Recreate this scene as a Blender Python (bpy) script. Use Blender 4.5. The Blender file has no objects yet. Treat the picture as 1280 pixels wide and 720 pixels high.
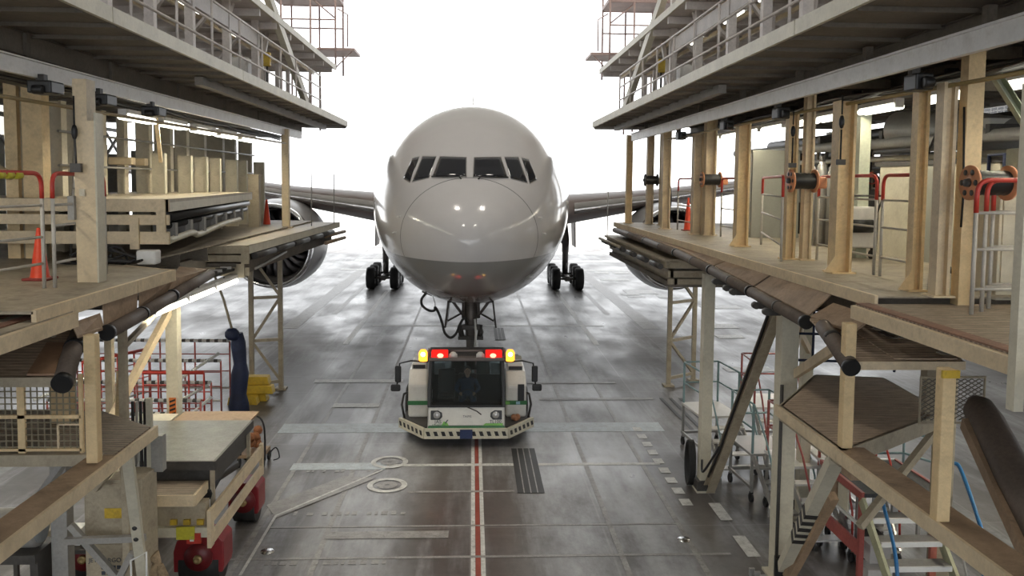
import bpy, bmesh, math, random
from mathutils import Vector, Matrix
from mathutils.bvhtree import BVHTree
random.seed(7)
SC = bpy.context.scene
COL = SC.collection
PI = math.pi
def R(a): return math.radians(a)

# ------------------------------------------------------------------ camera
F_PX, EYE = 1040.0, Vector((0.0, 0.0, 6.37))
cam = bpy.data.cameras.new('camera')
cam.sensor_width = 36.0
cam.lens = F_PX * 36.0 / 1280.0
cam.shift_y = -0.04594
cam.clip_end = 2000
CAM = bpy.data.objects.new('camera', cam)
COL.objects.link(CAM)
CM = Matrix.Rotation(R(-2.7294), 3, 'Z') @ Matrix.Rotation(R(86.0), 3, 'X') @ Matrix.Rotation(R(0.55), 3, 'Z')
CAM.matrix_world = Matrix.Translation(EYE) @ CM.to_4x4()
SC.camera = CAM

def at(u, v, X=None, Y=None, Z=None):
    """World point seen at photo pixel (u, v) on the given world plane."""
    d = CM @ Vector(((u - 640) / F_PX, -(v + 58.8 - 360) / F_PX, -1.0))
    if Y is not None: t = (Y - EYE.y) / d.y
    elif Z is not None: t = (Z - EYE.z) / d.z
    else: t = (X - EYE.x) / d.x
    return EYE + d * t

# ------------------------------------------------------------------ materials
def mat(name, col, rough=0.5, metal=0.0, var=0.12, scale=2.5, dirt=None, dirt_amt=0.5, bump=0.0, coat=0.0, stretch=None, spec=0.5):
    m = bpy.data.materials.new(name); m.use_nodes = True
    nt = m.node_tree; nt.nodes.clear()
    N = nt.nodes.new; L = nt.links.new
    out = N('ShaderNodeOutputMaterial'); b = N('ShaderNodeBsdfPrincipled')
    L(b.outputs[0], out.inputs[0])
    b.inputs['Roughness'].default_value = rough
    b.inputs['Metallic'].default_value = metal
    b.inputs['Coat Weight'].default_value = coat
    b.inputs['Specular IOR Level'].default_value = spec
    tc = N('ShaderNodeTexCoord'); mp = N('ShaderNodeMapping')
    L(tc.outputs['Object'], mp.inputs['Vector'])
    if stretch: mp.inputs['Scale'].default_value = stretch
    nz = N('ShaderNodeTexNoise'); nz.inputs['Scale'].default_value = scale; nz.inputs['Detail'].default_value = 5
    L(mp.outputs[0], nz.inputs['Vector'])
    rp = N('ShaderNodeValToRGB')
    c0 = [max(0, c * (1 - var)) for c in col]; c1 = [min(1, c * (1 + var)) for c in col]
    rp.color_ramp.elements[0].position = 0.3; rp.color_ramp.elements[0].color = (*c0, 1)
    rp.color_ramp.elements[1].position = 0.7; rp.color_ramp.elements[1].color = (*c1, 1)
    L(nz.outputs['Fac'], rp.inputs[0])
    src = rp.outputs[0]
    n3 = N('ShaderNodeTexNoise'); n3.inputs['Scale'].default_value = scale * 9; n3.inputs['Detail'].default_value = 6; n3.inputs['Roughness'].default_value = 0.7
    L(mp.outputs[0], n3.inputs['Vector'])
    r3 = N('ShaderNodeMapRange'); r3.inputs[1].default_value = 0.3; r3.inputs[2].default_value = 0.7; r3.inputs[3].default_value = 1 - var * 1.4; r3.inputs[4].default_value = 1 + var * 0.6
    L(n3.outputs['Fac'], r3.inputs[0])
    m3 = N('ShaderNodeMix'); m3.data_type = 'RGBA'; m3.blend_type = 'MULTIPLY'; m3.inputs[0].default_value = 1.0
    L(src, m3.inputs[6]); L(r3.outputs[0], m3.inputs[7]); src = m3.outputs[2]
    if dirt:
        n2 = N('ShaderNodeTexNoise'); n2.inputs['Scale'].default_value = scale * 2.3; n2.inputs['Detail'].default_value = 8; n2.inputs['Roughness'].default_value = 0.7
        L(mp.outputs[0], n2.inputs['Vector'])
        r2 = N('ShaderNodeValToRGB'); r2.color_ramp.elements[0].position = 0.5; r2.color_ramp.elements[1].position = 0.72
        r2.color_ramp.elements[0].color = (0, 0, 0, 1); r2.color_ramp.elements[1].color = (dirt_amt,) * 3 + (1,)
        L(n2.outputs['Fac'], r2.inputs[0])
        mx = N('ShaderNodeMix'); mx.data_type = 'RGBA'
        L(r2.outputs[0], mx.inputs[0]); L(src, mx.inputs[6]); mx.inputs[7].default_value = (*dirt, 1)
        src = mx.outputs[2]
    L(src, b.inputs['Base Color'])
    if bump:
        bp = N('ShaderNodeBump'); bp.inputs['Strength'].default_value = bump; bp.inputs['Distance'].default_value = 0.01
        L(nz.outputs['Fac'], bp.inputs['Height']); L(bp.outputs[0], b.inputs['Normal'])
    return m

def ribbed(m, pitch, dark=0.55, axis='Y'):
    """Grating bars: a regular bar pattern multiplied into the plate colour."""
    nt = m.node_tree; N = nt.nodes.new; L = nt.links.new
    b = [n for n in nt.nodes if n.type == 'BSDF_PRINCIPLED'][0]; src = b.inputs['Base Color'].links[0].from_socket
    tc = N('ShaderNodeTexCoord'); w = N('ShaderNodeTexWave'); w.wave_type = 'BANDS'; w.bands_direction = axis
    w.inputs['Scale'].default_value = 0.314 / pitch; w.inputs['Distortion'].default_value = 0.3
    L(tc.outputs['Object'], w.inputs['Vector'])
    r = N('ShaderNodeMapRange'); r.inputs[3].default_value = dark; r.inputs[4].default_value = 1.15; L(w.outputs['Fac'], r.inputs[0])
    x = N('ShaderNodeMix'); x.data_type = 'RGBA'; x.blend_type = 'MULTIPLY'; x.inputs[0].default_value = 1.0
    L(src, x.inputs[6]); L(r.outputs[0], x.inputs[7]); L(x.outputs[2], b.inputs['Base Color'])
def emit(name, col, st):
    m = bpy.data.materials.new(name); m.use_nodes = True
    nt = m.node_tree; nt.nodes.clear()
    o = nt.nodes.new('ShaderNodeOutputMaterial'); e = nt.nodes.new('ShaderNodeEmission')
    e.inputs[0].default_value = (*col, 1); e.inputs[1].default_value = st
    nt.links.new(e.outputs[0], o.inputs[0]); return m

def glass(name, col=(0.8, 0.85, 0.85), rough=0.02, alpha=0.25):
    m = bpy.data.materials.new(name); m.use_nodes = True
    nt = m.node_tree; nt.nodes.clear(); N = nt.nodes.new; L = nt.links.new
    o = N('ShaderNodeOutputMaterial'); mx = N('ShaderNodeMixShader'); t = N('ShaderNodeBsdfTransparent'); g = N('ShaderNodeBsdfGlossy'); fr = N('ShaderNodeFresnel')
    fr.inputs[0].default_value = 1.5
    t.inputs[0].default_value = (*col, 1); g.inputs['Roughness'].default_value = rough
    L(fr.outputs[0], mx.inputs[0]); L(t.outputs[0], mx.inputs[1]); L(g.outputs[0], mx.inputs[2]); L(mx.outputs[0], o.inputs[0])
    return m

def grating(name, col, pitch=0.04, gap=0.5, rough=0.6, diamond=False, axes=('X', 'Y')):
    """Open mesh: real see-through holes by alpha (expanded metal, woven wire)."""
    m = bpy.data.materials.new(name); m.use_nodes = True
    nt = m.node_tree; nt.nodes.clear(); N = nt.nodes.new; L = nt.links.new
    o = N('ShaderNodeOutputMaterial'); b = N('ShaderNodeBsdfPrincipled'); t = N('ShaderNodeBsdfTransparent'); mx = N('ShaderNodeMixShader')
    b.inputs['Base Color'].default_value = (*col, 1); b.inputs['Roughness'].default_value = rough
    tc = N('ShaderNodeTexCoord'); sp = N('ShaderNodeSeparateXYZ'); L(tc.outputs['Object'], sp.inputs[0])
    def M(op, a, bb=None):
        n = N('ShaderNodeMath'); n.operation = op
        for i, x in enumerate((a, bb)):
            if x is None: continue
            if isinstance(x, (int, float)): n.inputs[i].default_value = x
            else: L(x, n.inputs[i])
        return n.outputs[0]
    A, B = sp.outputs[axes[0]], sp.outputs[axes[1]]
    if diamond: A, B = M('ADD', M('MULTIPLY', A, 0.6), B), M('SUBTRACT', M('MULTIPLY', A, 0.6), B)
    def bar(x): return M('GREATER_THAN', M('FRACT', M('ABSOLUTE', M('DIVIDE', x, pitch))), gap)
    f = M('MAXIMUM', bar(A), bar(B))
    L(f, mx.inputs[0]); L(t.outputs[0], mx.inputs[1]); L(b.outputs[0], mx.inputs[2]); L(mx.outputs[0], o.inputs[0])
    return m

# ------------------------------------------------------------------ mesh builder
class MB:
    def __init__(s): s.v = []; s.f = []; s.sm = []
    def add(s, vs, fs, smooth=False):
        n = len(s.v); s.v += [Vector(x) for x in vs]
        s.f += [tuple(i + n for i in f) for f in fs]; s.sm += [smooth] * len(fs); return s
    def hexa(s, p):   # 8 points: bottom ring 0-3, top ring 4-7
        return s.add(p, [(3, 2, 1, 0), (4, 5, 6, 7), (0, 1, 5, 4), (1, 2, 6, 5), (2, 3, 7, 6), (3, 0, 4, 7)])
    def box(s, c, d, rz=0.0, m=None):
        x, y, z = d[0] / 2, d[1] / 2, d[2] / 2
        P = [Vector(q) for q in [(-x, -y, -z), (x, -y, -z), (x, y, -z), (-x, y, -z), (-x, -y, z), (x, -y, z), (x, y, z), (-x, y, z)]]
        M = Matrix.Rotation(rz, 3, 'Z') if m is None else m
        return s.hexa([M @ q + Vector(c) for q in P])
    def span(s, a, b):   # box between two opposite corners
        a, b = Vector(a), Vector(b)
        lo = Vector(map(min, a, b)); hi = Vector(map(max, a, b))
        return s.box((lo + hi) / 2, hi - lo)
    @staticmethod
    def frame(p, q, up=None):
        d = (Vector(q) - Vector(p)).normalized()
        u = Vector(up) if up is not None else (Vector((0, 0, 1)) if abs(d.z) < 0.95 else Vector((0, 1, 0)))
        x = d.cross(u).normalized(); u = x.cross(d).normalized()
        return d, x, u
    def beam(s, p, q, w, h, up=None):
        d, x, u = s.frame(p, q, up); p, q = Vector(p), Vector(q)
        x = x * w / 2; u = u * h / 2
        return s.hexa([p - x - u, p + x - u, p + x + u, p - x + u, q - x - u, q + x - u, q + x + u, q - x + u])
    def ibeam(s, p, q, w, h, t=0.012, up=None):
        d, x, u = s.frame(p, q, up); p, q = Vector(p), Vector(q)
        for k in (-1, 1):
            o = u * (k * (h / 2 - t / 2)); s.beam(p + o, q + o, w, t, up)
        return s.beam(p, q, t, h - 2 * t, up)
    def channel(s, p, q, w, h, t=0.012, up=None, side=1):
        d, x, u = s.frame(p, q, up); p, q = Vector(p), Vector(q)
        for k in (-1, 1):
            o = u * (k * (h / 2 - t / 2)); s.beam(p + o, q + o, w, t, up)
        o = x * (side * (w / 2 - t / 2)); return s.beam(p + o, q + o, t, h - 2 * t, up)
    def tube(s, pts, r, seg=8, closed=False, cap=True):
        pts = [Vector(p) for p in pts]; n = len(pts); rings = []
        rr = r if isinstance(r, (list, tuple)) else [r] * n
        px = None
        for i, p in enumerate(pts):
            if closed: d = pts[(i + 1) % n] - pts[i - 1]
            else: d = pts[min(i + 1, n - 1)] - pts[max(i - 1, 0)]
            d.normalize()
            if px is None: _, x, u = s.frame(p, p + d)
            else:
                x = px - d * px.dot(d)
                if x.length < 1e-4: _, x, u = s.frame(p, p + d)
                x.normalize(); u = x.cross(d)
            px = x
            rings.append([p + (x * math.cos(2 * PI * k / seg) + u * math.sin(2 * PI * k / seg)) * rr[i] for k in range(seg)])
        vs = [v for r_ in rings for v in r_]; fs = []
        for i in range(n if closed else n - 1):
            j = (i + 1) % n
            for k in range(seg):
                l = (k + 1) % seg
                fs.append((i * seg + k, i * seg + l, j * seg + l, j * seg + k))
        s.add(vs, fs, True)
        if cap and not closed:
            s.add(rings[0], [tuple(range(seg))[::-1]]); s.add(rings[-1], [tuple(range(seg))])
        return s
    def cyl(s, p, q, r, seg=16): return s.tube([p, q], r, seg)
    def lathe(s, prof, o, axis, seg=32, smooth=True):   # prof: (distance along axis, radius)
        o = Vector(o); d, x, u = s.frame(o, o + Vector(axis)); n = len(prof); vs = []
        for a, r in prof:
            for k in range(seg):
                t = 2 * PI * k / seg; vs.append(o + d * a + (x * math.cos(t) + u * math.sin(t)) * r)
        fs = [(i * seg + k, i * seg + (k + 1) % seg, (i + 1) * seg + (k + 1) % seg, (i + 1) * seg + k) for i in range(n - 1) for k in range(seg)]
        return s.add(vs, fs, smooth)
    def prism(s, poly, ext):   # polygon of 3D points pushed along ext
        e = Vector(ext); P = [Vector(p) for p in poly]; n = len(P)
        fs = [tuple(range(n))[::-1], tuple(range(n, 2 * n))] + [(i, (i + 1) % n, n + (i + 1) % n, n + i) for i in range(n)]
        return s.add(P + [p + e for p in P], fs)
    def plate(s, poly, t): return s.prism(poly, (0, 0, -t))
    def ball(s, c, r, seg=12, sc=(1, 1, 1)):
        c = Vector(c); vs = []; fs = []; m = seg // 2
        for i in range(m + 1):
            a = PI * i / m
            for k in range(seg):
                t = 2 * PI * k / seg
                vs.append(c + Vector((math.sin(a) * math.cos(t) * sc[0], math.sin(a) * math.sin(t) * sc[1], math.cos(a) * sc[2])) * r)
        for i in range(m):
            for k in range(seg):
                l = (k + 1) % seg; fs.append((i * seg + k, (i + 1) * seg + k, (i + 1) * seg + l, i * seg + l))
        return s.add(vs, fs, True)
    def build(s, name, m, parent=None, bevel=0.0, base=None):
        """Link as ONE mesh object. The points are world points when the parents sit unrotated; they are stored relative to the parent (or to base)."""
        off = Vector(base) if base is not None else Vector((0, 0, 0))
        p = parent
        while p is not None: off = off + p.location; p = p.parent
        me = bpy.data.meshes.new(name)
        me.from_pydata([v - off for v in s.v], [], s.f)
        me.polygons.foreach_set('use_smooth', s.sm)
        bm = bmesh.new(); bm.from_mesh(me)
        bmesh.ops.remove_doubles(bm, verts=bm.verts, dist=1e-6) if any(s.sm) else None
        bmesh.ops.recalc_face_normals(bm, faces=bm.faces); bm.to_mesh(me); bm.free()
        for mm in (m if isinstance(m, (list, tuple)) else [m]): me.materials.append(mm)
        o = bpy.data.objects.new(name, me); COL.objects.link(o)
        if parent is not None: o.parent = parent
        if base is not None and parent is None: o.location = Vector(base)
        if bevel:
            b = o.modifiers.new('edges', 'BEVEL'); b.width = bevel; b.segments = 2; b.limit_method = 'ANGLE'; b.angle_limit = R(40)
        return o

def tag(o, label, cat, group=None, kind=None):
    if label: o['label'] = label
    if cat: o['category'] = cat
    if group: o['group'] = group
    if kind: o['kind'] = kind
    return o
def thing(name, label, cat, loc=(0, 0, 0), group=None):
    o = bpy.data.objects.new(name, None); o.empty_display_size = 0.2; COL.objects.link(o); o.location = loc
    return tag(o, label, cat, group)
def one(mb, name, m, label, cat, group=None, bevel=0.0):
    """A thing that is a single mesh, its origin at the middle of its base."""
    lo = Vector((min(v.x for v in mb.v), min(v.y for v in mb.v), min(v.z for v in mb.v)))
    hi = Vector((max(v.x for v in mb.v), max(v.y for v in mb.v), max(v.z for v in mb.v)))
    return tag(mb.build(name, m, None, bevel, ((lo.x + hi.x) / 2, (lo.y + hi.y) / 2, lo.z)), label, cat, group)
def struct(mb, name, m, parent=None):
    o = mb.build(name, m, parent); o['kind'] = 'structure'; return o
def kids(o): return [c for c in bpy.data.objects if c.parent == o]
def copy_tree(o, loc=None, label=None, rz=None, parent=None):
    c = o.copy(); COL.objects.link(c); c.parent = parent
    if loc is not None: c.location = loc
    if rz is not None: c.rotation_euler = (0, 0, rz)
    if label: c['label'] = label
    for ch in kids(o): copy_tree(ch, parent=c)
    return c
def smooth_path(pts, n=8):
    P = [Vector(p) for p in pts]; out = []
    for i in range(len(P) - 1):
        a = P[max(i - 1, 0)]; b = P[i]; c = P[i + 1]; d = P[min(i + 2, len(P) - 1)]
        for k in range(n):
            t = k / n
            out.append(0.5 * ((2 * b) + (c - a) * t + (2 * a - 5 * b + 4 * c - d) * t * t + (3 * b - a - 3 * c + d) * t ** 3))
    return out + [P[-1]]
def bend(a, b, c, r=0.12, n=5):
    """Corner b of a pipe rounded off: the points of the bend."""
    a, b, c = Vector(a), Vector(b), Vector(c)
    p = b + (a - b).normalized() * r; q = b + (c - b).normalized() * r
    return [(p * (1 - t) + b * t) * (1 - t) + (b * (1 - t) + q * t) * t for t in [i / n for i in range(n + 1)]]

# ------------------------------------------------------------------ palette
CREAM = mat('cream_paint', (0.70, 0.57, 0.38), 0.5, var=0.1, dirt=(0.25, 0.18, 0.1), dirt_amt=0.35)
CREAM_Y = mat('yellowed_cream_paint', (0.76, 0.575, 0.32), 0.5, var=0.1, dirt=(0.28, 0.18, 0.09), dirt_amt=0.35)
CREAM_W = mat('pale_cream_paint', (0.62, 0.58, 0.46), 0.5, var=0.08, dirt=(0.3, 0.25, 0.18), dirt_amt=0.3)
BEIGE = mat('beige_steel', (0.42, 0.36, 0.26), 0.55, var=0.12, dirt=(0.16, 0.12, 0.09), dirt_amt=0.5)
GREYP = mat('pale_grey_paint', (0.70, 0.68, 0.65), 0.45, var=0.06)
RAILW = mat('white_rail_paint', (0.84, 0.83, 0.81), 0.4, var=0.05, dirt=(0.4, 0.36, 0.3), dirt_amt=0.3)
GREY = mat('grey_steel', (0.32, 0.31, 0.29), 0.5, var=0.12)
DARK = mat('dark_steel', (0.07, 0.065, 0.06), 0.5, var=0.2)
DECK = mat('worn_deck_plate', (0.36, 0.31, 0.235), 0.6, var=0.2, dirt=(0.11, 0.09, 0.07), dirt_amt=0.7, scale=1.4)
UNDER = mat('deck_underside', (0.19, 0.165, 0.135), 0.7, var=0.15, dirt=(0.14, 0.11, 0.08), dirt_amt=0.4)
FLAP = mat('worn_brown_plate', (0.36, 0.25, 0.16), 0.55, var=0.18, dirt=(0.10, 0.065, 0.04), dirt_amt=0.6, scale=1.8)
ROLL = mat('dark_brown_pipe', (0.13, 0.10, 0.08), 0.6, var=0.2)
RUBBER = mat('black_rubber', (0.02, 0.02, 0.02), 0.6, var=0.2)
BLACK = mat('black_plastic', (0.015, 0.015, 0.016), 0.4)
REDP = mat('red_paint', (0.50, 0.045, 0.03), 0.4, var=0.1)
ORANGE = mat('orange_red_plastic', (0.75, 0.07, 0.025), 0.4, var=0.08)
REEL = mat('orange_reel_paint', (0.72, 0.31, 0.15), 0.4, var=0.1)
WHITE = mat('white_paint', (0.78, 0.78, 0.76), 0.35, var=0.04)
YELLOW = mat('yellow_paint', (0.62, 0.42, 0.04), 0.5, var=0.15, dirt=(0.2, 0.13, 0.03), dirt_amt=0.6)
BLUEP = mat('blue_paint', (0.03, 0.16, 0.42), 0.4)
NAVY = mat('navy_cover', (0.012, 0.02, 0.06), 0.6, var=0.3)
TUBE_ON = emit('lit_fluorescent_tube', (1.0, 0.97, 0.82), 4.0)
# ------------------------------------------------------------------ light, sky, hangar shell
W = bpy.data.worlds.new('sky'); SC.world = W; W.use_nodes = True
bg = W.node_tree.nodes['Background']; bg.inputs[0].default_value = (0.96, 0.98, 1.0, 1); bg.inputs[1].default_value = 2.6
SC.view_settings.view_transform = 'Standard'; SC.view_settings.look = 'None'
SC.view_settings.gamma = 1.0; SC.view_settings.use_curve_mapping = False
SC.view_settings.exposure = 0.25
sun = bpy.data.lights.new('sun', 'SUN'); sun.energy = 5.0; sun.angle = R(1.0); sun.color = (1, 0.96, 0.9)
so = bpy.data.objects.new('sun', sun); COL.objects.link(so)
so.rotation_euler = Vector((-0.45, -0.28, -1.0)).to_track_quat('-Z', 'Y').to_euler()

def floor_material(name, inside=True):
    m = bpy.data.materials.new(name); m.use_nodes = True
    nt = m.node_tree; nt.nodes.clear(); N = nt.nodes.new; L = nt.links.new
    o = N('ShaderNodeOutputMaterial'); b = N('ShaderNodeBsdfPrincipled'); L(b.outputs[0], o.inputs[0])
    tc = N('ShaderNodeTexCoord')
    def noise(scale, sx, sy, det=6, ro=0.6, off=0.0):
        mp = N('ShaderNodeMapping'); mp.inputs['Scale'].default_value = (sx, sy, 1); mp.inputs['Location'].default_value = (off, off * 2, 0)
        L(tc.outputs['Object'], mp.inputs[0])
        n = N('ShaderNodeTexNoise'); n.inputs['Scale'].default_value = scale; n.inputs['Detail'].default_value = det; n.inputs['Roughness'].default_value = ro
        L(mp.outputs[0], n.inputs['Vector']); return n.outputs['Fac']
    def ramp(x, p0, p1, c0, c1):
        r = N('ShaderNodeValToRGB'); r.color_ramp.elements[0].position = p0; r.color_ramp.elements[1].position = p1
        r.color_ramp.elements[0].color = (*c0, 1); r.color_ramp.elements[1].color = (*c1, 1); L(x, r.inputs[0]); return r.outputs[0]
    def mix(f, a, c, t='MIX'):
        x = N('ShaderNodeMix'); x.data_type = 'RGBA'; x.blend_type = t
        if isinstance(f, float): x.inputs[0].default_value = f
        else: L(f, x.inputs[0])
        L(a, x.inputs[6])
        if isinstance(c, tuple): x.inputs[7].default_value = (*c, 1)
        else: L(c, x.inputs[7])
        return x.outputs[2]
    base = ramp(noise(0.35, 1, 0.6), 0.32, 0.68, (0.058, 0.050, 0.047), (0.16, 0.147, 0.14))
    streak = ramp(noise(0.9, 1.0, 0.12, 7, 0.65, 3.0), 0.50, 0.66, (0, 0, 0), (0.85, 0.85, 0.85))
    c = mix(streak, base, (0.35, 0.355, 0.365))
    cross = ramp(noise(0.7, 0.10, 1.0, 6, 0.6, 9.0), 0.55, 0.75, (0, 0, 0), (0.45, 0.45, 0.45))
    c = mix(cross, c, (0.37, 0.375, 0.385))
    fine = ramp(noise(5.0, 1, 1, 8, 0.75, 1.0), 0.45, 0.7, (0, 0, 0), (0.5, 0.5, 0.5))
    c = mix(fine, c, (0.06, 0.055, 0.05))
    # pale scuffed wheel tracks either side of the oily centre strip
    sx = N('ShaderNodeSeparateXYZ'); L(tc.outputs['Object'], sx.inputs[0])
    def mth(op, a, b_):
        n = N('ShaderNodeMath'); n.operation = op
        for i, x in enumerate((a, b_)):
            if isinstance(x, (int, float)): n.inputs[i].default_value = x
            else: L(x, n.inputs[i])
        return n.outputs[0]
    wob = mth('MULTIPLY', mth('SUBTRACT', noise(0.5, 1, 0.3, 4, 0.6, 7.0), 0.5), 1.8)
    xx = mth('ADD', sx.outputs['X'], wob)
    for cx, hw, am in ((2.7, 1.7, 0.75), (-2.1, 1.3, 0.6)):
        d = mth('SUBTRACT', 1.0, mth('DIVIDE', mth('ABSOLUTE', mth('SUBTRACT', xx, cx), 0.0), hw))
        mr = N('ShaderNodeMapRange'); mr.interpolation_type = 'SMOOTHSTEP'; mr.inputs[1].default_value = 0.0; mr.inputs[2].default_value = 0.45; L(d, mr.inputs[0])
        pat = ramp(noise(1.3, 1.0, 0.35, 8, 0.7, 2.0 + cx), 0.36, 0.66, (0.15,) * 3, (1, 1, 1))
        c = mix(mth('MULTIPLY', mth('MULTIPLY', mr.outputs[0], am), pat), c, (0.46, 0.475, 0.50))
    oil = N('ShaderNodeMapRange'); oil.inputs[1].default_value = 0.9; oil.inputs[2].default_value = 0.3; L(mth('ABSOLUTE', xx, 0.0), oil.inputs[0])
    c = mix(mth('MULTIPLY', oil.outputs[0], 0.45), c, (0.075, 0.058, 0.054))
    # slab joints
    br = N('ShaderNodeTexBrick'); br.offset = 0.0; br.inputs['Scale'].default_value = 1.0
    br.inputs['Mortar Size'].default_value = 0.02; br.inputs['Brick Width'].default_value = 2.45; br.inputs['Row Height'].default_value = 5.0
    L(tc.outputs['Object'], br.inputs['Vector'])
    jf = N('ShaderNodeMath'); jf.operation = 'MULTIPLY'; L(br.outputs['Fac'], jf.inputs[0]); jf.inputs[1].default_value = 0.2
    c = mix(jf.outputs[0], c, (0.42, 0.41, 0.40))
    L(c, b.inputs['Base Color'])
    rr = ramp(noise(0.6, 1, 0.5, 5, 0.6, 5.0), 0.3, 0.7, (0.26, 0.26, 0.26), (0.50, 0.50, 0.50))
    L(rr, b.inputs['Roughness'])
    bp = N('ShaderNodeBump'); bp.inputs['Strength'].default_value = 0.12; bp.inputs['Distance'].default_value = 0.02
    L(noise(6.0, 1, 1, 6), bp.inputs['Height']); L(bp.outputs[0], b.inputs['Normal'])
    return m
HX, Y0, DOOR_Y, ROOF = 44.0, -16.0, 82.0, 27.0
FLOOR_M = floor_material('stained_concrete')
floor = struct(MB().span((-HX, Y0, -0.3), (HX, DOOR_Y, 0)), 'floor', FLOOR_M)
APRON = mat('apron_concrete', (0.62, 0.61, 0.59), 0.8, var=0.08, scale=0.2)
struct(MB().span((-400, DOOR_Y, -0.32), (400, 700, -0.02)), 'ground', APRON)
WALLM = mat('hangar_wall_sheet', (0.46, 0.45, 0.42), 0.7, var=0.06)
WZ = ((0.9, 4.6), (5.6, 8.4), (9.6, 13.2)); WY = [(y, y + 6.4) for y in (2, 10, 18, 26, 34, 42, 50, 58, 66)]
for nm, sx in (('wall_west', -1), ('wall_east', 1)):
    w = MB(); a, b = sx * HX, sx * (HX + 0.3)
    for z0, z1 in ((-0.3, WZ[0][0]), (WZ[0][1], WZ[1][0]), (WZ[1][1], WZ[2][0]), (WZ[2][1], ROOF)): w.span((a, Y0, z0), (b, DOOR_Y, z1))
    for z0, z1 in WZ:
        ys = [Y0] + [q for p in WY for q in p] + [DOOR_Y]
        for k in range(0, len(ys), 2): w.span((a, ys[k], z0), (b, ys[k + 1], z1))
    struct(w, nm, WALLM)
REAR_FILL_WIN = [(-22.4 + k * 9.0, -22.4 + k * 9.0 + 8.6) for k in range(5)]; RZ = (1.5, 14.5)  # unseen rear windows, added to light posts and docks from behind the camera
w = MB()
for z0, z1 in ((-0.3, RZ[0]), (RZ[1], ROOF)): w.span((-HX, Y0 - 0.3, z0), (HX, Y0, z1))
xs = [-HX] + [q for p in REAR_FILL_WIN for q in p] + [HX]
for k in range(0, len(xs), 2): w.span((xs[k], Y0 - 0.3, RZ[0]), (xs[k + 1], Y0, RZ[1]))
struct(w, 'wall_rear', WALLM)
GLW = glass('hangar_window_glass', (0.95, 0.96, 0.97), 0.05)
for i, (x0, x1) in enumerate(REAR_FILL_WIN):
    y = Y0 - 0.15
    w = struct(MB().span((x0, y - 0.04, RZ[0]), (x1, y + 0.04, RZ[0] + 0.12)).span((x0, y - 0.04, RZ[1] - 0.12), (x1, y + 0.04, RZ[1])).span((x0, y - 0.04, RZ[0]), (x0 + 0.12, y + 0.04, RZ[1])).span((x1 - 0.12, y - 0.04, RZ[0]), (x1, y + 0.04, RZ[1])), 'window_%d' % (101 + i), GREY)
    b = MB()
    for k in range(1, 6): b.span((x0 + k * 8.6 / 6 - 0.04, y - 0.03, RZ[0]), (x0 + k * 8.6 / 6 + 0.04, y + 0.03, RZ[1]))
    for k in range(1, 7): b.span((x0, y - 0.03, RZ[0] + k * 13 / 7 - 0.04), (x1, y + 0.03, RZ[0] + k * 13 / 7 + 0.04))
    struct(b, 'window_bars', GREY, w); struct(MB().span((x0, y - 0.006, RZ[0]), (x1, y + 0.006, RZ[1])), 'window_pane', GLW, w)
struct(MB().span((-HX, Y0, ROOF), (HX, DOOR_Y, ROOF + 0.4)), 'ceiling', WALLM)
# floor paint
PAINT_W = mat('worn_white_floor_paint', (0.62, 0.62, 0.60), 0.45, var=0.15, scale=4, dirt=(0.2, 0.19, 0.18), dirt_amt=0.75)
PAINT_P = mat('faded_floor_paint', (0.31, 0.30, 0.29), 0.45, var=0.2, scale=4, dirt=(0.13, 0.12, 0.11), dirt_amt=0.8)
PAINT_R = mat('red_floor_paint', (0.30, 0.06, 0.04), 0.45, var=0.15)
PAINT_B = mat('pale_blue_floor_paint', (0.50, 0.56, 0.60), 0.45, var=0.15, scale=4, dirt=(0.22, 0.22, 0.22), dirt_amt=0.6)
PAINT_K = mat('black_drain_grate', (0.03, 0.03, 0.03), 0.5)
FZ = [0.004]
def paint(name, poly, m):
    FZ[0] += 0.0001
    mb = MB(); mb.plate([(x, y, FZ[0]) for x, y in poly], 0.003)
    return struct(mb, name, m, floor)
def fline(name, a, b, w, m):
    a, b = Vector((*a, 0)), Vector((*b, 0)); d = (b - a).normalized(); n = Vector((-d.y, d.x, 0)) * w / 2
    return paint(name, [(a + n)[:2], (a - n)[:2], (b - n)[:2], (b + n)[:2]], m)
def rect(name, x0, y0, x1, y1, m): return paint(name, [(x0, y0), (x1, y0), (x1, y1), (x0, y1)], m)
def G(u, v): return at(u, v, Z=0)[:2]
# centre line: white, red, white
for dx, w, m in ((-0.085, 0.075, PAINT_W), (0.085, 0.075, PAINT_W), (0.0, 0.085, PAINT_R)):
    rect('centre_line', 0.13 + dx - w / 2, 8, 0.13 + dx + w / 2, 38, m)
# guide lines either side, dashed in the distance
for sx in (-1, 1):
    rect('guide_line', sx * 4.95 - 0.11, 32.4, sx * 4.95 + 0.11, 48.5, PAINT_W)
    rect('guide_line', sx * 7.9 - 0.35, 36, sx * 7.9 + 0.35, 80, PAINT_P)
    rect('guide_line', sx * 6.6 - 0.12, 40, sx * 6.6 + 0.12, 80, PAINT_P)
    rect('guide_line', sx * 2.6 - 0.05, 9, sx * 2.6 + 0.05, 60, PAINT_P)
    rect('guide_line', sx * 3.9 - 0.05, 9, sx * 3.9 + 0.05, 30, PAINT_P)
rect('cross_line', -4.4, 36.6, 5.9, 36.85, PAINT_W)
rect('cross_line', -9.5, 60.0, 12, 60.9, PAINT_W)
rect('cross_line', -9.5, 66.5, 12, 68.5, PAINT_W)
rect('cross_line', -9.5, 74.0, 14, 76.5, PAINT_W)
rect('cross_band', -4.9, 20.9, 5.0, 21.7, PAINT_B)
rect('cross_line', -0.2, 18.35, 4.3, 18.5, PAINT_W); rect('cross_line', -3.0, 18.35, 0.0, 18.5, PAINT_W)
rect('cross_band', -4.0, 18.15, -1.9, 18.6, PAINT_B)
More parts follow.
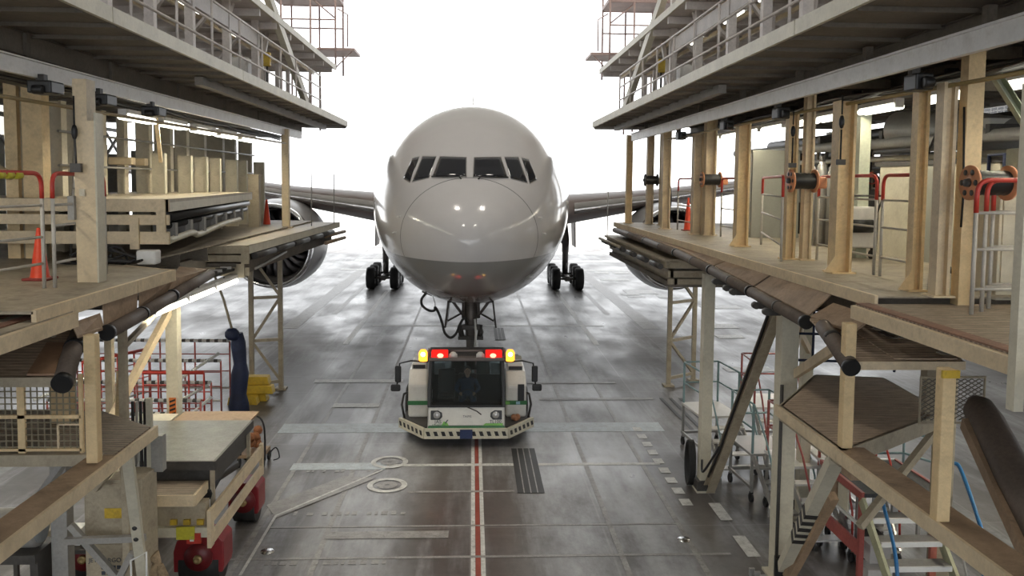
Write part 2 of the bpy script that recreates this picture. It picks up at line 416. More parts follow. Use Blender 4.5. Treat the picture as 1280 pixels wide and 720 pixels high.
rect('cross_line', -1.3, 16.75, 0.9, 16.85, PAINT_P)
rect('cross_line', -4.4, 13.75, 4.5, 13.83, PAINT_P)
rect('cross_line', -3.7, 15.05, 3.9, 15.11, PAINT_P)
for y, x0, x1 in ((15.62, -3.9, -1.2), (13.55, -3.6, -1.4), (18.0, -3.6, -1.7)):
    x = x0
    while x < x1:
        w = 0.05 + 0.08 * random.random()
        if random.random() < 0.8: rect('worn_floor_mark', x, y, x + w, y + 0.12 + 0.08 * random.random(), PAINT_P)
        x += w + 0.04 + 0.05 * random.random()
rect('cross_band', -2.6, 14.55, -0.4, 14.85, PAINT_P)
rect('cross_line', -5.0, 26.2, -2.2, 26.6, PAINT_W); rect('cross_line', 2.0, 24.0, 5.4, 24.25, PAINT_P); rect('cross_line', 1.6, 26.0, 4.6, 26.2, PAINT_P)
# walkway dashes by the docking with the reels
for k in range(9): rect('dash_mark', 4.2, 20.9 - k * 0.62, 4.42, 20.9 - k * 0.62 + 0.34, PAINT_W)
for k in range(3): rect('dash_mark', 4.75, 15.2 - k * 1.55, 4.98, 15.2 - k * 1.55 + 0.85, PAINT_W)
# dashes far out by the main gear
for u, v, w, h in ((752, 341, 14, 2), (776, 341, 16, 2), (762, 350, 20, 2), (780, 350, 10, 2), (800, 365, 30, 5), (788, 368, 20, 2), (795, 371, 18, 2), (835, 371, 20, 3), (445, 507, 60, 5), (900, 384, 40, 4), (912, 421, 26, 4), (935, 462, 50, 6), (905, 408, 22, 5)):
    a = at(u - w / 2, v + h / 2, Z=0); c = at(u + w / 2, v - h / 2, Z=0); rect('dash_mark', a.x, a.y, c.x, c.y, PAINT_W)
# big faded arrow stripe and roundels
paint('faded_stripe', [G(333, 632), G(345, 648), G(470, 598), G(430, 596)], PAINT_P)
fline('joint_seam', G(300, 720), G(345, 645), 0.05, PAINT_W); fline('joint_seam', G(345, 645), G(478, 588), 0.05, PAINT_W)
def ring(name, c, r0, r1, m, seg=28):
    FZ[0] += 0.0001
    mb = MB(); z = FZ[0]
    vs = [(c[0] + r * math.cos(2 * PI * k / seg), c[1] + r * math.sin(2 * PI * k / seg), z) for r in (r0, r1) for k in range(seg)]
    mb.add(vs, [(k, (k + 1) % seg, seg + (k + 1) % seg, seg + k) for k in range(seg)])
    return struct(mb, name, m, floor)
for u, v, r in ((484, 607, 0.42), (487, 578, 0.42)):
    c = at(u, v, Z=0); ring('floor_roundel', c, r * 0.72, r, PAINT_W); ring('floor_roundel', c, 0.05, r * 0.5, PAINT_P)
# trench drains
def drain(u0, u1, v0, v1, n):
    a = at(u0, v1, Z=0); c = at(u1, v0, Z=0)
    rect('drain_cover', a.x, a.y, c.x, c.y, PAINT_K)
    for k in range(n - 1):
        x = a.x + (c.x - a.x) * (k + 1) / n; rect('drain_bar', x - 0.012, a.y, x + 0.012, c.y, PAINT_P)
drain(647, 668, 561, 617, 4); drain(619, 629, 410, 425, 3); drain(535, 556, 437, 441, 2)
for k in range(3):
    fline('floor_groove', G(826 + k * 12, 498), G(868 + k * 12, 540), 0.10, PAINT_K)
for u, v in ((855, 674), (334, 689)):
    c = at(u, v, Z=0.01); struct(MB().lathe([(0, 0.12), (0.015, 0.11), (0.02, 0.0)], (c.x, c.y, 0.004), (0, 0, 1), 16), 'floor_stud', mat('steel_stud', (0.6, 0.6, 0.6), 0.25, 1.0), floor)
# roof lamps out of view, added to light the hangar inside
LAMP_ON = emit('added_roof_lamp_lens', (1.0, 0.93, 0.82), 6.0)
for i, (x, y) in enumerate([(x, y) for y in (4, 22) for x in (-7, 7)]):
    t = thing('added_roof_lamp', None, 'lamp', (x, y, ROOF - 0.5), 'added roof lamps of the hangar'); t['label'] = 'large unseen roof lamp added for light under the hangar ceiling'
    MB().box((x, y, ROOF - 0.25), (2.4, 2.4, 0.5)).build('housing', GREY, t)
    MB().box((x, y, ROOF - 0.52), (2.2, 2.2, 0.04)).build('lens', LAMP_ON, t)
    a = bpy.data.lights.new('added_roof_lamp_light', 'AREA'); a.size = 2.2; a.energy = {4: 350, 22: 700, 40: 700}[y]; a.color = (1.0, 0.93, 0.82)
    ao = bpy.data.objects.new('added_roof_lamp_light', a); COL.objects.link(ao); ao.location = (x, y, ROOF - 0.6)
# ------------------------------------------------------------------ airliner (built nose at the origin, +Y aft, then set in place)
plane = thing('airliner', 'large white twin-engine airliner with grey belly, nose on the tow tractor', 'airplane')
ZC = 5.86
STN = [  # distance aft of the nose tip, half width, top, bottom (from the body axis)
    (0.0, 0.02, -0.88, -0.92), (0.06, 0.30, -0.60, -1.18), (0.22, 0.60, -0.32, -1.45), (0.5, 0.95, -0.03, -1.74), (0.9, 1.29, 0.24, -2.00), (1.4, 1.62, 0.52, -2.24),
    (2.0, 1.92, 0.95, -2.44), (2.6, 2.17, 1.38, -2.60), (3.3, 2.40, 1.83, -2.75), (4.2, 2.64, 2.28, -2.88), (5.3, 2.84, 2.63, -2.98), (6.6, 2.98, 2.88, -3.05), (8.2, 3.07, 3.04, -3.09), (10, 3.1, 3.1, -3.1),
    (16, 3.1, 3.1, -3.1), (24, 3.1, 3.1, -3.1), (32, 3.1, 3.1, -3.1), (42, 3.1, 3.1, -3.0), (50, 2.6, 3.0, -1.7), (57, 1.5, 2.6, 0.3), (62, 0.3, 1.9, 1.2)]
def lerp_stn(s):
    for i in range(len(STN) - 1):
        a, b = STN[i], STN[i + 1]
        if s <= b[0]:
            t = (s - a[0]) / (b[0] - a[0]); p = STN[max(i - 1, 0)]; n = STN[min(i + 2, len(STN) - 1)]
            out = []
            for k in (1, 2, 3):
                h = b[0] - a[0]
                m0 = (b[k] - p[k]) / (b[0] - p[0]) if i else (b[k] - a[k]) / h
                m1 = (n[k] - a[k]) / (n[0] - a[0])
                out.append((2 * t**3 - 3 * t**2 + 1) * a[k] + (t**3 - 2 * t**2 + t) * h * m0 + (-2 * t**3 + 3 * t**2) * b[k] + (t**3 - t**2) * h * m1)
            return out
    return STN[-1][1:]
ss = [0, .02, .05, .1, .16, .22, .3, .4, .5, .65, .8, 1, 1.2, 1.4, 1.7, 2, 2.3, 2.6, 3, 3.4, 3.8, 4.3, 4.8, 5.4, 6, 6.8, 7.6, 8.6, 10, 12, 14, 17, 20, 24, 28, 32, 37, 42, 46, 50, 54, 57, 60, 62]
SEG = 64
fb = MB(); vs = []
for s_ in ss:
    w, tp, bt = lerp_stn(s_); zc = (tp + bt) / 2
    for k in range(SEG):
        t = 2 * PI * k / SEG
        vs.append((w * math.sin(t), s_, ZC + zc + (tp - zc) * math.cos(t)))
fs = [(i * SEG + k, i * SEG + (k + 1) % SEG, (i + 1) * SEG + (k + 1) % SEG, (i + 1) * SEG + k) for i in range(len(ss) - 1) for k in range(SEG)]
fb.add(vs, fs, True); fb.add(vs[:SEG], [tuple(range(SEG))[::-1]]); fb.add(vs[-SEG:], [tuple(range(SEG))])

def fuselage_paint():
    m = mat('fuselage_paint', (0.60, 0.585, 0.585), 0.16, var=0.015, coat=0.4)
    nt = m.node_tree; N = nt.nodes.new; L = nt.links.new
    b = [n for n in nt.nodes if n.type == 'BSDF_PRINCIPLED'][0]
    src = b.inputs['Base Color'].links[0].from_socket
    tc = N('ShaderNodeTexCoord'); sp = N('ShaderNodeSeparateXYZ'); L(tc.outputs['Object'], sp.inputs[0])
    def M(op, a, c):
        n = N('ShaderNodeMath'); n.operation = op
        for i, x in enumerate((a, c)):
            if isinstance(x, (int, float)): n.inputs[i].default_value = x
            else: L(x, n.inputs[i])
        return n.outputs[0]
    def mix(f, a, col):
        x = N('ShaderNodeMix'); x.data_type = 'RGBA'; L(f, x.inputs[0]); L(a, x.inputs[6]); x.inputs[7].default_value = (*col, 1); return x.outputs[2]
    z, y = sp.outputs['Z'], sp.outputs['Y']
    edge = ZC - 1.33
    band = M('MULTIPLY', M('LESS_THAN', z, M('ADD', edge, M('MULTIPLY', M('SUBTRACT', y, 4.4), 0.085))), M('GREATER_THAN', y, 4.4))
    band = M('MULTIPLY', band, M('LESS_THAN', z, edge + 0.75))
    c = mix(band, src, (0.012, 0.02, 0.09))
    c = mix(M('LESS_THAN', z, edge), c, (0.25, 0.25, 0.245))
    seam = M('MULTIPLY', M('LESS_THAN', M('ABSOLUTE', M('SUBTRACT', y, 1.55), 0), 0.014), 1.0)
    c = mix(seam, c, (0.25, 0.25, 0.25))
    L(c, b.inputs['Base Color'])
    return m
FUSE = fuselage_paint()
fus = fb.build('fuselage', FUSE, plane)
# set in place: nose tip just behind and above the tractor cab, heading a hair off the hangar axis
PLANE_LOC, PLANE_RZ = Vector((-0.09, 19.0, 0.0)), R(-0.55)
PM = Matrix.Translation(PLANE_LOC) @ Matrix.Rotation(PLANE_RZ, 4, 'Z'); PMI = PM.inverted()
bvh = BVHTree.FromPolygons([tuple(v) for v in fb.v], fb.f)
def on_skin(u, v):
    o = PMI @ EYE; d = (PMI.to_3x3() @ (at(u, v, Y=30) - EYE)).normalized()
    h = bvh.ray_cast(o, d); return h[0], h[1]
def skin_patch(corn, nu=10, nv=8, off=0.008, mirror=False):
    mb = MB(); vs = []
    for j in range(nv + 1):
        for i in range(nu + 1):
            a, b = i / nu, j / nv
            u = (corn[0][0] * (1 - a) + corn[1][0] * a) * (1 - b) + (corn[3][0] * (1 - a) + corn[2][0] * a) * b
            v = (corn[0][1] * (1 - a) + corn[1][1] * a) * (1 - b) + (corn[3][1] * (1 - a) + corn[2][1] * a) * b
            p, n = on_skin(u, v)
            if n.dot(Vector((0, 1, 0))) > 0: n = -n
            vs.append((p, n))
    n0 = len(vs); pts = [p + n * off for p, n in vs] + [p - n * 0.03 for p, n in vs]
    if mirror: pts = [Vector((-p.x, p.y, p.z)) for p in pts]
    fs = []
    for j in range(nv):
        for i in range(nu):
            k = j * (nu + 1) + i; fs.append((k, k + 1, k + nu + 2, k + nu + 1))
    rim = list(range(nu + 1)) + [j * (nu + 1) + nu for j in range(1, nv + 1)] + [nv * (nu + 1) + i for i in range(nu - 1, -1, -1)] + [j * (nu + 1) for j in range(nv - 1, 0, -1)]
    side = [(rim[i], rim[(i + 1) % len(rim)], n0 + rim[(i + 1) % len(rim)], n0 + rim[i]) for i in range(len(rim))]
    mb.add(pts, fs, True); mb.add(pts, side)
    return mb
PANE = mat('dark_cockpit_glass', (0.018, 0.019, 0.024), 0.06, var=0.1, coat=0.3)
SEAL = mat('window_seal', (0.30, 0.29, 0.28), 0.4)
quads = [[(550.5, 196.0), (582.5, 197.3), (582.5, 220.6), (541.2, 220.4)], [(528.2, 195.8), (545.0, 196.2), (536.4, 221.6), (515.8, 226.6)], [(515.2, 198.4), (524.2, 196.2), (512.6, 227.4), (504.8, 222.6)]]
for q in quads:
    for mir in (False, True):
        skin_patch(q, mirror=mir).build('windscreen_pane', PANE, plane)
        cx = sum(p[0] for p in q) / 4; cy = sum(p[1] for p in q) / 4
        big = [(cx + (p[0] - cx) * 1.06, cy + (p[1] - cy) * 1.09) for p in q]
        skin_patch(big, off=0.003, mirror=mir).build('windscreen_seal', SEAL, plane)
# wipers, parked along the foot of the windscreen, and small probes and antennas
for mir in (1, -1):
    pts = []
    for u, v in ((540, 221.4), (555, 222.2), (568, 222.2), (574, 222.0), (576.5, 224.5)):
        p, n = on_skin(u, v); n = n if n.y < 0 else -n; p = p + n * 0.03; pts.append((p.x * mir, p.y, p.z))
    MB().tube(pts, 0.018, 6).build('wiper', BLACK, plane)
    pts = [on_skin(u, v)[0] for u, v in ((497, 235), (498, 240))]
    for zz, s_ in ((-0.35, 1.75), (-0.75, 1.8)):
        w, tp, bt = lerp_stn(s_); zc = (tp + bt) / 2; c = (zz - zc) / (tp - zc); x = w * math.sqrt(max(0, 1 - c * c)) * mir
        MB().tube([(x * 0.99, s_, ZC + zz), (x * 1.03, s_ - 0.05, ZC + zz), (x * 1.035, s_ - 0.25, ZC + zz)], 0.018, 6).build('probe', GREYP, plane)
for s_, h in ((7.4, 0.22), (11.5, 0.3)):
    w, tp, bt = lerp_stn(s_)
    MB().prism([(0, s_, ZC + tp - 0.02), (0, s_ + 0.35, ZC + tp - 0.02), (0, s_ + 0.32, ZC + tp + h), (0, s_ + 0.2, ZC + tp + h)], (0.03, 0, 0)).build('blade_antenna', WHITE, plane)
# wings
WING = mat('wing_grey_paint', (0.30, 0.24, 0.22), 0.5, var=0.05)
SILVER = mat('bare_leading_edge', (0.75, 0.72, 0.69), 0.22, metal=0.9, var=0.05)
AF = [(0, 0), (0.01, 0.022), (0.04, 0.042), (0.12, 0.062), (0.3, 0.07), (0.55, 0.052), (0.8, 0.022), (1, 0.0), (0.8, -0.018), (0.55, -0.05), (0.3, -0.068), (0.12, -0.052), (0.04, -0.033), (0.01, -0.018)]
WS = [(2.2, 18.9, 14.0, 4.82, 1.0), (4.75, 20.6, 12.2, 5.08, 0.92), (9.6, 23.8, 8.9, 5.60, 0.85), (19, 30.0, 5.8, 6.7, 0.8), (30.4, 37.6, 2.2, 8.2, 0.75)]
def wing(sx):
    mb = MB(); vs = []; n = len(AF)
    for x, le, c, z, th in WS:
        for a, b in AF: vs.append((sx * x, le + a * c, z - 0.01 * c * a * 2 + b * c * th))
    fs = [(i * n + k, i * n + (k + 1) % n, (i + 1) * n + (k + 1) % n, (i + 1) * n + k) for i in range(len(WS) - 1) for k in range(n)]
    mb.add(vs, fs, True); mb.add(vs[-n:], [tuple(range(n))])
    return mb
for sx in (-1, 1):
    wg = wing(sx).build('wing', WING, plane)
    sl = MB(); vs = []
    sec = [(0.03, 0.045), (0.008, 0.026), (-0.006, 0.006), (-0.004, -0.008), (0.012, -0.022)]
    for x, le, c, z, th in WS[1:]:
        for a, b in sec: vs.append((sx * x, le + a * 9 - 0.02, z + b * 7 * th * (0.35 + c / 14)))
    n = len(sec)
    sl.add(vs, [(i * n + k, i * n + k + 1, (i + 1) * n + k + 1, (i + 1) * n + k) for i in range(len(WS) - 2) for k in range(n - 1)], True)
    sl.build('leading_edge_slat', SILVER, wg)
    for x, y in ((7.6, 32.5), (13.5, 33.5)):
        MB().lathe([(-2.2, 0.03), (-1.6, 0.22), (-0.4, 0.33), (1, 0.3), (2.4, 0.03)], (sx * x, y, 4.78 + (x - 7.6) * 0.11), (0, 1, -0.06), 12).build('flap_track_fairing', WING, wg)
    # engine
    ex, ey, ez = sx * 9.7, 20.6, 3.28
    NAC = bpy.data.materials.get('nacelle_paint') or mat('nacelle_paint', (0.46, 0.45, 0.45), 0.3, var=0.04)
    LIP = bpy.data.materials.get('polished_inlet_lip') or mat('polished_inlet_lip', (0.8, 0.79, 0.78), 0.15, metal=1.0, var=0.03)
    en = MB().lathe([(0.38, 2.02), (0.9, 2.14), (1.8, 2.22), (3.2, 2.18), (4.6, 1.95), (5.4, 1.75), (5.4, 1.6), (4.6, 1.62)], (ex, ey, ez), (0, 1, 0), 48).build('engine_nacelle', NAC, plane)
    MB().lathe([(0.42, 1.74), (0.15, 1.79), (0.03, 1.86), (0.0, 1.90), (0.03, 1.95), (0.15, 2.0), (0.38, 2.02)], (ex, ey, ez), (0, 1, 0), 48).build('inlet_lip', LIP, en)
    MB().lathe([(0.42, 1.74), (0.9, 1.7), (1.5, 1.7), (2.6, 1.66), (2.6, 0.2)], (ex, ey, ez), (0, 1, 0), 48).build('inlet_duct', mat('inlet_liner', (0.10, 0.095, 0.09), 0.5) if not bpy.data.materials.get('inlet_liner') else bpy.data.materials['inlet_liner'], en)
    BL = bpy.data.materials.get('fan_blade_metal') or mat('fan_blade_metal', (0.09, 0.085, 0.09), 0.35, metal=0.6)
    for k in range(22):
        a = 2 * PI * k / 22; f = MB(); row = []
        for r in (0.38, 0.8, 1.25, 1.64):
            tw = R(25 + 35 * (r - 0.38) / 1.26); ch = 0.2 + 0.24 * r / 1.64
            sw = 0.12 * (r - 0.4) ** 2
            for e in (-1, 1):
                t = a + sw + e * ch * 0.5 * math.sin(tw) / r
                row.append((ex + r * math.cos(t), ey + 1.75 + e * ch * 0.5 * math.cos(tw), ez + r * math.sin(t)))
        f.add(row, [(2 * i, 2 * i + 1, 2 * i + 3, 2 * i + 2) for i in range(3)], True)
        fo = f.build('fan_blade', BL, en); so_ = fo.modifiers.new('thick', 'SOLIDIFY'); so_.thickness = 0.025
    MB().lathe([(1.15, 0.01), (1.25, 0.12), (1.5, 0.28), (1.8, 0.40), (2.0, 0.42)], (ex, ey, ez), (0, 1, 0), 24).build('spinner', GREY, en)
    MB().prism([(ex - 0.22, ey + 1.6, ez + 2.1), (ex - 0.22, ey + 5.6, ez + 1.7), (ex - 0.22, ey + 6.6, 5.3), (ex - 0.22, ey + 3.4, 5.55)], (0.44, 0, 0)).build('pylon', NAC, en)
# main landing gear: strut, bogie with six wheels, door
TYRE = mat('tyre_rubber', (0.022, 0.021, 0.021), 0.7, var=0.2)
HUB = mat('wheel_hub', (0.20, 0.20, 0.20), 0.4, metal=0.5)
GEARM = mat('gear_steel_dark', (0.14, 0.125, 0.115), 0.45, metal=0.4)
def wheel(parent, c, r, w):
    pf = [(-w / 2 + 0.02, r * 0.52), (-w / 2, r * 0.7), (-w / 2 + 0.02, r * 0.9), (-w / 2 + 0.08, r * 0.98), (-0.04, r), (0.04, r), (w / 2 - 0.08, r * 0.98), (w / 2 - 0.02, r * 0.9), (w / 2, r * 0.7), (w / 2 - 0.02, r * 0.52)]
    t = MB().lathe(pf, c, (1, 0, 0), 32).build('wheel', TYRE, parent)
    MB().lathe([(-w / 2 + 0.06, 0.01), (-w / 2 + 0.03, r * 0.2), (-w / 2 + 0.08, r * 0.3), (-w / 2 + 0.02, r * 0.53), (w / 2 - 0.02, r * 0.53), (w / 2 - 0.08, r * 0.3), (w / 2 - 0.03, r * 0.2), (w / 2 - 0.06, 0.01)], c, (1, 0, 0), 20).build('wheel_hub', HUB, t)
for sx in (-1, 1):
    x, y = sx * 5.5, 31.9
    g = MB().tube([(x - sx * 0.25, y, 4.9), (x, y, 2.9), (x, y, 1.9), (x, y, 0.72)], [0.24, 0.24, 0.19, 0.17], 14).build('main_gear', GEARM, plane)
    MB().beam((x, y - 1.55, 0.66), (x, y + 1.55, 0.66), 0.26, 0.3).build('bogie_beam', GEARM, g)
    MB().tube([(x, y, 1.9), (x - sx * 0.1, y + 1.4, 3.4), (x - sx * 0.2, y + 2.2, 4.8)], 0.09, 8).tube([(x + sx * 0.05, y - 0.1, 1.5), (x + sx * 0.05, y - 0.55, 1.15), (x, y - 0.2, 0.8)], 0.06, 8).tube([(x, y, 2.6), (x - sx * 2.0, y, 4.3)], 0.1, 8).build('brace', GEARM, g)
    MB().prism([(x + sx * 0.42, y - 1.1, 4.9), (x + sx * 0.42, y + 1.3, 4.9), (x + sx * 0.50, y + 1.1, 2.5), (x + sx * 0.50, y - 0.8, 2.5)], (sx * 0.06, 0, 0)).build('gear_door', WING, g)
    for k in (-1.47, 0, 1.47):
        MB().cyl((x - 0.95, y + k, 0.66), (x + 0.95, y + k, 0.66), 0.07, 10).build('axle', GEARM, g)
        for e in (-1, 1): wheel(g, (x + e * 0.70, y + k, 0.66), 0.66, 0.52)
# nose gear, lifted on the tractor
y = 5.9
g = MB().tube([(0, y, 3.2), (0, y, 2.2), (0, y, 1.55), (0, y, 0.8)], [0.20, 0.19, 0.14, 0.13], 14).build('nose_gear', GEARM, plane)
MB().cyl((-0.62, y, 0.78), (0.62, y, 0.78), 0.07, 10).build('axle', GEARM, g)
for e in (-1, 1): wheel(g, (e * 0.38, y, 0.78), 0.53, 0.40)
MB().tube([(-0.25, y - 0.1, 1.75), (-0.3, y - 0.1, 2.1)], 0.06, 8).tube([(0.25, y - 0.1, 1.75), (0.3, y - 0.1, 2.1)], 0.06, 8).box((0, y - 0.1, 1.72), (0.75, 0.3, 0.1)).box((0, y - 0.2, 2.05), (0.55, 0.22, 0.14)).tube([(-0.28, y - 0.15, 2.05), (-0.34, y - 0.2, 1.9), (-0.28, y - 0.2, 1.76)], 0.05).tube([(0.28, y - 0.15, 2.05), (0.34, y - 0.2, 1.9), (0.28, y - 0.2, 1.76)], 0.05).build('steering_collar', DARK, g)
br = MB()
for e in (-1, 1):
    br.tube([(e * 0.62, y - 0.3, 2.95), (e * 0.28, y - 0.1, 2.45), (e * 0.1, y, 2.3)], 0.045, 8).tube([(e * 0.28, y - 0.1, 2.45), (e * 0.68, y - 0.25, 2.25), (e * 0.72, y - 0.25, 2.35)], 0.03, 8)
    br.tube([(e * 0.2, y - 0.05, 2.95), (e * 0.22, y - 0.05, 2.3)], 0.06, 8)
    MB().prism([(e * 0.62, y - 0.9, 2.95), (e * 0.62, y + 0.9, 2.95), (e * 0.72, y + 0.8, 2.05), (e * 0.72, y - 0.75, 2.12)], (e * 0.05, 0, 0)).build('gear_door', DARK, g)
br.build('brace', GEARM, g)
MB().span((-0.66, y - 1.2, 2.93), (0.66, y + 1.2, 2.99)).build('gear_bay_edge', BLACK, g)
MB().tube([(0.12, y - 0.25, 2.3), (0.16, y - 0.35, 1.9), (0.13, y - 0.3, 1.3)], 0.035, 6).build('safety_strap', WHITE, g)
plane.location = PLANE_LOC; plane.rotation_euler = (0, 0, PLANE_RZ)

# black cable and its box hanging under the nose
cb = thing('power_cable', 'black cable with its box hanging in loops under the grey nose belly', 'cable', tuple(at(535, 363, Y=24.3)))
MB().box(at(535.5, 363.5, Y=24.3), (0.34, 0.24, 0.2), m=Matrix.Rotation(R(22), 3, 'Y')).build('cable_box', DARK, cb, 0.03)
pth = smooth_path([at(u, v, Y=24.3) for u, v in ((533, 366), (527, 374), (528, 382), (536, 388), (543, 388), (544, 384), (549, 393), (553, 405), (556, 416), (563, 422), (570, 417), (574, 408), (578, 400), (582, 398), (585, 404))], 5)
MB().tube(pth, 0.038, 8).build('cord', RUBBER, cb)
MB().tube([at(540, 367, Y=24.3), at(544, 379, Y=24.3), at(544, 386, Y=24.3)], 0.012, 6).build('tether', GREY, cb)
# ------------------------------------------------------------------ tow tractor under the nose
tr = thing('tow_tractor', 'white and green towbarless aircraft tow tractor with red and amber lights', 'tow tractor', (-0.12, 19.6, 0))
TX = -0.12
TW = mat('tractor_white', (0.66, 0.65, 0.61), 0.35, var=0.04, dirt=(0.35, 0.32, 0.28), dirt_amt=0.2)
TG = mat('tractor_green', (0.03, 0.16, 0.05), 0.4)
LG = mat('light_green', (0.20, 0.48, 0.10), 0.45)
CREAMB = mat('bumper_cream', (0.62, 0.58, 0.46), 0.45)
TD = mat('tractor_dark_deck', (0.05, 0.045, 0.042), 0.6, var=0.3)
CABIN = mat('cab_interior', (0.03, 0.035, 0.04), 0.6)
def tx(x, y, z): return (TX + x, 19.6 + y, z)
def tp(pts): return [tx(*p) for p in pts]
# chassis
out = [(-0.98, 0.06), (0.98, 0.06), (1.62, 0.95), (1.55, 1.6), (1.55, 7.2), (0.75, 7.4), (0.75, 3.9), (-0.75, 3.9), (-0.75, 7.4), (-1.55, 7.2), (-1.55, 1.6), (-1.62, 0.95)]
MB().prism(tp([(x, y, 0.22) for x, y in out]), (0, 0, 0.24)).build('chassis', TD, tr)
for sx in (-1, 1):
    for y in (2.2, 5.9):
        pf = [(-0.2, 0.3), (-0.22, 0.42), (-0.18, 0.52), (0.18, 0.52), (0.22, 0.42), (0.2, 0.3)]
        w = MB().lathe(pf, tx(sx * 1.38, y, 0.52), (1, 0, 0), 28).build('wheel', TYRE, tr)
        MB().lathe([(-0.18, 0.01), (-0.15, 0.3), (0.15, 0.3), (0.18, 0.01)], tx(sx * 1.38, y, 0.52), (1, 0, 0), 20).build('wheel_hub', HUB, w)
# wrap-round bumper with black dashes
bp_ = [(-1.66, 0.98), (-1.0, 0.02), (1.0, 0.02), (1.66, 0.98)]
bum = MB()
for i in range(3):
    a, b = bp_[i], bp_[i + 1]
    bum.beam(tx(*a, 0.36), tx(*b, 0.36), 0.08, 0.24)
bo = bum.build('bumper', CREAMB, tr)
for i, n in ((0, 6), (1, 11), (2, 6)):
    a, b = Vector((*bp_[i], 0)), Vector((*bp_[i + 1], 0)); d = (b - a); nrm = Vector((d.y, -d.x, 0)).normalized() * 0.043
    for k in range(n):
        if i == 1 and k == 5: continue
        p = a + d * ((k + 0.16) / n); q = a + d * ((k + 0.84) / n)
        p, q = p + nrm, q + nrm
        MB().prism(tp([(p.x, p.y, 0.42), (p.x * 0.3 + q.x * 0.7, p.y * 0.3 + q.y * 0.7, 0.42), (q.x, q.y, 0.31), (p.x * 0.7 + q.x * 0.3, p.y * 0.7 + q.y * 0.3, 0.31)][:4]), nrm * 0.12).build('bumper_dash', BLACK, bo)
MB().box(tx(0.0, -0.04, 0.36), (0.3, 0.05, 0.22)).build('tow_plate', mat('dark_blue_plate', (0.015, 0.03, 0.10), 0.4), bo, 0.01)
# dark step decks either side of the cab
for sx in (-1, 1):
    MB().prism(tp([(sx * 0.95, 0.15, 0.46), (sx * 1.02, 0.12, 0.46), (sx * 1.6, 0.98, 0.46), (sx * 1.5, 1.3, 0.46), (sx * 0.95, 1.3, 0.46)]), (0, 0, 0.03)).build('step_deck', TD, tr)
    MB().tube(tp([(sx * 1.55, 0.95, 0.48), (sx * 1.62, 1.0, 0.8), (sx * 1.60, 1.35, 0.98), (sx * 1.5, 1.5, 1.0)]), 0.03, 8).build('step_handle', BLACK, tr)
    MB().box(tx(sx * 1.2, 1.24, 0.62), (0.55, 0.1, 0.3)).build('step_riser', TW, tr)
jb = MB()
for k in range(7): jb.ball(tx(1.22 + 0.06 * math.sin(k * 2.1), 0.72 + 0.07 * math.cos(k * 1.7), 0.53 + 0.02 * (k % 3)), 0.07)
jb.build('hose_bundle', mat('orange_hose', (0.30, 0.13, 0.06), 0.6), tr)
# side pods
for sx, x0, x1, zt in ((-1, -1.46, -0.97, 1.62), (1, 0.98, 1.50, 1.58)):
    pod = MB().prism(tp([(x0, 0.95, 0.48), (x0, 3.4, 0.48), (x0, 3.4, 1.3), (x0, 2.5, zt), (x0, 1.35, zt), (x0, 0.98, zt - 0.3)]), (x1 - x0, 0, 0)).build('side_pod', TW, tr, 0.06)
    MB().box(tx((x0 + x1) / 2, 0.945, 0.86), (x1 - x0 + 0.02, 0.03, 0.1)).build('green_band', TG, pod)
    MB().box(tx((x0 + x1) / 2, 1.75, zt + 0.06), (x1 - x0 - 0.12, 0.7, 0.14)).build('intake_hood', TW, pod, 0.02)
    MB().box(tx((x0 + x1) / 2, 1.385, zt + 0.06), (x1 - x0 - 0.18, 0.03, 0.09)).build('intake_slot', BLACK, pod)
    pan = MB().box(tx((x0 + x1) / 2, 3.0, zt - 0.07), (x1 - x0, 0.9, 0.06)).build('rear_cover', mat('olive_grey_cover', (0.36, 0.33, 0.22), 0.5) if sx > 0 else TW, pod)
    for k in range(4): MB().cyl(tx(x0 + 0.1 + k * 0.1, 2.62, zt - 0.07), tx(x0 + 0.1 + k * 0.1, 2.62, zt - 0.03), 0.025, 8).build('cover_knob', BLACK, pan)
MB().box(tx(1.36, 0.93, 1.12), (0.16, 0.03, 0.42)).build('pod_grille', BLACK, tr)
for k in range(3): MB().box(tx(1.03 + k * 0.13, 0.925, 0.86), (0.1, 0.025, 0.07)).build('pod_sticker', [LG, TG, mat('pale_blue_sticker', (0.3, 0.5, 0.6), 0.4)][k], tr)
# cab: nose panel, pillars, roof, glass
MB().prism(tp([(-0.93, 0.10, 0.46), (-0.93, 1.9, 0.46), (-0.93, 1.9, 0.98), (-0.93, 0.18, 0.98)]), (0.03, 0, 0)).prism(tp([(0.90, 0.10, 0.46), (0.90, 1.9, 0.46), (0.90, 1.9, 0.98), (0.90, 0.18, 0.98)]), (0.03, 0, 0)).prism(tp([(-0.93, 0.10, 0.46), (0.93, 0.10, 0.46), (0.93, 0.18, 0.98), (-0.93, 0.18, 0.98)]), (0, 0.05, 0)).build('cab_panel', TW, tr)
MB().prism(tp([(-0.92, 0.09, 0.46), (0.92, 0.09, 0.46), (0.92, 0.10, 0.52), (-0.92, 0.10, 0.52)]), (0, -0.01, 0)).build('green_base_band', TG, tr)
MB().prism(tp([(-0.6, 0.095, 0.53), (-0.42, 0.095, 0.53), (-0.46, 0.108, 0.60), (-0.54, 0.112, 0.63)]), (0, -0.008, 0)).prism(tp([(0.4, 0.095, 0.53), (0.88, 0.095, 0.53), (0.88, 0.108, 0.58), (0.46, 0.106, 0.58)]), (0, -0.008, 0)).build('leaf_decal', LG, tr)
MB().prism(tp([(-0.9, 0.1, 0.5), (-0.9, 1.9, 0.5), (0.9, 1.9, 0.5), (0.9, 0.1, 0.5)]), (0, 0, 0.03)).box(tx(0, 1.92, 0.93), (1.84, 0.04, 0.86)).build('cab_back', CABIN, tr)
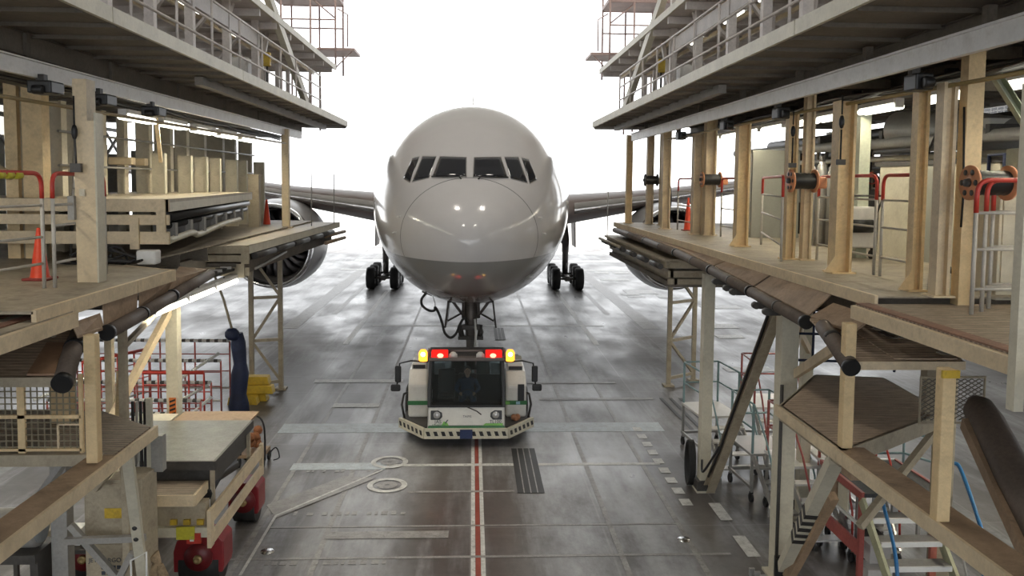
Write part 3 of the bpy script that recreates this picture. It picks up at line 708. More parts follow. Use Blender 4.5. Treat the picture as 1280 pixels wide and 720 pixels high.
for sx in (-1, 1):
    MB().beam(tx(sx * 0.90, 0.17, 0.97), tx(sx * 0.88, 0.52, 2.02), 0.07, 0.09).build('cab_pillar', BLACK, tr)
    MB().beam(tx(sx * 0.90, 1.9, 0.97), tx(sx * 0.88, 1.85, 2.02), 0.07, 0.09).build('cab_pillar', BLACK, tr); MB().beam(tx(sx * 0.90, 1.0, 0.97), tx(sx * 0.88, 1.1, 2.02), 0.06, 0.06).build('cab_pillar', BLACK, tr)
MB().beam(tx(-0.93, 0.17, 0.985), tx(0.93, 0.17, 0.985), 0.05, 0.05).build('windscreen_sill', BLACK, tr)
WSG = glass('tractor_windscreen_glass', (0.72, 0.77, 0.78))
MB().span(tx(-0.86, 1.90, 1.37), tx(0.86, 1.91, 2.0)).build('rear_pane', WSG, tr)
MB().prism(tp([(-0.88, 0.16, 1.0), (0.88, 0.16, 1.0), (0.86, 0.50, 2.0), (-0.86, 0.50, 2.0)]), (0, 0.012, 0)).build('windscreen', WSG, tr)
roof = MB().prism(tp([(-0.95, 0.45, 2.02), (0.95, 0.45, 2.02), (0.95, 1.95, 2.02), (-0.95, 1.95, 2.02)]), (0, 0, 0.05)).build('roof', TD, tr)
# light bar: grey tray, red lamps with a bright core, amber beacons
MB().span(tx(-0.95, 0.38, 2.05), tx(0.95, 0.42, 2.12)).span(tx(-0.95, 0.75, 2.2), tx(0.95, 0.79, 2.24)).span(tx(-0.95, 0.38, 2.05), tx(-0.92, 0.79, 2.28)).span(tx(0.92, 0.38, 2.05), tx(0.95, 0.79, 2.28)).span(tx(-0.95, 0.42, 2.06), tx(0.95, 0.75, 2.09)).build('light_bar', mat('light_bar_grey', (0.16, 0.13, 0.12), 0.5), roof)
RL = mat('red_lamp_housing', (0.55, 0.02, 0.02), 0.25); RC = emit('lit_red_lamp', (1.0, 0.10, 0.06), 9.0); RD = emit('glowing_red_lens', (1.0, 0.02, 0.015), 1.1)
AC = emit('lit_amber_beacon', (1.0, 0.34, 0.03), 3.0); AH = emit('amber_beacon_core', (1.0, 0.75, 0.2), 9.0)
for sx in (-1, 1):
    rl = MB().box(tx(sx * 0.66, 0.56, 2.17), (0.40, 0.3, 0.18)).build('red_lamp', RD, roof, 0.02)
    MB().ball(tx(sx * 0.64, 0.40, 2.17), 0.07, 12, (1.1, 0.5, 0.8)).build('red_lamp_core', RC, rl)
    am = MB().lathe([(0, 0.10), (0.03, 0.11), (0.2, 0.11), (0.27, 0.07), (0.29, 0.0)], tx(sx * 1.06, 0.5, 2.02), (0, 0, 1), 16).build('amber_beacon', AC, roof)
    MB().ball(tx(sx * 1.06, 0.40, 2.2), 0.06).build('beacon_core', AH, am)
    MB().span(tx(sx * 0.93, 0.46, 1.99), tx(sx * 1.14, 0.54, 2.02)).build('beacon_bracket', BLACK, roof)
    MB().lathe([(0, 0.07), (0.05, 0.09), (0.06, 0.0)], tx(sx * 0.33, 0.5, 2.17), (0, -1, 0), 14).box(tx(sx * 0.33, 0.53, 2.13), (0.2, 0.1, 0.1)).build('work_lamp', GREYP, roof)
    MB().box(tx(sx * 0.42, 0.62, 2.2), (0.06, 0.1, 0.12)).build('lamp_bracket', BLACK, roof)
    # mirrors on a bent arm
    ar = MB().tube(tp([(sx * 0.95, 0.48, 2.0), (sx * 1.35, 0.42, 2.04), (sx * 1.62, 0.40, 1.98), (sx * 1.68, 0.42, 1.5), (sx * 1.70, 0.42, 1.35)]), 0.02, 8).build('mirror_arm', BLACK, tr)
    MB().box(tx(sx * 1.66, 0.40, 1.72), (0.15, 0.08, 0.40)).build('mirror', BLACK, ar, 0.03)
    MB().box(tx(sx * 1.72, 0.40, 1.38), (0.24, 0.10, 0.17)).build('wide_mirror', BLACK, ar, 0.04)
    # headlamp in a black pod
    hp = MB()
    o_ = [(0.86, 0.66), (0.86, 0.88), (0.68, 0.885), (0.585, 0.83), (0.575, 0.73), (0.64, 0.66)]
    hp.prism(tp([(sx * a, 0.12 + (z - 0.46) * 0.154, z) for a, z in o_]), (0, -0.03, 0))
    ho = hp.build('headlamp', BLACK, tr, 0.012)
    MB().lathe([(0, 0.085), (0.02, 0.08), (0.03, 0.0)], tx(sx * 0.71, 0.135, 0.775), (0, -1, 0.1), 18).build('headlamp_lens', mat('headlamp_glass', (0.55, 0.55, 0.56), 0.1, metal=0.5), ho)
MB().tube(tp([(0.02, 0.14, 0.97), (0.25, 0.10, 0.88), (0.36, 0.08, 0.80)]), 0.014, 6).build('wiper', BLACK, tr)
# lettering on the nose panel
INK = mat('dark_lettering', (0.05, 0.06, 0.08), 0.5)
def letters(s, loc, size, m, parent, rot=(R(81), 0, 0), align='CENTER', ext=0.002):
    c = bpy.data.curves.new('lettering', 'FONT'); c.body = s; c.size = size; c.align_x = align; c.extrude = ext
    c.materials.append(m); o = bpy.data.objects.new('lettering', c); COL.objects.link(o)
    off = Vector((0, 0, 0)); p = parent
    while p is not None: off += p.location; p = p.parent
    bpy.context.view_layer.update()
    me = bpy.data.meshes.new_from_object(o.evaluated_get(bpy.context.evaluated_depsgraph_get())); me.materials.clear(); me.materials.append(m)
    bpy.data.objects.remove(o); bpy.data.curves.remove(c)
    o = bpy.data.objects.new('lettering', me); COL.objects.link(o)
    o.parent = parent; o.location = Vector(loc) - off; o.rotation_euler = rot; return o
letters('JAS', tx(-0.68, 0.095, 0.585), 0.12, INK, tr); letters('TL100', tx(0.70, 0.095, 0.585), 0.11, INK, tr)
letters('TAIMS', tx(0.02, 0.12, 0.72), 0.075, INK, tr); letters('ECO-MOTION', tx(-0.66, 0.085, 0.53), 0.05, TG, tr)
MB().prism(tp([(-0.52, 0.10, 0.585), (-0.49, 0.10, 0.585), (-0.43, 0.112, 0.67), (-0.46, 0.112, 0.67)]), (0, -0.008, 0)).build('slash_mark', INK, tr)
# seat, wheel, dash
MB().box(tx(-0.50, 0.98, 1.42), (0.42, 0.12, 0.62)).box(tx(-0.50, 0.8, 1.06), (0.42, 0.45, 0.12)).build('spare_seat', BLACK, tr, 0.04)
MB().box(tx(0.02, 1.2, 1.25), (0.46, 0.12, 0.62)).box(tx(0.02, 0.98, 0.92), (0.46, 0.5, 0.12)).build('driver_seat', BLACK, tr, 0.04)
MB().prism(tp([(-0.85, 0.22, 0.9), (0.85, 0.22, 0.9), (0.85, 0.42, 1.02), (-0.85, 0.42, 1.02)]), (0, 0.05, -0.06)).build('dashboard', BLACK, tr)
MB().tube([tx(0.02 + 0.17 * math.cos(a), 0.58 + 0.08 * math.sin(a), 1.12 + 0.15 * math.sin(a)) for a in [2 * PI * k / 20 for k in range(20)]], 0.014, 6, True).tube([tx(0.02, 0.58, 1.12), tx(0.02, 0.45, 0.95)], 0.02).build('steering_wheel', BLACK, tr)

# ------------------------------------------------------------------ the driver
SKIN = mat('skin', (0.42, 0.27, 0.19), 0.5, var=0.05); CLOTH = mat('blue_jacket_cloth', (0.03, 0.06, 0.11), 0.8, var=0.15); HAIR = mat('grey_black_hair', (0.05, 0.048, 0.045), 0.6)
def skinned(name, verts, edges, m, parent, root=0, sub=2):
    me = bpy.data.meshes.new(name); off = Vector((0, 0, 0)); p = parent
    while p is not None: off += p.location; p = p.parent
    me.from_pydata([Vector(v[:3]) - off for v in verts], edges, []); me.materials.append(m)
    o = bpy.data.objects.new(name, me); COL.objects.link(o); o.parent = parent
    sk = o.modifiers.new('skin', 'SKIN'); sk.use_smooth_shade = True
    for i, v in enumerate(verts):
        d = me.skin_vertices[0].data[i]; r = v[3]; d.radius = (r, v[4] if len(v) > 4 else r); d.use_root = (i == root)
    s = o.modifiers.new('smooth', 'SUBSURF'); s.levels = sub; s.render_levels = sub
    return o
px, py = TX + 0.02, 19.6
dr = thing('person', 'driver in a dark blue jacket seated behind the tow tractor windscreen', 'person', (px, py + 0.95, 0.99))
V = [(px, py + 1.0, 1.05, .15, .12), (px, py + 1.02, 1.25, .155, .11), (px, py + 1.0, 1.42, .17, .115), (px, py + 0.98, 1.50, .09, .08), (px, py + 0.96, 1.56, .055)]
E_ = [(0, 1), (1, 2), (2, 3), (3, 4)]
for sx in (-1, 1):
    n = len(V)
    V += [(px + sx * .19, py + .98, 1.43, .065), (px + sx * .29, py + .86, 1.24, .05), (px + sx * .19, py + .66, 1.19, .036)]
    E_ += [(2, n), (n, n + 1), (n + 1, n + 2)]
    n = len(V)
    V += [(px + sx * .11, py + .92, 1.02, .085), (px + sx * .14, py + .52, 1.02, .065), (px + sx * .14, py + .45, 0.62, .05)]
    E_ += [(0, n), (n, n + 1), (n + 1, n + 2)]
skinned('jacket_and_trousers', V, E_, CLOTH, dr)
hc = Vector((px, py + 0.95, 1.66))
hd = MB().ball(hc, 0.105, 20, (0.74, 0.9, 1.1)); hd.ball(hc + Vector((0, -0.095, -0.01)), 0.02, 8, (0.8, 1, 1.3)); hd.ball(hc + Vector((0, -0.05, -0.085)), 0.045, 10, (1, 0.8, 0.7))
for sx in (-1, 1): hd.ball(hc + Vector((sx * 0.078, 0.005, -0.005)), 0.025, 8, (0.4, 0.8, 1.2))
hd.tube([hc + Vector((0, 0.01, -0.15)), hc + Vector((0, 0.0, -0.08))], 0.05, 10)
ho = hd.build('head', SKIN, dr)
MB().ball(hc + Vector((0, 0.022, 0.03)), 0.108, 18, (0.78, 0.9, 1.0)).build('hair', HAIR, ho)
ey = MB()
for sx in (-1, 1): ey.ball(hc + Vector((sx * 0.032, -0.083, 0.015)), 0.011, 8)
ey.build('eyes', BLACK, ho); MB().box(hc + Vector((0, -0.09, -0.055)), (0.045, 0.012, 0.008)).build('mouth', mat('lips', (0.3, 0.13, 0.1), 0.5), ho)
for sx in (-1, 1):
    w = Vector((px + sx * .185, py + .63, 1.185)); V = [(*w, .026, .034), (*(w + Vector((-sx * .012, -.05, .01))), .028, .036), (*(w + Vector((-sx * .015, -.085, .012))), .024, .032)]; E_ = [(0, 1), (1, 2)]
    for k in range(4):
        n = len(V); f = w + Vector((-sx * .016, -.085, .038 - k * .019)); l = (.03, .034, .032, .026)[k]
        V += [(*(f + Vector((-sx * .006, -l, 0))), .0085), (*(f + Vector((-sx * .03, -l - .012, -.004))), .008), (*(f + Vector((-sx * .04, -l + .014, -.008))), .007)]
        E_ += [(2, n), (n, n + 1), (n + 1, n + 2)]
    n = len(V); V += [(*(w + Vector((-sx * .035, -.045, .02))), .011), (*(w + Vector((-sx * .055, -.07, .028))), .009)]; E_ += [(1, n), (n, n + 1)]
    skinned('hand', V, E_, SKIN, dr, 0, 1)
# ------------------------------------------------------------------ shared docking pieces
GRATE = mat('rusty_chequer_grating', (0.33, 0.265, 0.20), 0.65, var=0.25, dirt=(0.09, 0.07, 0.055), dirt_amt=0.8, scale=3.0, stretch=(1, 4, 1))
ZINC = mat('galvanised_tube', (0.42, 0.41, 0.39), 0.4, metal=0.5, var=0.1)
RAILP = mat('rail_grey_paint', (0.50, 0.47, 0.42), 0.45, var=0.1)
HAZE = mat('upper_steel_grey', (0.66, 0.60, 0.56), 0.5, var=0.1)
PANEL = mat('grey_green_panel', (0.36, 0.36, 0.31), 0.55, var=0.05)
LANDM = mat('brightened_brown_plate', (0.52, 0.40, 0.29), 0.6, var=0.22, dirt=(0.22, 0.16, 0.11), dirt_amt=0.7, scale=3.0, stretch=(1, 4, 1))  # lighter copy of GRATE, making up for missing light on ramps and landing
MESH = grating('woven_wire', (0.13, 0.115, 0.09), 0.055, 0.78, diamond=True, axes=('X', 'Z'))
MESH_SQ = grating('welded_wire', (0.20, 0.17, 0.11), 0.07, 0.82, axes=('X', 'Z'))
ALU = mat('bare_aluminium', (0.5, 0.5, 0.5), 0.35, metal=0.7, var=0.08)
TEAL = mat('faded_teal_paint', (0.22, 0.33, 0.34), 0.45, var=0.1)
PINK = mat('faded_red_paint', (0.40, 0.10, 0.085), 0.5, var=0.15)
DBLUE = mat('blue_handrail_paint', (0.03, 0.17, 0.40), 0.4)

ribbed(GRATE, 0.075); ribbed(LANDM, 0.07, 0.7)
def deck_post(label, x, y, z0, z1, w=0.24, m=None, group=None, split=None, foot=True, d=None):
    """H-section post standing on a deck: shaft, base plate and gussets."""
    d = d or w
    t = thing('deck_post', label, 'steel post', (x, y, z0), group)
    MB().beam((x - w / 2 + 0.02, y, z0 + 0.02), (x - w / 2 + 0.02, y, z1), 0.04, d, (0, 1, 0)).beam((x + w / 2 - 0.02, y, z0 + 0.02), (x + w / 2 - 0.02, y, z1), 0.04, d, (0, 1, 0)).beam((x, y, z0 + 0.02), (x, y, z1), w - 0.06, 0.03, (0, 1, 0)).build('shaft', m or CREAM_Y, t)
    MB().box((x, y, z0 + 0.012), (w + 0.1, d + 0.1, 0.024)).build('base_plate', m or CREAM_Y, t)
    if foot:
        g = MB()
        g.prism([(x - w / 2, y - d / 2, z0 + 0.02), (x - w / 2 - 0.16, y - d / 2, z0 + 0.02), (x - w / 2, y - d / 2, z0 + 0.26)], (0, 0.02, 0))
        g.build('gusset', m or CREAM_Y, t)
    return t
def box_post(name, label, x, y, z0, z1, w, d, m, cat='steel column', group=None, plate=True):
    t = thing(name, label, cat, (x, y, z0), group); LAST[0] = t
    MB().span((x - w / 2, y - d / 2, z0), (x + w / 2, y + d / 2, z1)).build('shaft', m, t, 0.01)
    if plate: MB().box((x, y, z0 + 0.02), (w + 0.16, d + 0.16, 0.04)).build('base_plate', m, t)
    return t
def gate(label, p, q, z, h=1.48, bars=(0.28, 0.72, 1.12), red=0.36, group=None, m=None, r=0.024):
    """Barrier gate: bent tube frame with the top painted red, cross bars."""
    p, q = Vector((*p, z)), Vector((*q, z)); up = Vector((0, 0, h))
    t = thing('safety_gate', label, 'safety gate', tuple((p + q) / 2), group)
    mm = m or RAILP
    MB().tube([p, p + Vector((0, 0, h - red))], r, 8).build('upright', mm, t)
    MB().tube([q, q + Vector((0, 0, h - red))], r, 8).build('upright', mm, t)
    a, b = p + up, q + up
    lo = Vector((0, 0, h - red))
    rr = min(0.16, (q - p).length * 0.3)
    MB().tube([p + lo] + bend(p + lo, a, b, rr) + bend(a, b, q + lo, rr) + [q + lo], r * 1.12, 8).build('red_top_rail', REDP, t)
    for k in bars: MB().tube([p + Vector((0, 0, k)), q + Vector((0, 0, k))], r * 0.75, 6).build('cross_bar', mm, t)
    return t
def reel(label, c, L, r, group, col=REEL):
    """Cable reel: black wound drum between two orange flanges with holes, on a bracket."""
    x, y, z = c
    t = thing('cable_reel', label, 'cable reel', (x, y, z), group)
    pf = []
    n = 12
    for k in range(n + 1): pf += [(-L / 2 + L * k / n, r * (0.80 + 0.05 * (k % 2)))]
    MB().lathe([(-L / 2, 0.01)] + pf + [(L / 2, 0.01)], c, (1, 0, 0), 24).build('wound_cable', BLACK, t)
    for s in (-1, 1):
        f = MB().lathe([(-0.015, 0.01), (-0.015, r * 1.18), (0.015, r * 1.18), (0.015, 0.01)], (x + s * L / 2, y, z), (1, 0, 0), 28)
        fo = f.build('flange', col, t)
        h = MB()
        for k in range(6):
            a = 2 * PI * k / 6; h.lathe([(0, 0.0), (0, r * 0.2), (0.008, r * 0.2), (0.008, 0)], (x + s * L / 2 + s * 0.016, y + r * 0.78 * math.cos(a), z + r * 0.78 * math.sin(a)), (s, 0, 0), 10)
        h.lathe([(0, 0), (0, r * 0.3), (0.05, r * 0.25), (0.05, 0)], (x + s * L / 2 + s * 0.016, y, z), (s, 0, 0), 12)
        h.build('flange_holes_and_boss', DARK, fo)
    MB().box((x, y + r + 0.02, z), (L * 0.5, 0.06, 0.1)).build('bracket', col, t); MB().box((x + L / 2 + 0.12, y, z - 0.03), (0.16, 0.18, 0.2)).build('motor', col, t, 0.03)
    return t
def cone(label, x, y, z, h=0.72):
    t = thing('traffic_cone', label, 'traffic cone', (x, y, z))
    MB().lathe([(0.03, 0.13), (0.05, 0.115), (h - 0.02, 0.028), (h, 0.018), (h, 0.0)], (x, y, z), (0, 0, 1), 24).build('cone_body', ORANGE, t)
    MB().box((x, y, z + 0.018), (0.32, 0.32, 0.036)).build('cone_foot', mat('cone_foot', (0.25, 0.03, 0.02), 0.5) if not bpy.data.materials.get('cone_foot') else bpy.data.materials['cone_foot'], t, 0.012)
    return t
def strip_lamp(label, x, y, z, group, L=1.25, power=85):
    t = thing('strip_lamp', label, 'fluorescent lamp', (x, y, z), group)
    MB().span((x - 0.09, y - L / 2, z + 0.03), (x + 0.09, y + L / 2, z + 0.10)).span((x - 0.07, y - L / 2 - 0.05, z - 0.05), (x + 0.07, y - L / 2, z + 0.1)).span((x - 0.07, y + L / 2, z - 0.05), (x + 0.07, y + L / 2 + 0.05, z + 0.1)).build('housing', GREYP, t)
    for e in (-0.055, 0.055): MB().cyl((x + e, y - L / 2, z - 0.03), (x + e, y + L / 2, z - 0.03), 0.05, 10).build('tube', TUBE_ON, t)
    MB().span((x - 0.01, y - 0.02, z + 0.1), (x + 0.01, y + 0.02, z + 0.138)).build('hanger', DARK, t)
    l = bpy.data.lights.new('strip_lamp_light', 'AREA'); l.shape = 'RECTANGLE'; l.size = 0.14; l.size_y = L; l.energy = power; l.color = (1, 0.90, 0.68)
    lo = bpy.data.objects.new('strip_lamp_light', l); COL.objects.link(lo); lo.location = (x, y, z - 0.06)
    return t
def railing(name, label, pts, posts, h, z, m, cat='railing', levels=(0.5, 1.0), kick=True, group=None, r=0.022):
    """Handrail run along pts (xy), posts at parameters along it."""
    P = [Vector((*p, z)) for p in pts]
    t = thing(name, label, cat, tuple(P[0]), group)
    for lv in levels: MB().tube([p + Vector((0, 0, h * lv)) for p in P], r, 8).build('rail', m, t)
    if kick:
        k = MB()
        for a, b in zip(P, P[1:]): k.beam(a + Vector((0, 0, 0.06)), b + Vector((0, 0, 0.06)), 0.012, 0.12)
        k.build('toe_board', m, t)
    for a, b, n in posts:
        a, b = Vector((*a, z)), Vector((*b, z))
        for i in range(n):
            p = a + (b - a) * (i / max(1, n - 1)); MB().tube([p, p + Vector((0, 0, h))], r, 8).build('post', m, t)
    return t

LAST = [None]
def kids_last(): return LAST[0]
# ------------------------------------------------------------------ reel-side docking: main deck
DZ = 5.05
dk = thing('dock_deck', 'long worn beige work deck carrying the cable reels and red topped gates', 'work platform', (8.0, 18.5, DZ))
MB().span((4.85, 9.7, DZ - 0.02), (12.5, 28.3, DZ)).build('deck_plate', DECK, dk)
for y0, y1 in ((9.7, 13.6), (13.62, 17.9), (17.92, 28.3)):
    MB().span((4.83, y0, DZ - 0.14), (4.87, y1, DZ + 0.012)).span((4.85, y0, DZ - 0.14), (4.98, y1, DZ - 0.12)).build('edge_beam', CREAM, dk)
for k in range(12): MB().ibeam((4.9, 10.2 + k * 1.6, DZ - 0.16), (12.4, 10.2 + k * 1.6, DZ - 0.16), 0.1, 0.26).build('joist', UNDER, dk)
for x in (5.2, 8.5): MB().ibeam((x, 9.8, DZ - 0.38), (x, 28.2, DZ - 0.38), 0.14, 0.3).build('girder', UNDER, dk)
# hinged flap plates hanging off the edge and the dark bumper pipes along them
edge = lambda y: Vector((4.86, y, DZ - 0.13))
pipe = [(4.66, 27.0, 4.86), (4.63, 22.0, 4.85), (4.60, 18.5, 4.83), (4.57, 15.6, 4.74), (4.53, 13.2, 4.64), (4.50, 10.85, 4.53)]
def pipe_at(y, P):
    for a, b in zip(P, P[1:]):
        if a[1] >= y >= b[1]: return Vector(a).lerp(Vector(b), (a[1] - y) / (a[1] - b[1]))
for y0, y1 in ((27.0, 22.1), (22.0, 18.6), (18.5, 15.7), (15.6, 13.3), (13.2, 10.95)):
    a, b = pipe_at(y0, pipe), pipe_at(y1, pipe)
    MB().prism([edge(y0), edge(y1), b + Vector((0.05, 0, 0.09)), a + Vector((0.05, 0, 0.09))], (0, 0, -0.02)).build('flap_plate', FLAP, dk)
    r = MB().tube([a, b], 0.088, 16).build('bumper_pipe', ROLL, dk)
    MB().cyl(b + (a - b).normalized() * 0.02, b - (a - b).normalized() * 0.06, 0.096, 16).build('pipe_collar', BLACK, r)
    MB().cyl(b + (a - b) * 0.45, b + (a - b) * 0.48, 0.093, 16).build('pipe_band', DARK, r)
MB().prism([(4.86, 10.9, 4.80), (4.86, 9.75, 4.80), (4.6, 9.75, 4.62), (4.55, 10.9, 4.62)], (0, 0, -0.03)).build('flap_plate', FLAP, dk)
for y in (15.0, 14.3, 13.9, 12.7, 12.2):
    c = pipe_at(y, pipe); MB().box(c + Vector((0.02, 0, -0.12)), (0.16, 0.12, 0.1)).cyl(c + Vector((-0.1, 0.06, -0.12)), c + Vector((-0.1, -0.06, -0.12)), 0.055, 10).build('pipe_clamp', DARK, dk)
# near grating deck, a step lower
nd = thing('step_deck', 'rusty grated near end deck with a cream edge beside the reels', 'work platform', (7, 7.4, 4.95))
MB().span((4.56, 4.4, 4.93), (11, 9.62, 4.97)).build('grating', GRATE, nd)
MB().span((4.50, 4.4, 4.80), (4.58, 9.62, 4.955)).build('edge_beam', CREAM, nd)
MB().span((4.56, 4.4, 4.97), (4.72, 9.62, 4.985)).build('kick_strip', mat('rust_red_strip', (0.22, 0.11, 0.075), 0.6, var=0.3), nd)
for k in range(4): MB().ibeam((4.6, 5.2 + k * 1.35, 4.83), (11, 5.2 + k * 1.35, 4.83), 0.1, 0.2).build('joist', UNDER, nd)
# ramp plate below with its own pipe
rp = thing('ramp_plate', 'brown sloping grated ramp plate under the rusty near end deck', 'ramp', (5.2, 10, 4.4))
MB().prism([(4.46, 10.7, 4.62), (4.44, 9.35, 4.33), (5.75, 9.35, 4.33), (6.1, 10.7, 4.62)], (0, 0, -0.03)).build('plate', LANDM, rp)
MB().prism([(4.80, 10.55, 4.60), (4.95, 9.4, 4.36), (5.7, 9.4, 4.36), (5.9, 10.55, 4.60)], (0, 0, -0.012)).build('grating', LANDM, rp)
MB().beam((4.46, 9.34, 4.29), (5.76, 9.34, 4.29), 0.03, 0.1).build('edge_beam', CREAM, rp)
MB().tube([(4.47, 10.3, 4.58), (4.43, 9.95, 4.50), (4.38, 9.30, 4.28)], 0.10, 18).build('bumper_pipe', ROLL, rp)
MB().cyl((4.44, 9.98, 4.505), (4.435, 9.90, 4.485), 0.108, 18).build('pipe_collar', BLACK, rp); MB().cyl((4.382, 9.33, 4.29), (4.378, 9.27, 4.272), 0.104, 18).build('pipe_collar', BLACK, rp)
# pulled-out shelf at the far end
sh = thing('pull_out_shelf', 'beige pulled-out shelf stack over the engine beyond the reel dock', 'work platform', (5.6, 23.5, 4.6))
MB().span((4.5, 19.2, 4.56), (6.4, 28.2, 4.62)).build('deck_plate', BEIGE, sh)
for z0, z1 in ((4.40, 4.55), (4.18, 4.34), (4.02, 4.15)):
    MB().span((4.55 + (4.55 - z1) * 0.5, 19.25, z0), (4.62 + (4.55 - z1) * 0.5, 28.0, z1)).span((4.6, 19.25, z0), (6.4, 19.33, z1)).build('shelf_beam', BEIGE, sh)
for y in (20.0, 21.6, 23.2, 24.8, 26.4, 27.8):
    MB().cyl((4.47, y - 0.5, 4.42), (4.47, y + 0.5, 4.42), 0.07, 10).build('roller', DARK, sh)
MB().span((4.65, 19.3, 3.95), (6.3, 28.0, 4.06)).build('slide_frame', UNDER, sh)
MB().tube([(4.36, 28.3, 4.50), (4.36, 24.5, 4.50)], 0.05, 8).build('guard_tube', BEIGE, sh)
one(MB().tube([(4.55, 27.9, 4.6), (4.55, 27.9, 5.5), (4.56, 27.9, 6.1)], 0.018, 6), 'marker_pole', ZINC, 'thin pole standing on the far tip of the reel dock shelf', 'pole')
# truss trestle below the shelf
def trestle(label, a, b, h, m, n=3, w=0.13, group=None):
    a, b = Vector((*a, 0)), Vector((*b, 0))
    t = thing('trestle', label, 'trestle', tuple((a + b) / 2), group)
    up = Vector((0, 0, h))
    for p in (a, b):
        l = MB().beam(p, p + up, w, w, (0, 1, 0)).build('leg', m, t); MB().box(p + Vector((0, 0, 0.03)), (w + 0.2, w + 0.2, 0.06)).build('foot', m, l)
    for k in range(n + 1):
        z = Vector((0, 0, 0.25 + (h - 0.4) * k / n)); MB().beam(a + z, b + z, 0.09, 0.09).build('rung', m, t)
        if k < n:
            z2 = Vector((0, 0, 0.25 + (h - 0.4) * (k + 1) / n)); p, q = (a, b) if k % 2 else (b, a)
            MB().beam(p + z, q + z2, 0.08, 0.08).build('brace', m, t)
    return t
trestle('pale braced trestle below the beige shelf on the reel side', (6.22, 25.7), (7.2, 26.4), 4.0, BEIGE)
# columns under the deck
colg = 'columns carrying the reel dock'
ca = box_post('steel_column', 'slim pale column on the floor below the reel dock, with a caster stand behind', 4.86, 16.8, 0, 4.55, 0.22, 0.24, CREAM_W, group=colg)
MB().box((4.86, 16.8, 0.12), (0.36, 0.38, 0.24)).build('dark_foot', DARK, ca)
cb2 = box_post('steel_column', 'broad pale column rising through the brown landing to the reel dock', 5.06, 13.0, 0, 4.62, 0.28, 0.28, CREAM_W, group=colg)
MB().tube([(4.94, 12.84, 0.1), (4.94, 12.84, 3.2)], 0.03, 6).build('conduit', DARK, cb2)
MB().box((4.98, 12.83, 0.2), (0.14, 0.06, 0.4)).build('corner_guard', BLACK, cb2)
box_post('steel_column', 'narrow column standing behind the brown landing under the reel dock', 6.3, 15.2, 0, 4.6, 0.2, 0.2, CREAM_W, group=colg)
box_post('steel_column', 'column behind the white stair treads with a red board on it', 7.3, 12.3, 0, 4.5, 0.24, 0.24, BEIGE, group=colg)
one(MB().span((7.06, 12.1, 0.0), (7.16, 12.16, 2.85)), 'red_board', mat('salmon_board', (0.55, 0.17, 0.12), 0.5), 'salmon red board fixed upright beside a column above the stairs', 'board')
br = thing('diagonal_brace', 'long pale diagonal brace leaning from the broad column to the slim one', 'brace', (4.9, 16.4, 0.1))
MB().ibeam((4.88, 16.45, 0.15), (5.04, 13.25, 4.55), 0.18, 0.2).build('shaft', BEIGE, br)
MB().tube(smooth_path([(4.78, 16.2, 0.5), (4.80, 15.6, 1.2), (4.86, 14.8, 2.4), (4.92, 13.9, 3.7), (4.96, 13.4, 4.5)], 3), 0.028, 6).tube(smooth_path([(4.76, 16.6, 0.7), (4.66, 16.2, 0.6), (4.72, 15.9, 0.9), (4.8, 15.6, 1.3)]), 0.025, 6).build('cable', BLACK, br)
# landing, stringer and posts
ld = thing('landing', 'brown steel landing hung below the reel dock beside the broad column', 'landing', (5.3, 11, 3.3))
LP = [(4.32, 11.25), (4.32, 9.3), (6.45, 10.9), (6.6, 12.9), (5.6, 13.1)]
MB().plate([(x, y, 3.30) for x, y in LP], 0.03).build('chequer_plate', LANDM, ld)
fr = MB(); 
for i in range(len(LP)):
    a, b = LP[i], LP[(i + 1) % len(LP)]; fr.beam((*a, 3.2), (*b, 3.2), 0.05, 0.2)
fr.build('edge_frame', BEIGE, ld)
MB().beam((6.4, 10.9, 3.1), (5.0, 10.2, 2.0), 0.08, 0.1).build('knee_brace', BEIGE, ld)
sg = thing('stringer', 'long brown stringer beam sloping past the stairs below the reel landing', 'beam', (4.4, 7, 3.2))
MB().span((4.27, 4.6, 3.28), (4.62, 9.4, 3.30)).build('top_flange', FLAP, sg); MB().span((4.25, 4.6, 3.16), (4.285, 11.3, 3.31)).build('web', CREAM, sg)
MB().span((4.29, 9.0, 3.05), (4.6, 9.25, 3.28)).build('bracket', FLAP, sg)
for lab, x, y, z0, z1, w in (('short cream post between the brown landing and the bumper pipe', 4.40, 9.42, 3.3, 4.78, 0.13), ('cream post with a yellow label standing on the brown stringer', 4.33, 7.30, 3.3, 4.72, 0.125), ('stubby cream post at the back corner of the brown landing', 6.2, 10.85, 3.3, 4.32, 0.16)):
    box_post('landing_post', lab, x, y, z0, z1, w, w, CREAM_Y if z1 > 4.7 else BEIGE, 'steel post', 'posts on the reel landing', plate=False)
    if 'yellow' in lab: MB().box((4.33, 7.23, 4.68), (0.16, 0.03, 0.07)).build('yellow_label', YELLOW, kids_last())
bz = thing('striped_brace', 'pale diagonal brace with black hazard stripes below the brown landing', 'brace', (5.0, 12.7, 0.1))
p, q = Vector((4.36, 9.55, 3.12)), Vector((5.02, 12.75, 0.25)); MB().beam(p, q, 0.16, 0.16).build('shaft', CREAM_W, bz)
st = MB(); d = (q - p).normalized()
for k in range(5):
    c = p + (q - p) * (0.40 + k * 0.06); st.beam(c, c + d * 0.14, 0.17, 0.17)
st.build('hazard_stripes', BLACK, bz)
one(MB().beam((5.05, 12.6, 0.15), (5.22, 11.5, 1.9), 0.14, 0.14), 'floor_brace', FLAP, 'brown brace rising from the column foot toward the red stand', 'brace')
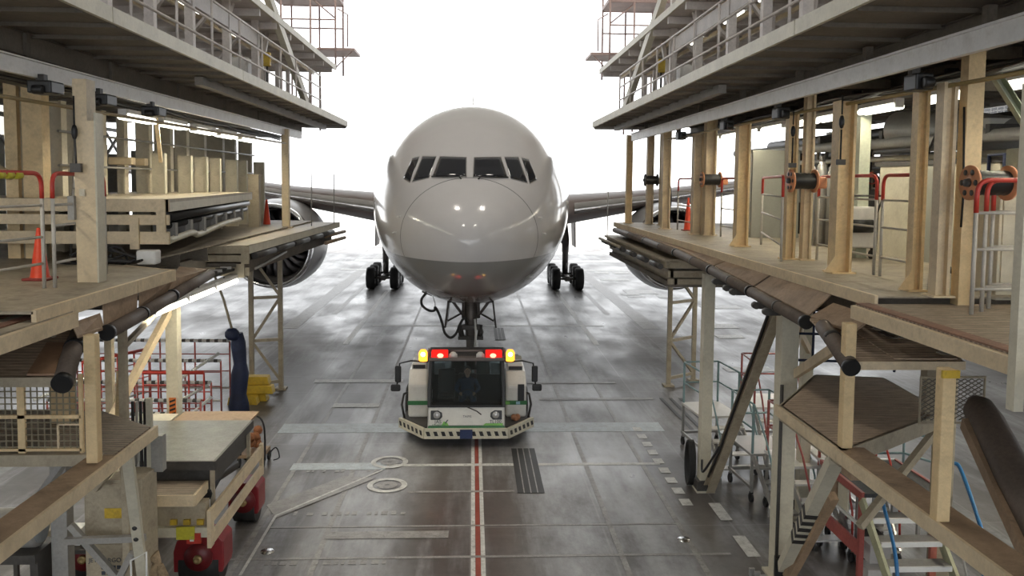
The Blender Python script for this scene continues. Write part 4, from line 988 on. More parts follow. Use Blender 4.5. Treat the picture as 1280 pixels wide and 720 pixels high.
for i, (a, b, lab) in enumerate((((5.2, 13.2, 3.4), (6.3, 15.1, 4.35), 'upper diagonal tie behind the broad column of the reel dock'), ((5.2, 13.3, 4.3), (6.3, 15.1, 3.3), 'crossing diagonal tie behind the broad column of the reel dock'), ((4.62, 9.9, 4.5), (5.12, 12.75, 3.4), 'cream tie between the short post and the broad column'))):
    one(MB().beam(a, b, 0.07, 0.14), 'tie_bar', CREAM, lab, 'brace')
railing('back_rail', 'dark blue handrail behind the broad column at the brown landing', [(5.1, 13.6), (7.0, 13.3)], [((5.7, 13.5), (7.0, 13.3), 3)], 1.0, 3.3, NAVY, levels=(0.15, 0.6, 1.0), kick=False)
mp = thing('mesh_guard', 'diamond mesh guard panel behind the yellow labelled post', 'mesh panel', (6.3, 9.9, 3.35))
MB().span((5.62, 9.98, 3.45), (6.4, 9.99, 3.98)).build('mesh', MESH, mp)
MB().tube([(5.6, 9.98, 3.42), (6.42, 9.98, 3.42), (6.42, 9.98, 4.0), (5.6, 9.98, 4.0)], 0.02, 8, True).build('frame', BEIGE, mp); MB().span((5.98, 9.94, 3.0), (6.02, 9.98, 4.5)).build('post', DARK, mp)
du = thing('chute_pipe', 'fat dark brown pipe slanting down beside the mesh guard panel', 'pipe', (5.4, 8.9, 3.6))
MB().tube([(5.86, 9.26, 3.90), (5.84, 9.22, 3.885), (5.80, 9.1, 3.84), (5.74, 8.85, 3.745), (5.52, 8.0, 3.42), (5.14, 6.3, 2.75)], [0.03, 0.1, 0.165, 0.19, 0.19, 0.19], 24).build('pipe', ROLL, du); MB().beam((5.54, 8.95, 3.72), (4.90, 6.3, 2.55), 0.06, 0.14).build('side_rail', FLAP, du)
one(MB().span((4.38, 6.42, 4.56), (4.46, 6.52, 7.2)), 'guide_post', CREAM_W, 'pale upright guide at the picture edge in front of the grated deck', 'steel post')

# ------------------------------------------------------------------ posts, gates, reels on the main deck
pg = 'cream posts along the reel dock'
order = [('H', 5.60, 10.25, 7.62, 0.15, 'first cream post of the reel dock, just left of the nearest reel'),
         ('H2', 5.62, 9.72, 7.60, 0.17, 'cream post carrying the orange flanged reel at the near end of the dock'),
         ('G', 5.58, 12.36, 7.64, 0.26, 'broad cream post with flared foot between two pairs of red topped gates'),
         ('F', 5.66, 14.62, 7.66, 0.18, 'cream post under the reel in the middle of the dock'),
         ('F2', 5.90, 14.46, 8.1, 0.16, 'yellowed twin post right behind the middle reel'),
         ('E', 5.76, 17.62, 7.67, 0.26, 'cream post with flared foot near the grey cabinet on the reel dock'),
         ('D', 5.93, 21.8, 7.7, 0.26, 'cream post to the left of the third reel, beyond the grey cabinet'),
         ('D2', 6.17, 21.5, 8.1, 0.28, 'pale broad post behind the third reel'),
         ('C', 5.70, 24.4, 8.0, 0.24, 'cream post beside the red cone at the far end of the reel dock'),
         ('B', 5.84, 27.3, 8.0, 0.22, 'cream post with the farthest dark reel'),
         ('B2', 6.15, 26.6, 8.1, 0.26, 'pale post just behind the farthest dark reel'),
         ('A', 5.24, 27.8, 8.0, 0.2, 'last cream post at the doorway tip of the reel dock')]
for k, x, y, z1, w, lab in order:
    deck_post(lab, x, y, DZ if y > 9.7 else 4.97, z1, w, CREAM_Y if k in 'HGEFA' else CREAM, pg, foot=k in ('G', 'E', 'H'))
tall = thing('tall_post', 'tall yellowed post behind the nearest reel running up past the white rail', 'steel post', (5.86, 9.62, 4.97), pg)
MB().span((5.76, 9.54, 4.97), (5.96, 9.70, 8.9)).build('shaft', CREAM_Y, tall); MB().tube([(5.70, 9.5, 7.3), (5.74, 9.5, 6.3), (5.73, 9.5, 5.9)], 0.014, 6).build('cord', BLACK, tall)
def hdir(y): return 0
gg = 'red topped gates along the reel dock'
GL = [('folded gate at the picture edge past the nearest reel, front leaf', (5.50, 8.85), (6.35, 8.85), 4.97), ('folded gate past the nearest reel, middle leaf', (5.74, 9.05), (6.7, 9.15), 4.97), ('folded gate past the nearest reel, rear leaf', (5.98, 9.3), (7.0, 9.45), 4.97),
      ('red topped gate between the nearest reel and its neighbour gate', (6.0, 10.85), (6.0, 11.93), DZ), ('red topped gate just right of the broad flared post', (5.98, 12.08), (5.98, 13.1), DZ),
      ('red topped gate just left of the broad flared post', (6.15, 13.6), (6.15, 14.55), DZ), ('red topped gate left of the middle reel', (5.35, 14.15), (6.42, 18.2), DZ), ('red topped gate in front of the grey cabinet', (6.3, 19.6), (6.32, 20.9), DZ), ('white framed gate beside the red cone at the far end', (6.0, 22.4), (6.0, 24.1), DZ)]
for lab, p, q, z in GL: gate(lab, p, q, z, group=gg)
rg = 'cable reels on the reel dock posts'
reel('nearest cable reel, black drum with bright orange flange, by the folded gates', (5.90, 9.28, 6.42), 0.44, 0.17, rg)
reel('middle cable reel, black drum and orange flanges, between two gate pairs', (5.74, 14.28, 6.45), 0.42, 0.17, rg)
reel('third cable reel, black drum on the pale broad post near the grey cabinet', (6.12, 21.2, 6.5), 0.46, 0.17, rg)
reel('farthest dark cable reel by the bright doorway', (5.82, 27.0, 6.5), 0.40, 0.17, rg, DARK)
cone('red traffic cone standing on the reel dock near its far end', 6.15, 23.5, DZ, 0.95)
one(MB().span((7.05, 14.95, DZ), (7.25, 15.1, 8.1)), 'pale_green_post', mat('pale_green_post', (0.52, 0.55, 0.44), 0.5), 'pale green post standing behind the reel dock lamps near the broad post', 'steel post')
for i, (x, y, h, m, lab) in enumerate(((7.5, 10.4, 1.35, PANEL, 'low grey green panel behind the gate beside the nearest reel'), (6.75, 9.95, 1.25, CREAM_W, 'pale low locker behind the folded gates'))):
    t = thing('locker', lab, 'locker', (x, y, DZ)); MB().span((x - 0.3, y - 0.05, 4.98), (x + 0.35, y + 0.5, DZ + h)).build('body', m, t, 0.01); MB().span((x - 0.26, y - 0.07, DZ + 0.05), (x + 0.31, y - 0.05, DZ + h - 0.06)).build('door', m, t)
one(MB().tube(smooth_path([(7.1, 12.9, 7.7), (7.0, 12.7, 7.2), (6.9, 12.4, 6.9), (6.95, 12.2, 7.3), (7.0, 12.1, 7.7)]), 0.02, 6), 'hose', BLACK, 'black cord drooping below the lamps by the broad flared post', 'hose')
for i, (y, z) in enumerate(((11.0, 7.35), (13.0, 7.3), (16.5, 7.4), (19.5, 7.45))):
    one(MB().beam((8.2, y, z), (11.4, y + 0.3, z + 0.05), 0.1, 0.16), 'cross_beam', DARK, '%s dark cross beam behind the reel dock lamps from the camera' % ('first second third fourth'.split()[i]), 'beam', 'cross beams behind the reel dock lamps')
one(MB().tube([(8.3, 5.5, 7.1), (8.3, 26, 7.35)], 0.11, 14), 'service_pipe', GREY, 'long grey service pipe behind the lamps of the reel dock', 'pipe')
one(MB().tube([(8.8, 5.5, 6.9), (8.8, 26, 7.0)], 0.06, 12), 'service_pipe', CREAM_W, 'thin pale service pipe below the grey one behind the reel dock', 'pipe')
# hoses on the posts
one(MB().tube(smooth_path([(6.75, 11.6, 6.3), (6.7, 11.5, 5.7), (6.66, 11.35, 5.3), (6.72, 11.2, 5.18), (6.8, 11.1, 5.4), (6.74, 11.15, 6.0), (6.8, 11.2, 6.5)]), 0.03, 8), 'hose', BLACK, 'black hose looped over the gate left of the nearest reel', 'hose')
one(MB().tube(smooth_path([(6.3, 26.4, 6.4), (6.25, 26.0, 5.9), (6.1, 25.6, 5.5), (5.95, 25.2, 5.6), (5.85, 24.6, 6.2)]), 0.025, 6), 'hose', BLACK, 'black cord slung between the two far posts of the reel dock', 'hose')
# things standing deeper on the deck
cab = thing('grey_cabinet', 'tall grey cabinet standing behind the third reel', 'cabinet', (7.6, 21.2, DZ))
MB().span((7.0, 20.6, DZ), (8.2, 21.6, 7.25)).build('body', PANEL, cab); MB().span((6.98, 20.7, DZ + 0.1), (7.0, 21.5, 7.15)).build('door', GREY, cab); MB().span((6.96, 21.35, 6.0), (6.985, 21.4, 6.2)).build('handle', BLACK, cab)
bth = thing('panel_booth', 'pale beige panelled booth wall behind the gates of the reel dock', 'booth', (8.3, 13.4, DZ))
for k in range(4): MB().span((7.95, 11.0 + k * 1.25, DZ), (8.03, 12.2 + k * 1.25, 6.75)).build('wall_panel', CREAM_W if k % 2 else PANEL, bth)
MB().span((7.93, 10.9, 6.75), (8.07, 16.1, 6.83)).build('top_rail', DARK, bth)
bx = MB()
for k in range(3): bx.tube([(7.85, 11.3 + k * 0.7, 6.4), (7.85, 11.3 + k * 0.7, 6.86), (7.9, 11.75 + k * 0.7, 6.86), (7.9, 11.75 + k * 0.7, 6.4)], 0.03, 6)
bx.build('pipe_loops', NAVY, bth)
for i, y in enumerate((7.5, 11.5, 15.5, 19.5, 23.5)):  # unseen lamps added under the deck to brighten floor and landing
    strip_lamp('unseen lamp added below the reel dock deck to brighten the floor', 9.0, y, 4.3, 'added lamps below the reel dock deck', power=200)
dt = thing('air_duct', 'big grey air duct slanting behind the lamps over the booth', 'air duct', (9.3, 14.5, 7.0))
MB().tube([(8.5, 16.4, 7.5), (8.9, 14.9, 7.4), (9.5, 13.6, 7.15)], 0.36, 24).build('duct', mat('duct_grey', (0.33, 0.33, 0.32), 0.4, metal=0.3), dt)
MB().prism([(8.75, 13.9, 7.55), (9.3, 13.9, 7.55), (9.62, 13.9, 6.85), (9.30, 13.9, 6.85)], (0, 0.25, 0)).build('white_hood', WHITE, dt)
cp = thing('control_box', 'pale green control box with switch panels behind the folded gates', 'control box', (6.9, 9.7, 6.45))
MB().span((6.62, 9.8, 6.42), (7.15, 10.1, 6.85)).build('body', mat('pale_green_box', (0.45, 0.47, 0.36), 0.45), cp, 0.01)
for k in range(6): MB().span((6.78 + (k % 2) * 0.16, 9.78, 6.5 + (k // 2) * 0.11), (6.90 + (k % 2) * 0.16, 9.805, 6.57 + (k // 2) * 0.11)).build('switch_plate', GREY, cp)
MB().span((6.7, 9.86, DZ - 0.1), (6.78, 9.98, 6.42)).span((7.0, 9.86, DZ - 0.1), (7.08, 9.98, 6.42)).build('stand', CREAM_W, cp)
MB().channel((6.98, 9.95, 6.85), (6.45, 10.1, 7.75), 0.16, 0.1).build('slanted_arm', mat('pale_green_arm', (0.40, 0.44, 0.32), 0.45), cp)
pump = thing('equipment_cart', 'grey pump cart with a black hose behind the gate at the broad post', 'cart', (7.0, 15.0, DZ))
MB().span((6.75, 14.7, 5.25), (7.3, 15.3, 6.0)).build('body', GREYP, pump, 0.03); MB().cyl((6.8, 14.66, 5.65), (7.2, 14.66, 5.65), 0.12, 14).build('drum', BLACK, pump); MB().tube([(6.75, 14.7, 5.9), (6.7, 14.5, 6.2), (7.3, 14.5, 6.2), (7.3, 14.7, 5.9)], 0.02).build('handle', DARK, pump)
for x in (6.8, 7.25):
    for y in (14.75, 15.25): MB().cyl((x - 0.03, y, 5.13), (x + 0.03, y, 5.13), 0.08, 12).span((x - 0.02, y - 0.02, 5.13), (x + 0.02, y + 0.02, 5.26)).build('wheel', RUBBER, pump)
for i, (x, y, h, m, lab) in enumerate(((7.5, 18.2, 1.9, WHITE, 'white gas cylinder behind the gate left of the middle reel'), (7.62, 17.9, 1.95, ZINC, 'silver gas cylinder next to the white one on the reel dock'), (7.75, 17.6, 1.9, GREY, 'grey gas cylinder next to the silver one on the reel dock'))):
    g_ = thing('gas_cylinder', lab, 'gas cylinder', (x, y, DZ), 'gas cylinders on the reel dock'); MB().lathe([(0, 0.0), (0, 0.13), (h - 0.35, 0.13), (h - 0.18, 0.09), (h - 0.1, 0.04)], (x, y, DZ), (0, 0, 1), 18).build('body', m, g_); MB().lathe([(h - 0.1, 0.06), (h + 0.02, 0.055), (h + 0.02, 0)], (x, y, DZ), (0, 0, 1), 12).build('cap', DARK, g_)
# ------------------------------------------------------------------ lamps, pipes and rail below the upper deck
for i, y in enumerate((10.1, 12.05, 14.15, 16.0, 17.5, 19.2, 20.8, 22.4, 24.0, 8.2, 6.2, 4.2)):  # the row's out-of-view lamps toward the camera are added to light the posts
    strip_lamp(('lit fluorescent lamp under the reel side upper deck, %s in view from the picture edge' % ('first second third fourth fifth sixth seventh eighth ninth'.split()[i])) if i < 9 else 'unseen fluorescent lamp added to the reel row to light the posts', 7.0, y, 7.72, 'lamps over the reel dock')
one(MB().tube([(5.62, 5.5, 7.52), (5.6, 9, 7.55), (5.6, 14, 7.62), (5.62, 24, 7.66)], 0.026, 8), 'conduit_pipe', mat('ochre_pipe', (0.36, 0.26, 0.10), 0.5), 'long ochre pipe strung along the posts of the reel dock', 'pipe')
cw = MB(); 
for y in (6.0, 9.0, 12.0, 15.0, 18.0, 21.0): cw.span((6.9, y - 0.04, 7.84), (7.1, y + 0.04, 8.1))
tr_ = thing('cable_tray', 'dark cable tray above the lamps of the reel dock', 'cable tray', (6.9, 16, 7.9))
MB().span((6.5, 5.5, 7.86), (7.3, 26, 7.9)).build('tray', DARK, tr_); cw.build('tray_hangers', DARK, tr_)
for k in range(5): MB().tube(smooth_path([(6.35 + 0.05 * k, 5.5 + j * 2.3, 7.85 + 0.06 * math.sin(k * 3 + j * 2)) for j in range(10)], 3), 0.022, 6).build('cable', BLACK, tr_)
wb = thing('rail_beam', 'white steel rail beam slung under the reel side upper deck', 'beam', (5.1, 16, 7.85))
MB().span((5.06, 5.0, 7.74), (5.14, 26.6, 7.96)).span((5.02, 5.0, 7.95), (5.22, 26.6, 7.975)).build('beam', RAILW, wb)
hm = MB()
for y in (8.3, 10.9, 13.2, 16.0, 19.0, 22, 25): hm.span((5.15, y - 0.05, 7.8), (5.25, y + 0.05, 8.2))
hm.build('hangers', UNDER, wb)
for i, (y, lab) in enumerate(((9.9, 'nearest'), (14.4, 'second'), (17.5, 'third'), (21.4, 'fourth'))):
    t = thing('trolley_hoist', '%s dark hoist trolley hanging below the white rail of the reel dock' % lab, 'hoist', (5.35, y, 7.65), 'hoist trolleys of the reel dock')
    MB().box((5.36, y, 7.62), (0.22, 0.3, 0.2)).cyl((5.30, y - 0.22, 7.6), (5.42, y - 0.22, 7.6), 0.07, 12).build('body', BLACK, t, 0.02); MB().box((5.3, y, 7.75), (0.1, 0.1, 0.12)).build('bracket', DARK, t)
for i, (y, x) in enumerate(((12.1, 5.42), (14.3, 5.55))):
    t = thing('chain_hook', 'dark hook block hanging on a cord by the %s post' % ('broad flared' if i == 0 else 'middle reel'), 'hook', (x, y, 7.3))
    MB().tube([(x, y, 7.7), (x, y, 7.42)], 0.012, 6).tube([(x, y, 7.2), (x, y, 6.75)], 0.014, 6).build('cord', BLACK, t); MB().ball((x, y, 7.31), 0.06, 10, (0.7, 0.7, 1.7)).build('block', BLACK, t); MB().box((x, y - 0.02, 6.72), (0.12, 0.06, 0.08)).build('grip', DARK, t)
# ------------------------------------------------------------------ upper deck
def upper_side(s, ex, name_of, lab_deck, lab_rail, Y1):
    """Upper working deck on side s (+1 reel side, -1 tray side), inner edge at |x| = ex."""
    X = lambda x: s * x
    ud = thing('upper_deck', lab_deck, 'work platform', (X(6), 16, 8.3))
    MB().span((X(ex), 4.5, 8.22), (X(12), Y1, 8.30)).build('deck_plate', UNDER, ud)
    for a, b in ((4.5, 10.0), (10.02, 15.5), (15.52, Y1)): MB().span((X(ex - 0.02), a, 8.18), (X(ex + 0.03), b, 8.36)).build('edge_beam', CREAM_W, ud)
    for k in range(26):
        y = 5.0 + k * 0.88
        if y < Y1: MB().span((X(ex + 0.06), y, 8.17), (X(11.5), y + 0.05, 8.23)).build('rib', UNDER, ud)
    for y in (6.2, 8.3, 10.6, 14.0):
        MB().channel((X(ex + 1.5), y, 8.10), (X(11.5), y, 8.10), 0.08, 0.16).build('joist', BEIGE, ud)
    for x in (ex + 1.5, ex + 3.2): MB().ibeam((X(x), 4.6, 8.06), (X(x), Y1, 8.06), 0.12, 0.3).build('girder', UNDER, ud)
    MB().span((X(ex + 0.6), 15.2, 8.05), (X(ex + 0.75), Y1 - 0.5, 8.20)).build('soffit_rail', GREY, ud)
    MB().prism([(X(ex), Y1, 8.2), (X(ex + 2.2), Y1 + 0.0, 8.2), (X(ex + 1.6), Y1 + 1.2, 8.2), (X(ex + 0.25), Y1 + 1.3, 8.2)], (0, 0, 0.07)).build('end_flap', UNDER, ud)
    # handrail and light frame columns on it
    r = railing('edge_railing', lab_rail, [(X(ex + 0.15), 6.0), (X(ex + 0.15), Y1 - 4.0)], [((X(ex + 0.15), 6.0), (X(ex + 0.15), Y1 - 4.0), 12)], 1.05, 8.3, HAZE, levels=(0.35, 0.68, 1.0))
    return ud
upper_side(1, 3.88, None, 'upper deck with a dark soffit above the cable reels', 'handrail with toe board along the upper deck above the reels', 27.0)
def upper_frame(s, ex, side):
    X = lambda x: s * x
    ys = (11.6, 13.2, 15.0, 17.2, 19.4)
    num = 'first second third fourth fifth'.split()
    for i, y in enumerate(ys):
        box_post('frame_column', '%s pale frame column from the camera on the %s side upper deck' % (num[i], side), X(ex + 0.75), y, 8.3, 12.6, 0.15, 0.15, HAZE, 'steel column', 'frame columns on the %s side upper deck' % side, plate=True)
    one(MB().beam((X(ex + 0.75), 9.0, 9.55), (X(ex + 0.75), 19.6, 9.55), 0.12, 0.28), 'frame_beam', HAZE, 'pale longitudinal beam between the frame columns of the %s side upper deck' % side, 'beam')
    for i, (a, b) in enumerate((((ex + 0.75, 13.3, 9.7), (ex + 0.75, 14.9, 11.4)), ((ex + 0.75, 17.3, 9.7), (ex + 0.75, 19.2, 11.8)), ((ex + 0.75, 19.5, 8.4), (ex + 0.9, 21.6, 10.6)))):
        one(MB().beam((X(a[0]), a[1], a[2]), (X(b[0]), b[1], b[2]), 0.09, 0.12), 'frame_brace', HAZE, '%s thin diagonal brace in the %s side upper frame' % (num[i], side), 'brace')
    one(MB().beam((X(ex + 0.35), 23.4, 8.35), (X(ex + 0.30), 17.0, 11.2), 0.14, 0.24), 'raking_strut', CREAM_W, 'thick raking strut leaning up from the %s side upper deck' % side, 'strut')
    t = thing('roof_canopy', 'sloping canopy with lit underside beyond the %s side upper frame' % side, 'canopy', (X(5.5), 22, 10.1))
    MB().span((X(ex + 0.25), 12.5, 9.98), (X(ex + 3.4), 27.4, 10.05)).build('panel', HAZE, t)
    MB().span((X(ex + 0.23), 12.5, 9.95), (X(ex + 0.28), 27.4, 10.10)).build('edge', CREAM_W, t)
    for k in range(10): MB().span((X(ex + 0.3), 13.5 + k * 1.5, 9.82), (X(ex + 3.3), 13.58 + k * 1.5, 9.97)).build('rib', HAZE, t)
    for x in (0.9, 1.6, 2.4): MB().span((X(ex + x), 12.6, 9.78), (X(ex + x + 0.07), 27.3, 9.86)).build('purlin', CREAM, t)
    for y in (23.4, 25.0, 26.4):
        for xx in (1.55, 2.2): box_post('canopy_post', 'grey post number %d under the far end of the %s side canopy' % ([23.4, 25.0, 26.4].index(y) * 2 + (xx > 2) + 1, side), X(ex + xx), y, 8.3, 9.8, 0.12, 0.12, HAZE, 'steel post', 'posts under the %s side canopy' % side, plate=False)
    for i, y in enumerate((14.5, 16.6, 19.5)):
        t = thing('strip_lamp', 'lit tube lamp %s under the %s side canopy' % (('nearest', 'midway', 'far')[i], side), 'fluorescent lamp', (X(ex + 1.3), y, 9.7), 'lamps under the %s side canopy' % side)
        MB().span((X(ex + 1.2), y - 0.6, 9.72), (X(ex + 1.36), y + 0.6, 9.78)).build('housing', GREYP, t); MB().cyl((X(ex + 1.28), y - 0.58, 9.70), (X(ex + 1.28), y + 0.58, 9.70), 0.035, 8).build('tube', TUBE_ON, t)
    for i, y in enumerate((12.4, 14.1, 16.1, 18.3)):
        one(MB().cyl((X(ex + 1.9), y, 8.3), (X(ex + 1.9), y, 9.8 if y > 13 else 12), 0.05, 8), 'inner_stanchion', HAZE, '%s slim inner stanchion behind the %s side upper frame' % (num[i], side), 'post', 'inner stanchions of the %s side upper frame' % side)
        one(MB().beam((X(ex + 0.75), y, 9.5), (X(ex + 1.9), y + 0.7, 8.5), 0.06, 0.06), 'frame_brace', HAZE, '%s cross brace inside the %s side upper frame' % (num[i], side), 'brace', 'cross braces inside the %s side upper frame' % side)
    # yellow call box, cabinets on the upper deck
    t = thing('call_box', 'yellow call box on a thin post at the edge of the %s side upper deck' % side, 'call box', (X(ex + 0.3), 18.6, 8.3))
    MB().tube([(X(ex + 0.3), 18.6, 8.3), (X(ex + 0.3), 18.6, 9.0)], 0.025, 6).build('stem', DARK, t); MB().box((X(ex + 0.3), 18.6, 9.0), (0.16, 0.14, 0.3)).build('box', YELLOW, t, 0.02)
    for i, (x, y, w, d, h, m) in enumerate(((1.3, 20.2, 0.6, 1.0, 0.9, GREYP), (2.4, 16.3, 0.6, 0.8, 0.9, GREYP), (2.6, 12.2, 0.8, 0.9, 1.0, CREAM_W))):
        t = thing('tool_cabinet', '%s cabinet from the doorway on the %s side upper deck' % (num[i], side), 'cabinet', (X(ex + x), y, 8.3), 'cabinets on the %s side upper deck' % side)
        MB().box((X(ex + x), y, 8.3 + h / 2), (w, d, h)).build('body', m, t, 0.02); MB().box((X(ex + x), y - d / 2 - 0.01, 8.3 + h / 2), (w - 0.1, 0.02, h - 0.1)).build('door', m, t); MB().box((X(ex + x + w / 2 - 0.1), y - d / 2 - 0.03, 8.3 + h / 2), (0.03, 0.03, 0.15)).build('handle', DARK, t)
    # open stair tower with cantilever platform far out
    TWM = mat('bloom_pink_scaffold', (0.55, 0.40, 0.36), 0.5) if not bpy.data.materials.get('bloom_pink_scaffold') else bpy.data.materials['bloom_pink_scaffold']  # washed-out pink of the bloom put into the scaffold colour
    t = thing('scaffold_tower', 'open scaffold tower with a small jutting platform above the %s side canopy' % side, 'scaffold', (X(6), 30, 8.3))
    for x in (4.75, 5.6, 6.6):
        for y in (29.3, 31.0): MB().cyl((X(x), y, 10.2 if x < 5 else 8.2), (X(x), y, 13.2), 0.035, 8).build('upright', TWM, t)
    for z in (10.9, 11.9, 12.7):
        MB().tube([(X(4.75), 29.3, z), (X(6.9), 29.3, z)], 0.03, 6).build('ledger', TWM, t); MB().tube([(X(4.75), 31, z), (X(6.9), 31, z)], 0.03, 6).build('ledger', TWM, t)
    MB().beam((X(4.7), 30.1, 12.75), (X(7), 30.1, 12.75), 1.6, 0.12).build('platform', TWM, t)
    MB().span((X(4.1), 29.3, 10.86), (X(5.4), 30.8, 10.95)).build('jutting_platform', TWM, t)
    MB().tube([(X(4.35), 29.4, 11.0), (X(4.35), 29.4, 12.1), (X(4.7), 29.4, 12.3)], 0.025, 6).tube([(X(4.2), 29.4, 10.85), (X(4.75), 29.4, 10.3)], 0.025, 6).tube([(X(4.75), 29.4, 11.95), (X(5.6), 29.4, 12.65)], 0.03, 6).build('braces', TWM, t)
    MB().tube([(X(5.6), 29.3, 8.3), (X(6.6), 29.3, 8.3), (X(6.6), 29.3, 10.2)], 0.03, 6).build('base_rail', TWM, t)
upper_frame(1, 3.88, 'reel')
# ------------------------------------------------------------------ tray-side docking
dl = thing('dock_deck', 'worn beige work deck with the big square post and the orange cone beside stacked trays', 'work platform', (-8, 10.4, DZ))
MB().plate([(-4.35, 8.4, DZ), (-4.35, 12.3, DZ), (-5.3, 12.9, DZ), (-5.3, 28.0, DZ), (-12.5, 28.0, DZ), (-12.5, 8.4, DZ)], 0.03).build('deck_plate', DECK, dl)
for y0, y1 in ((8.4, 10.9), (10.92, 12.3)): MB().span((-4.37, y0, DZ - 0.15), (-4.32, y1, DZ + 0.012)).build('edge_beam', CREAM, dl)
MB().beam((-4.36, 12.3, DZ - 0.07), (-5.3, 12.92, DZ - 0.07), 0.05, 0.15).build('edge_beam', CREAM, dl)
for k in range(12): MB().ibeam((-12.4, 8.9 + k * 1.6, DZ - 0.17), (-5.3 if k > 2 else -4.45, 8.9 + k * 1.6, DZ - 0.17), 0.1, 0.26).build('joist', UNDER, dl)
MB().ibeam((-5.6, 8.5, DZ - 0.4), (-5.6, 27.8, DZ - 0.4), 0.14, 0.3).build('girder', UNDER, dl)
pl_ = [(-4.55, 14.6, 4.74), (-4.40, 12.3, 4.66), (-4.32, 11.0, 4.61), (-4.30, 9.95, 4.56)]
for (y0, y1) in ((14.6, 12.4), (12.3, 11.05), (11.0, 9.96)):
    a, b = pipe_at(y0, pl_), pipe_at(y1, pl_)
    e0, e1 = Vector((-4.36, min(y0, 12.3), DZ - 0.14)), Vector((-4.36, y1, DZ - 0.14))
    if y0 > 12.35: e0 = Vector((-5.0, 14.4, DZ - 0.16)); e1 = Vector((-4.45, 12.4, DZ - 0.14))
    MB().prism([e1, e0, a + Vector((-0.05, 0, 0.09)), b + Vector((-0.05, 0, 0.09))], (0, 0, -0.02)).build('flap_plate', FLAP, dl)
    r = MB().tube([a, b], 0.088, 16).build('bumper_pipe', ROLL, dl)
    MB().cyl(b + (a - b).normalized() * 0.02, b - (a - b).normalized() * 0.05, 0.096, 16).build('pipe_collar', BLACK, r)
MB().prism([(-4.36, 9.9, 4.80), (-4.36, 9.2, 4.80), (-4.3, 9.2, 4.66), (-4.34, 9.95, 4.62)], (0, 0, -0.03)).build('flap_plate', FLAP, dl)
nl = thing('step_deck', 'rusty lower near end deck edged in cream below the big square post', 'work platform', (-7, 6.8, 4.93))
MB().span((-11, 4.4, 4.90), (-4.32, 9.15, 4.94)).build('grating', DECK, nl)
MB().span((-4.34, 4.4, 4.77), (-4.26, 9.15, 4.925)).build('edge_beam', CREAM, nl)
for a, b in ((-4.6, -4.48), (-4.85, -4.78)): MB().span((a, 4.4, 4.94), (b, 9.1, 4.955)).build('kick_strip', bpy.data.materials['rust_red_strip'], nl)
MB().beam((-4.37, 9.2, 5.0), (-9, 8.3, 5.0), 0.04, 0.06).build('toe_edge', CREAM, nl)
for k in range(4): MB().ibeam((-11, 5.0 + k * 1.3, 4.80), (-4.4, 5.0 + k * 1.3, 4.80), 0.1, 0.2).build('joist', UNDER, nl)
rl_ = thing('ramp_plate', 'brown chequered ramp plate drooping above the wire mesh guard', 'ramp', (-5, 9.3, 4.4))
MB().prism([(-4.52, 9.9, 4.60), (-4.28, 8.70, 4.31), (-7.2, 8.70, 4.31), (-7.2, 9.9, 4.60)], (0, 0, -0.03)).build('plate', LANDM, rl_)
MB().prism([(-4.50, 9.5, 4.53), (-4.30, 8.72, 4.35), (-4.60, 8.72, 4.35), (-4.78, 9.5, 4.53)], (0, 0, -0.02)).build('smooth_strip', mat('worn_tan_strip', (0.33, 0.20, 0.12), 0.5, var=0.15), rl_)
MB().beam((-4.24, 8.69, 4.27), (-7.2, 8.69, 4.27), 0.03, 0.1).build('edge_beam', BEIGE, rl_)
MB().tube([(-4.52, 9.75, 4.60), (-4.42, 9.35, 4.49), (-4.21, 8.66, 4.27)], 0.10, 18).build('bumper_pipe', ROLL, rl_)
MB().cyl((-4.435, 9.42, 4.505), (-4.41, 9.33, 4.485), 0.108, 18).build('pipe_collar', BLACK, rl_); MB().cyl((-4.212, 8.70, 4.282), (-4.208, 8.62, 4.26), 0.104, 18).build('pipe_collar', BLACK, rl_)
# landing with mesh guard
ldl = thing('landing', 'mesh guarded steel landing under the drooping chequered ramp', 'landing', (-5.3, 9.8, 3.3))
MB().plate([(-3.98, 9.3, 3.3), (-7.5, 9.3, 3.3), (-7.5, 11.2, 3.3), (-4.9, 11.1, 3.3), (-3.98, 10.35, 3.3)], 0.03).build('chequer_plate', GRATE, ldl)
MB().span((-7.5, 9.26, 3.18), (-4.1, 9.32, 3.31)).build('edge_frame', BEIGE, ldl)
gl = thing('mesh_guard', 'wire mesh guard panel standing on the front edge of the mesh guarded landing', 'mesh panel', (-5.8, 9.05, 3.31))
MB().span((-7.4, 9.345, 3.33), (-4.35, 9.355, 4.2)).build('mesh', MESH_SQ, gl)
for x in (-7.4, -5.02, -4.98, -4.35): MB().span((x - 0.02, 9.33, 3.31), (x + 0.02, 9.37, 4.2)).build('post', CREAM_Y, gl)
MB().span((-7.4, 9.33, 3.70), (-4.35, 9.37, 3.74)).build('rail', CREAM_Y, gl); MB().span((-7.4, 9.33, 3.33), (-4.35, 9.37, 3.36)).build('rail', CREAM_Y, gl)
MB().span((-4.62, 9.34, 3.36), (-4.60, 9.36, 3.64)).span((-4.62, 9.34, 3.62), (-4.36, 9.36, 3.64)).build('small_gate', CREAM, gl)
sl_ = thing('stringer', 'long brown stringer beam with a pale edge rising to the mesh guarded landing', 'beam', (-4.2, 7, 3.2))
MB().span((-4.26, 4.6, 3.27), (-3.92, 10.3, 3.29)).build('top_flange', FLAP, sl_); MB().span((-3.94, 4.6, 3.17), (-3.90, 10.38, 3.31)).build('web', CREAM, sl_)
box_post('landing_post', 'orange tinted cream post between the fat pipe mouths on the mesh guarded landing', -4.09, 9.06, 3.3, 4.70, 0.125, 0.125, CREAM_Y, 'steel post', 'posts on the tray side landing', plate=False)
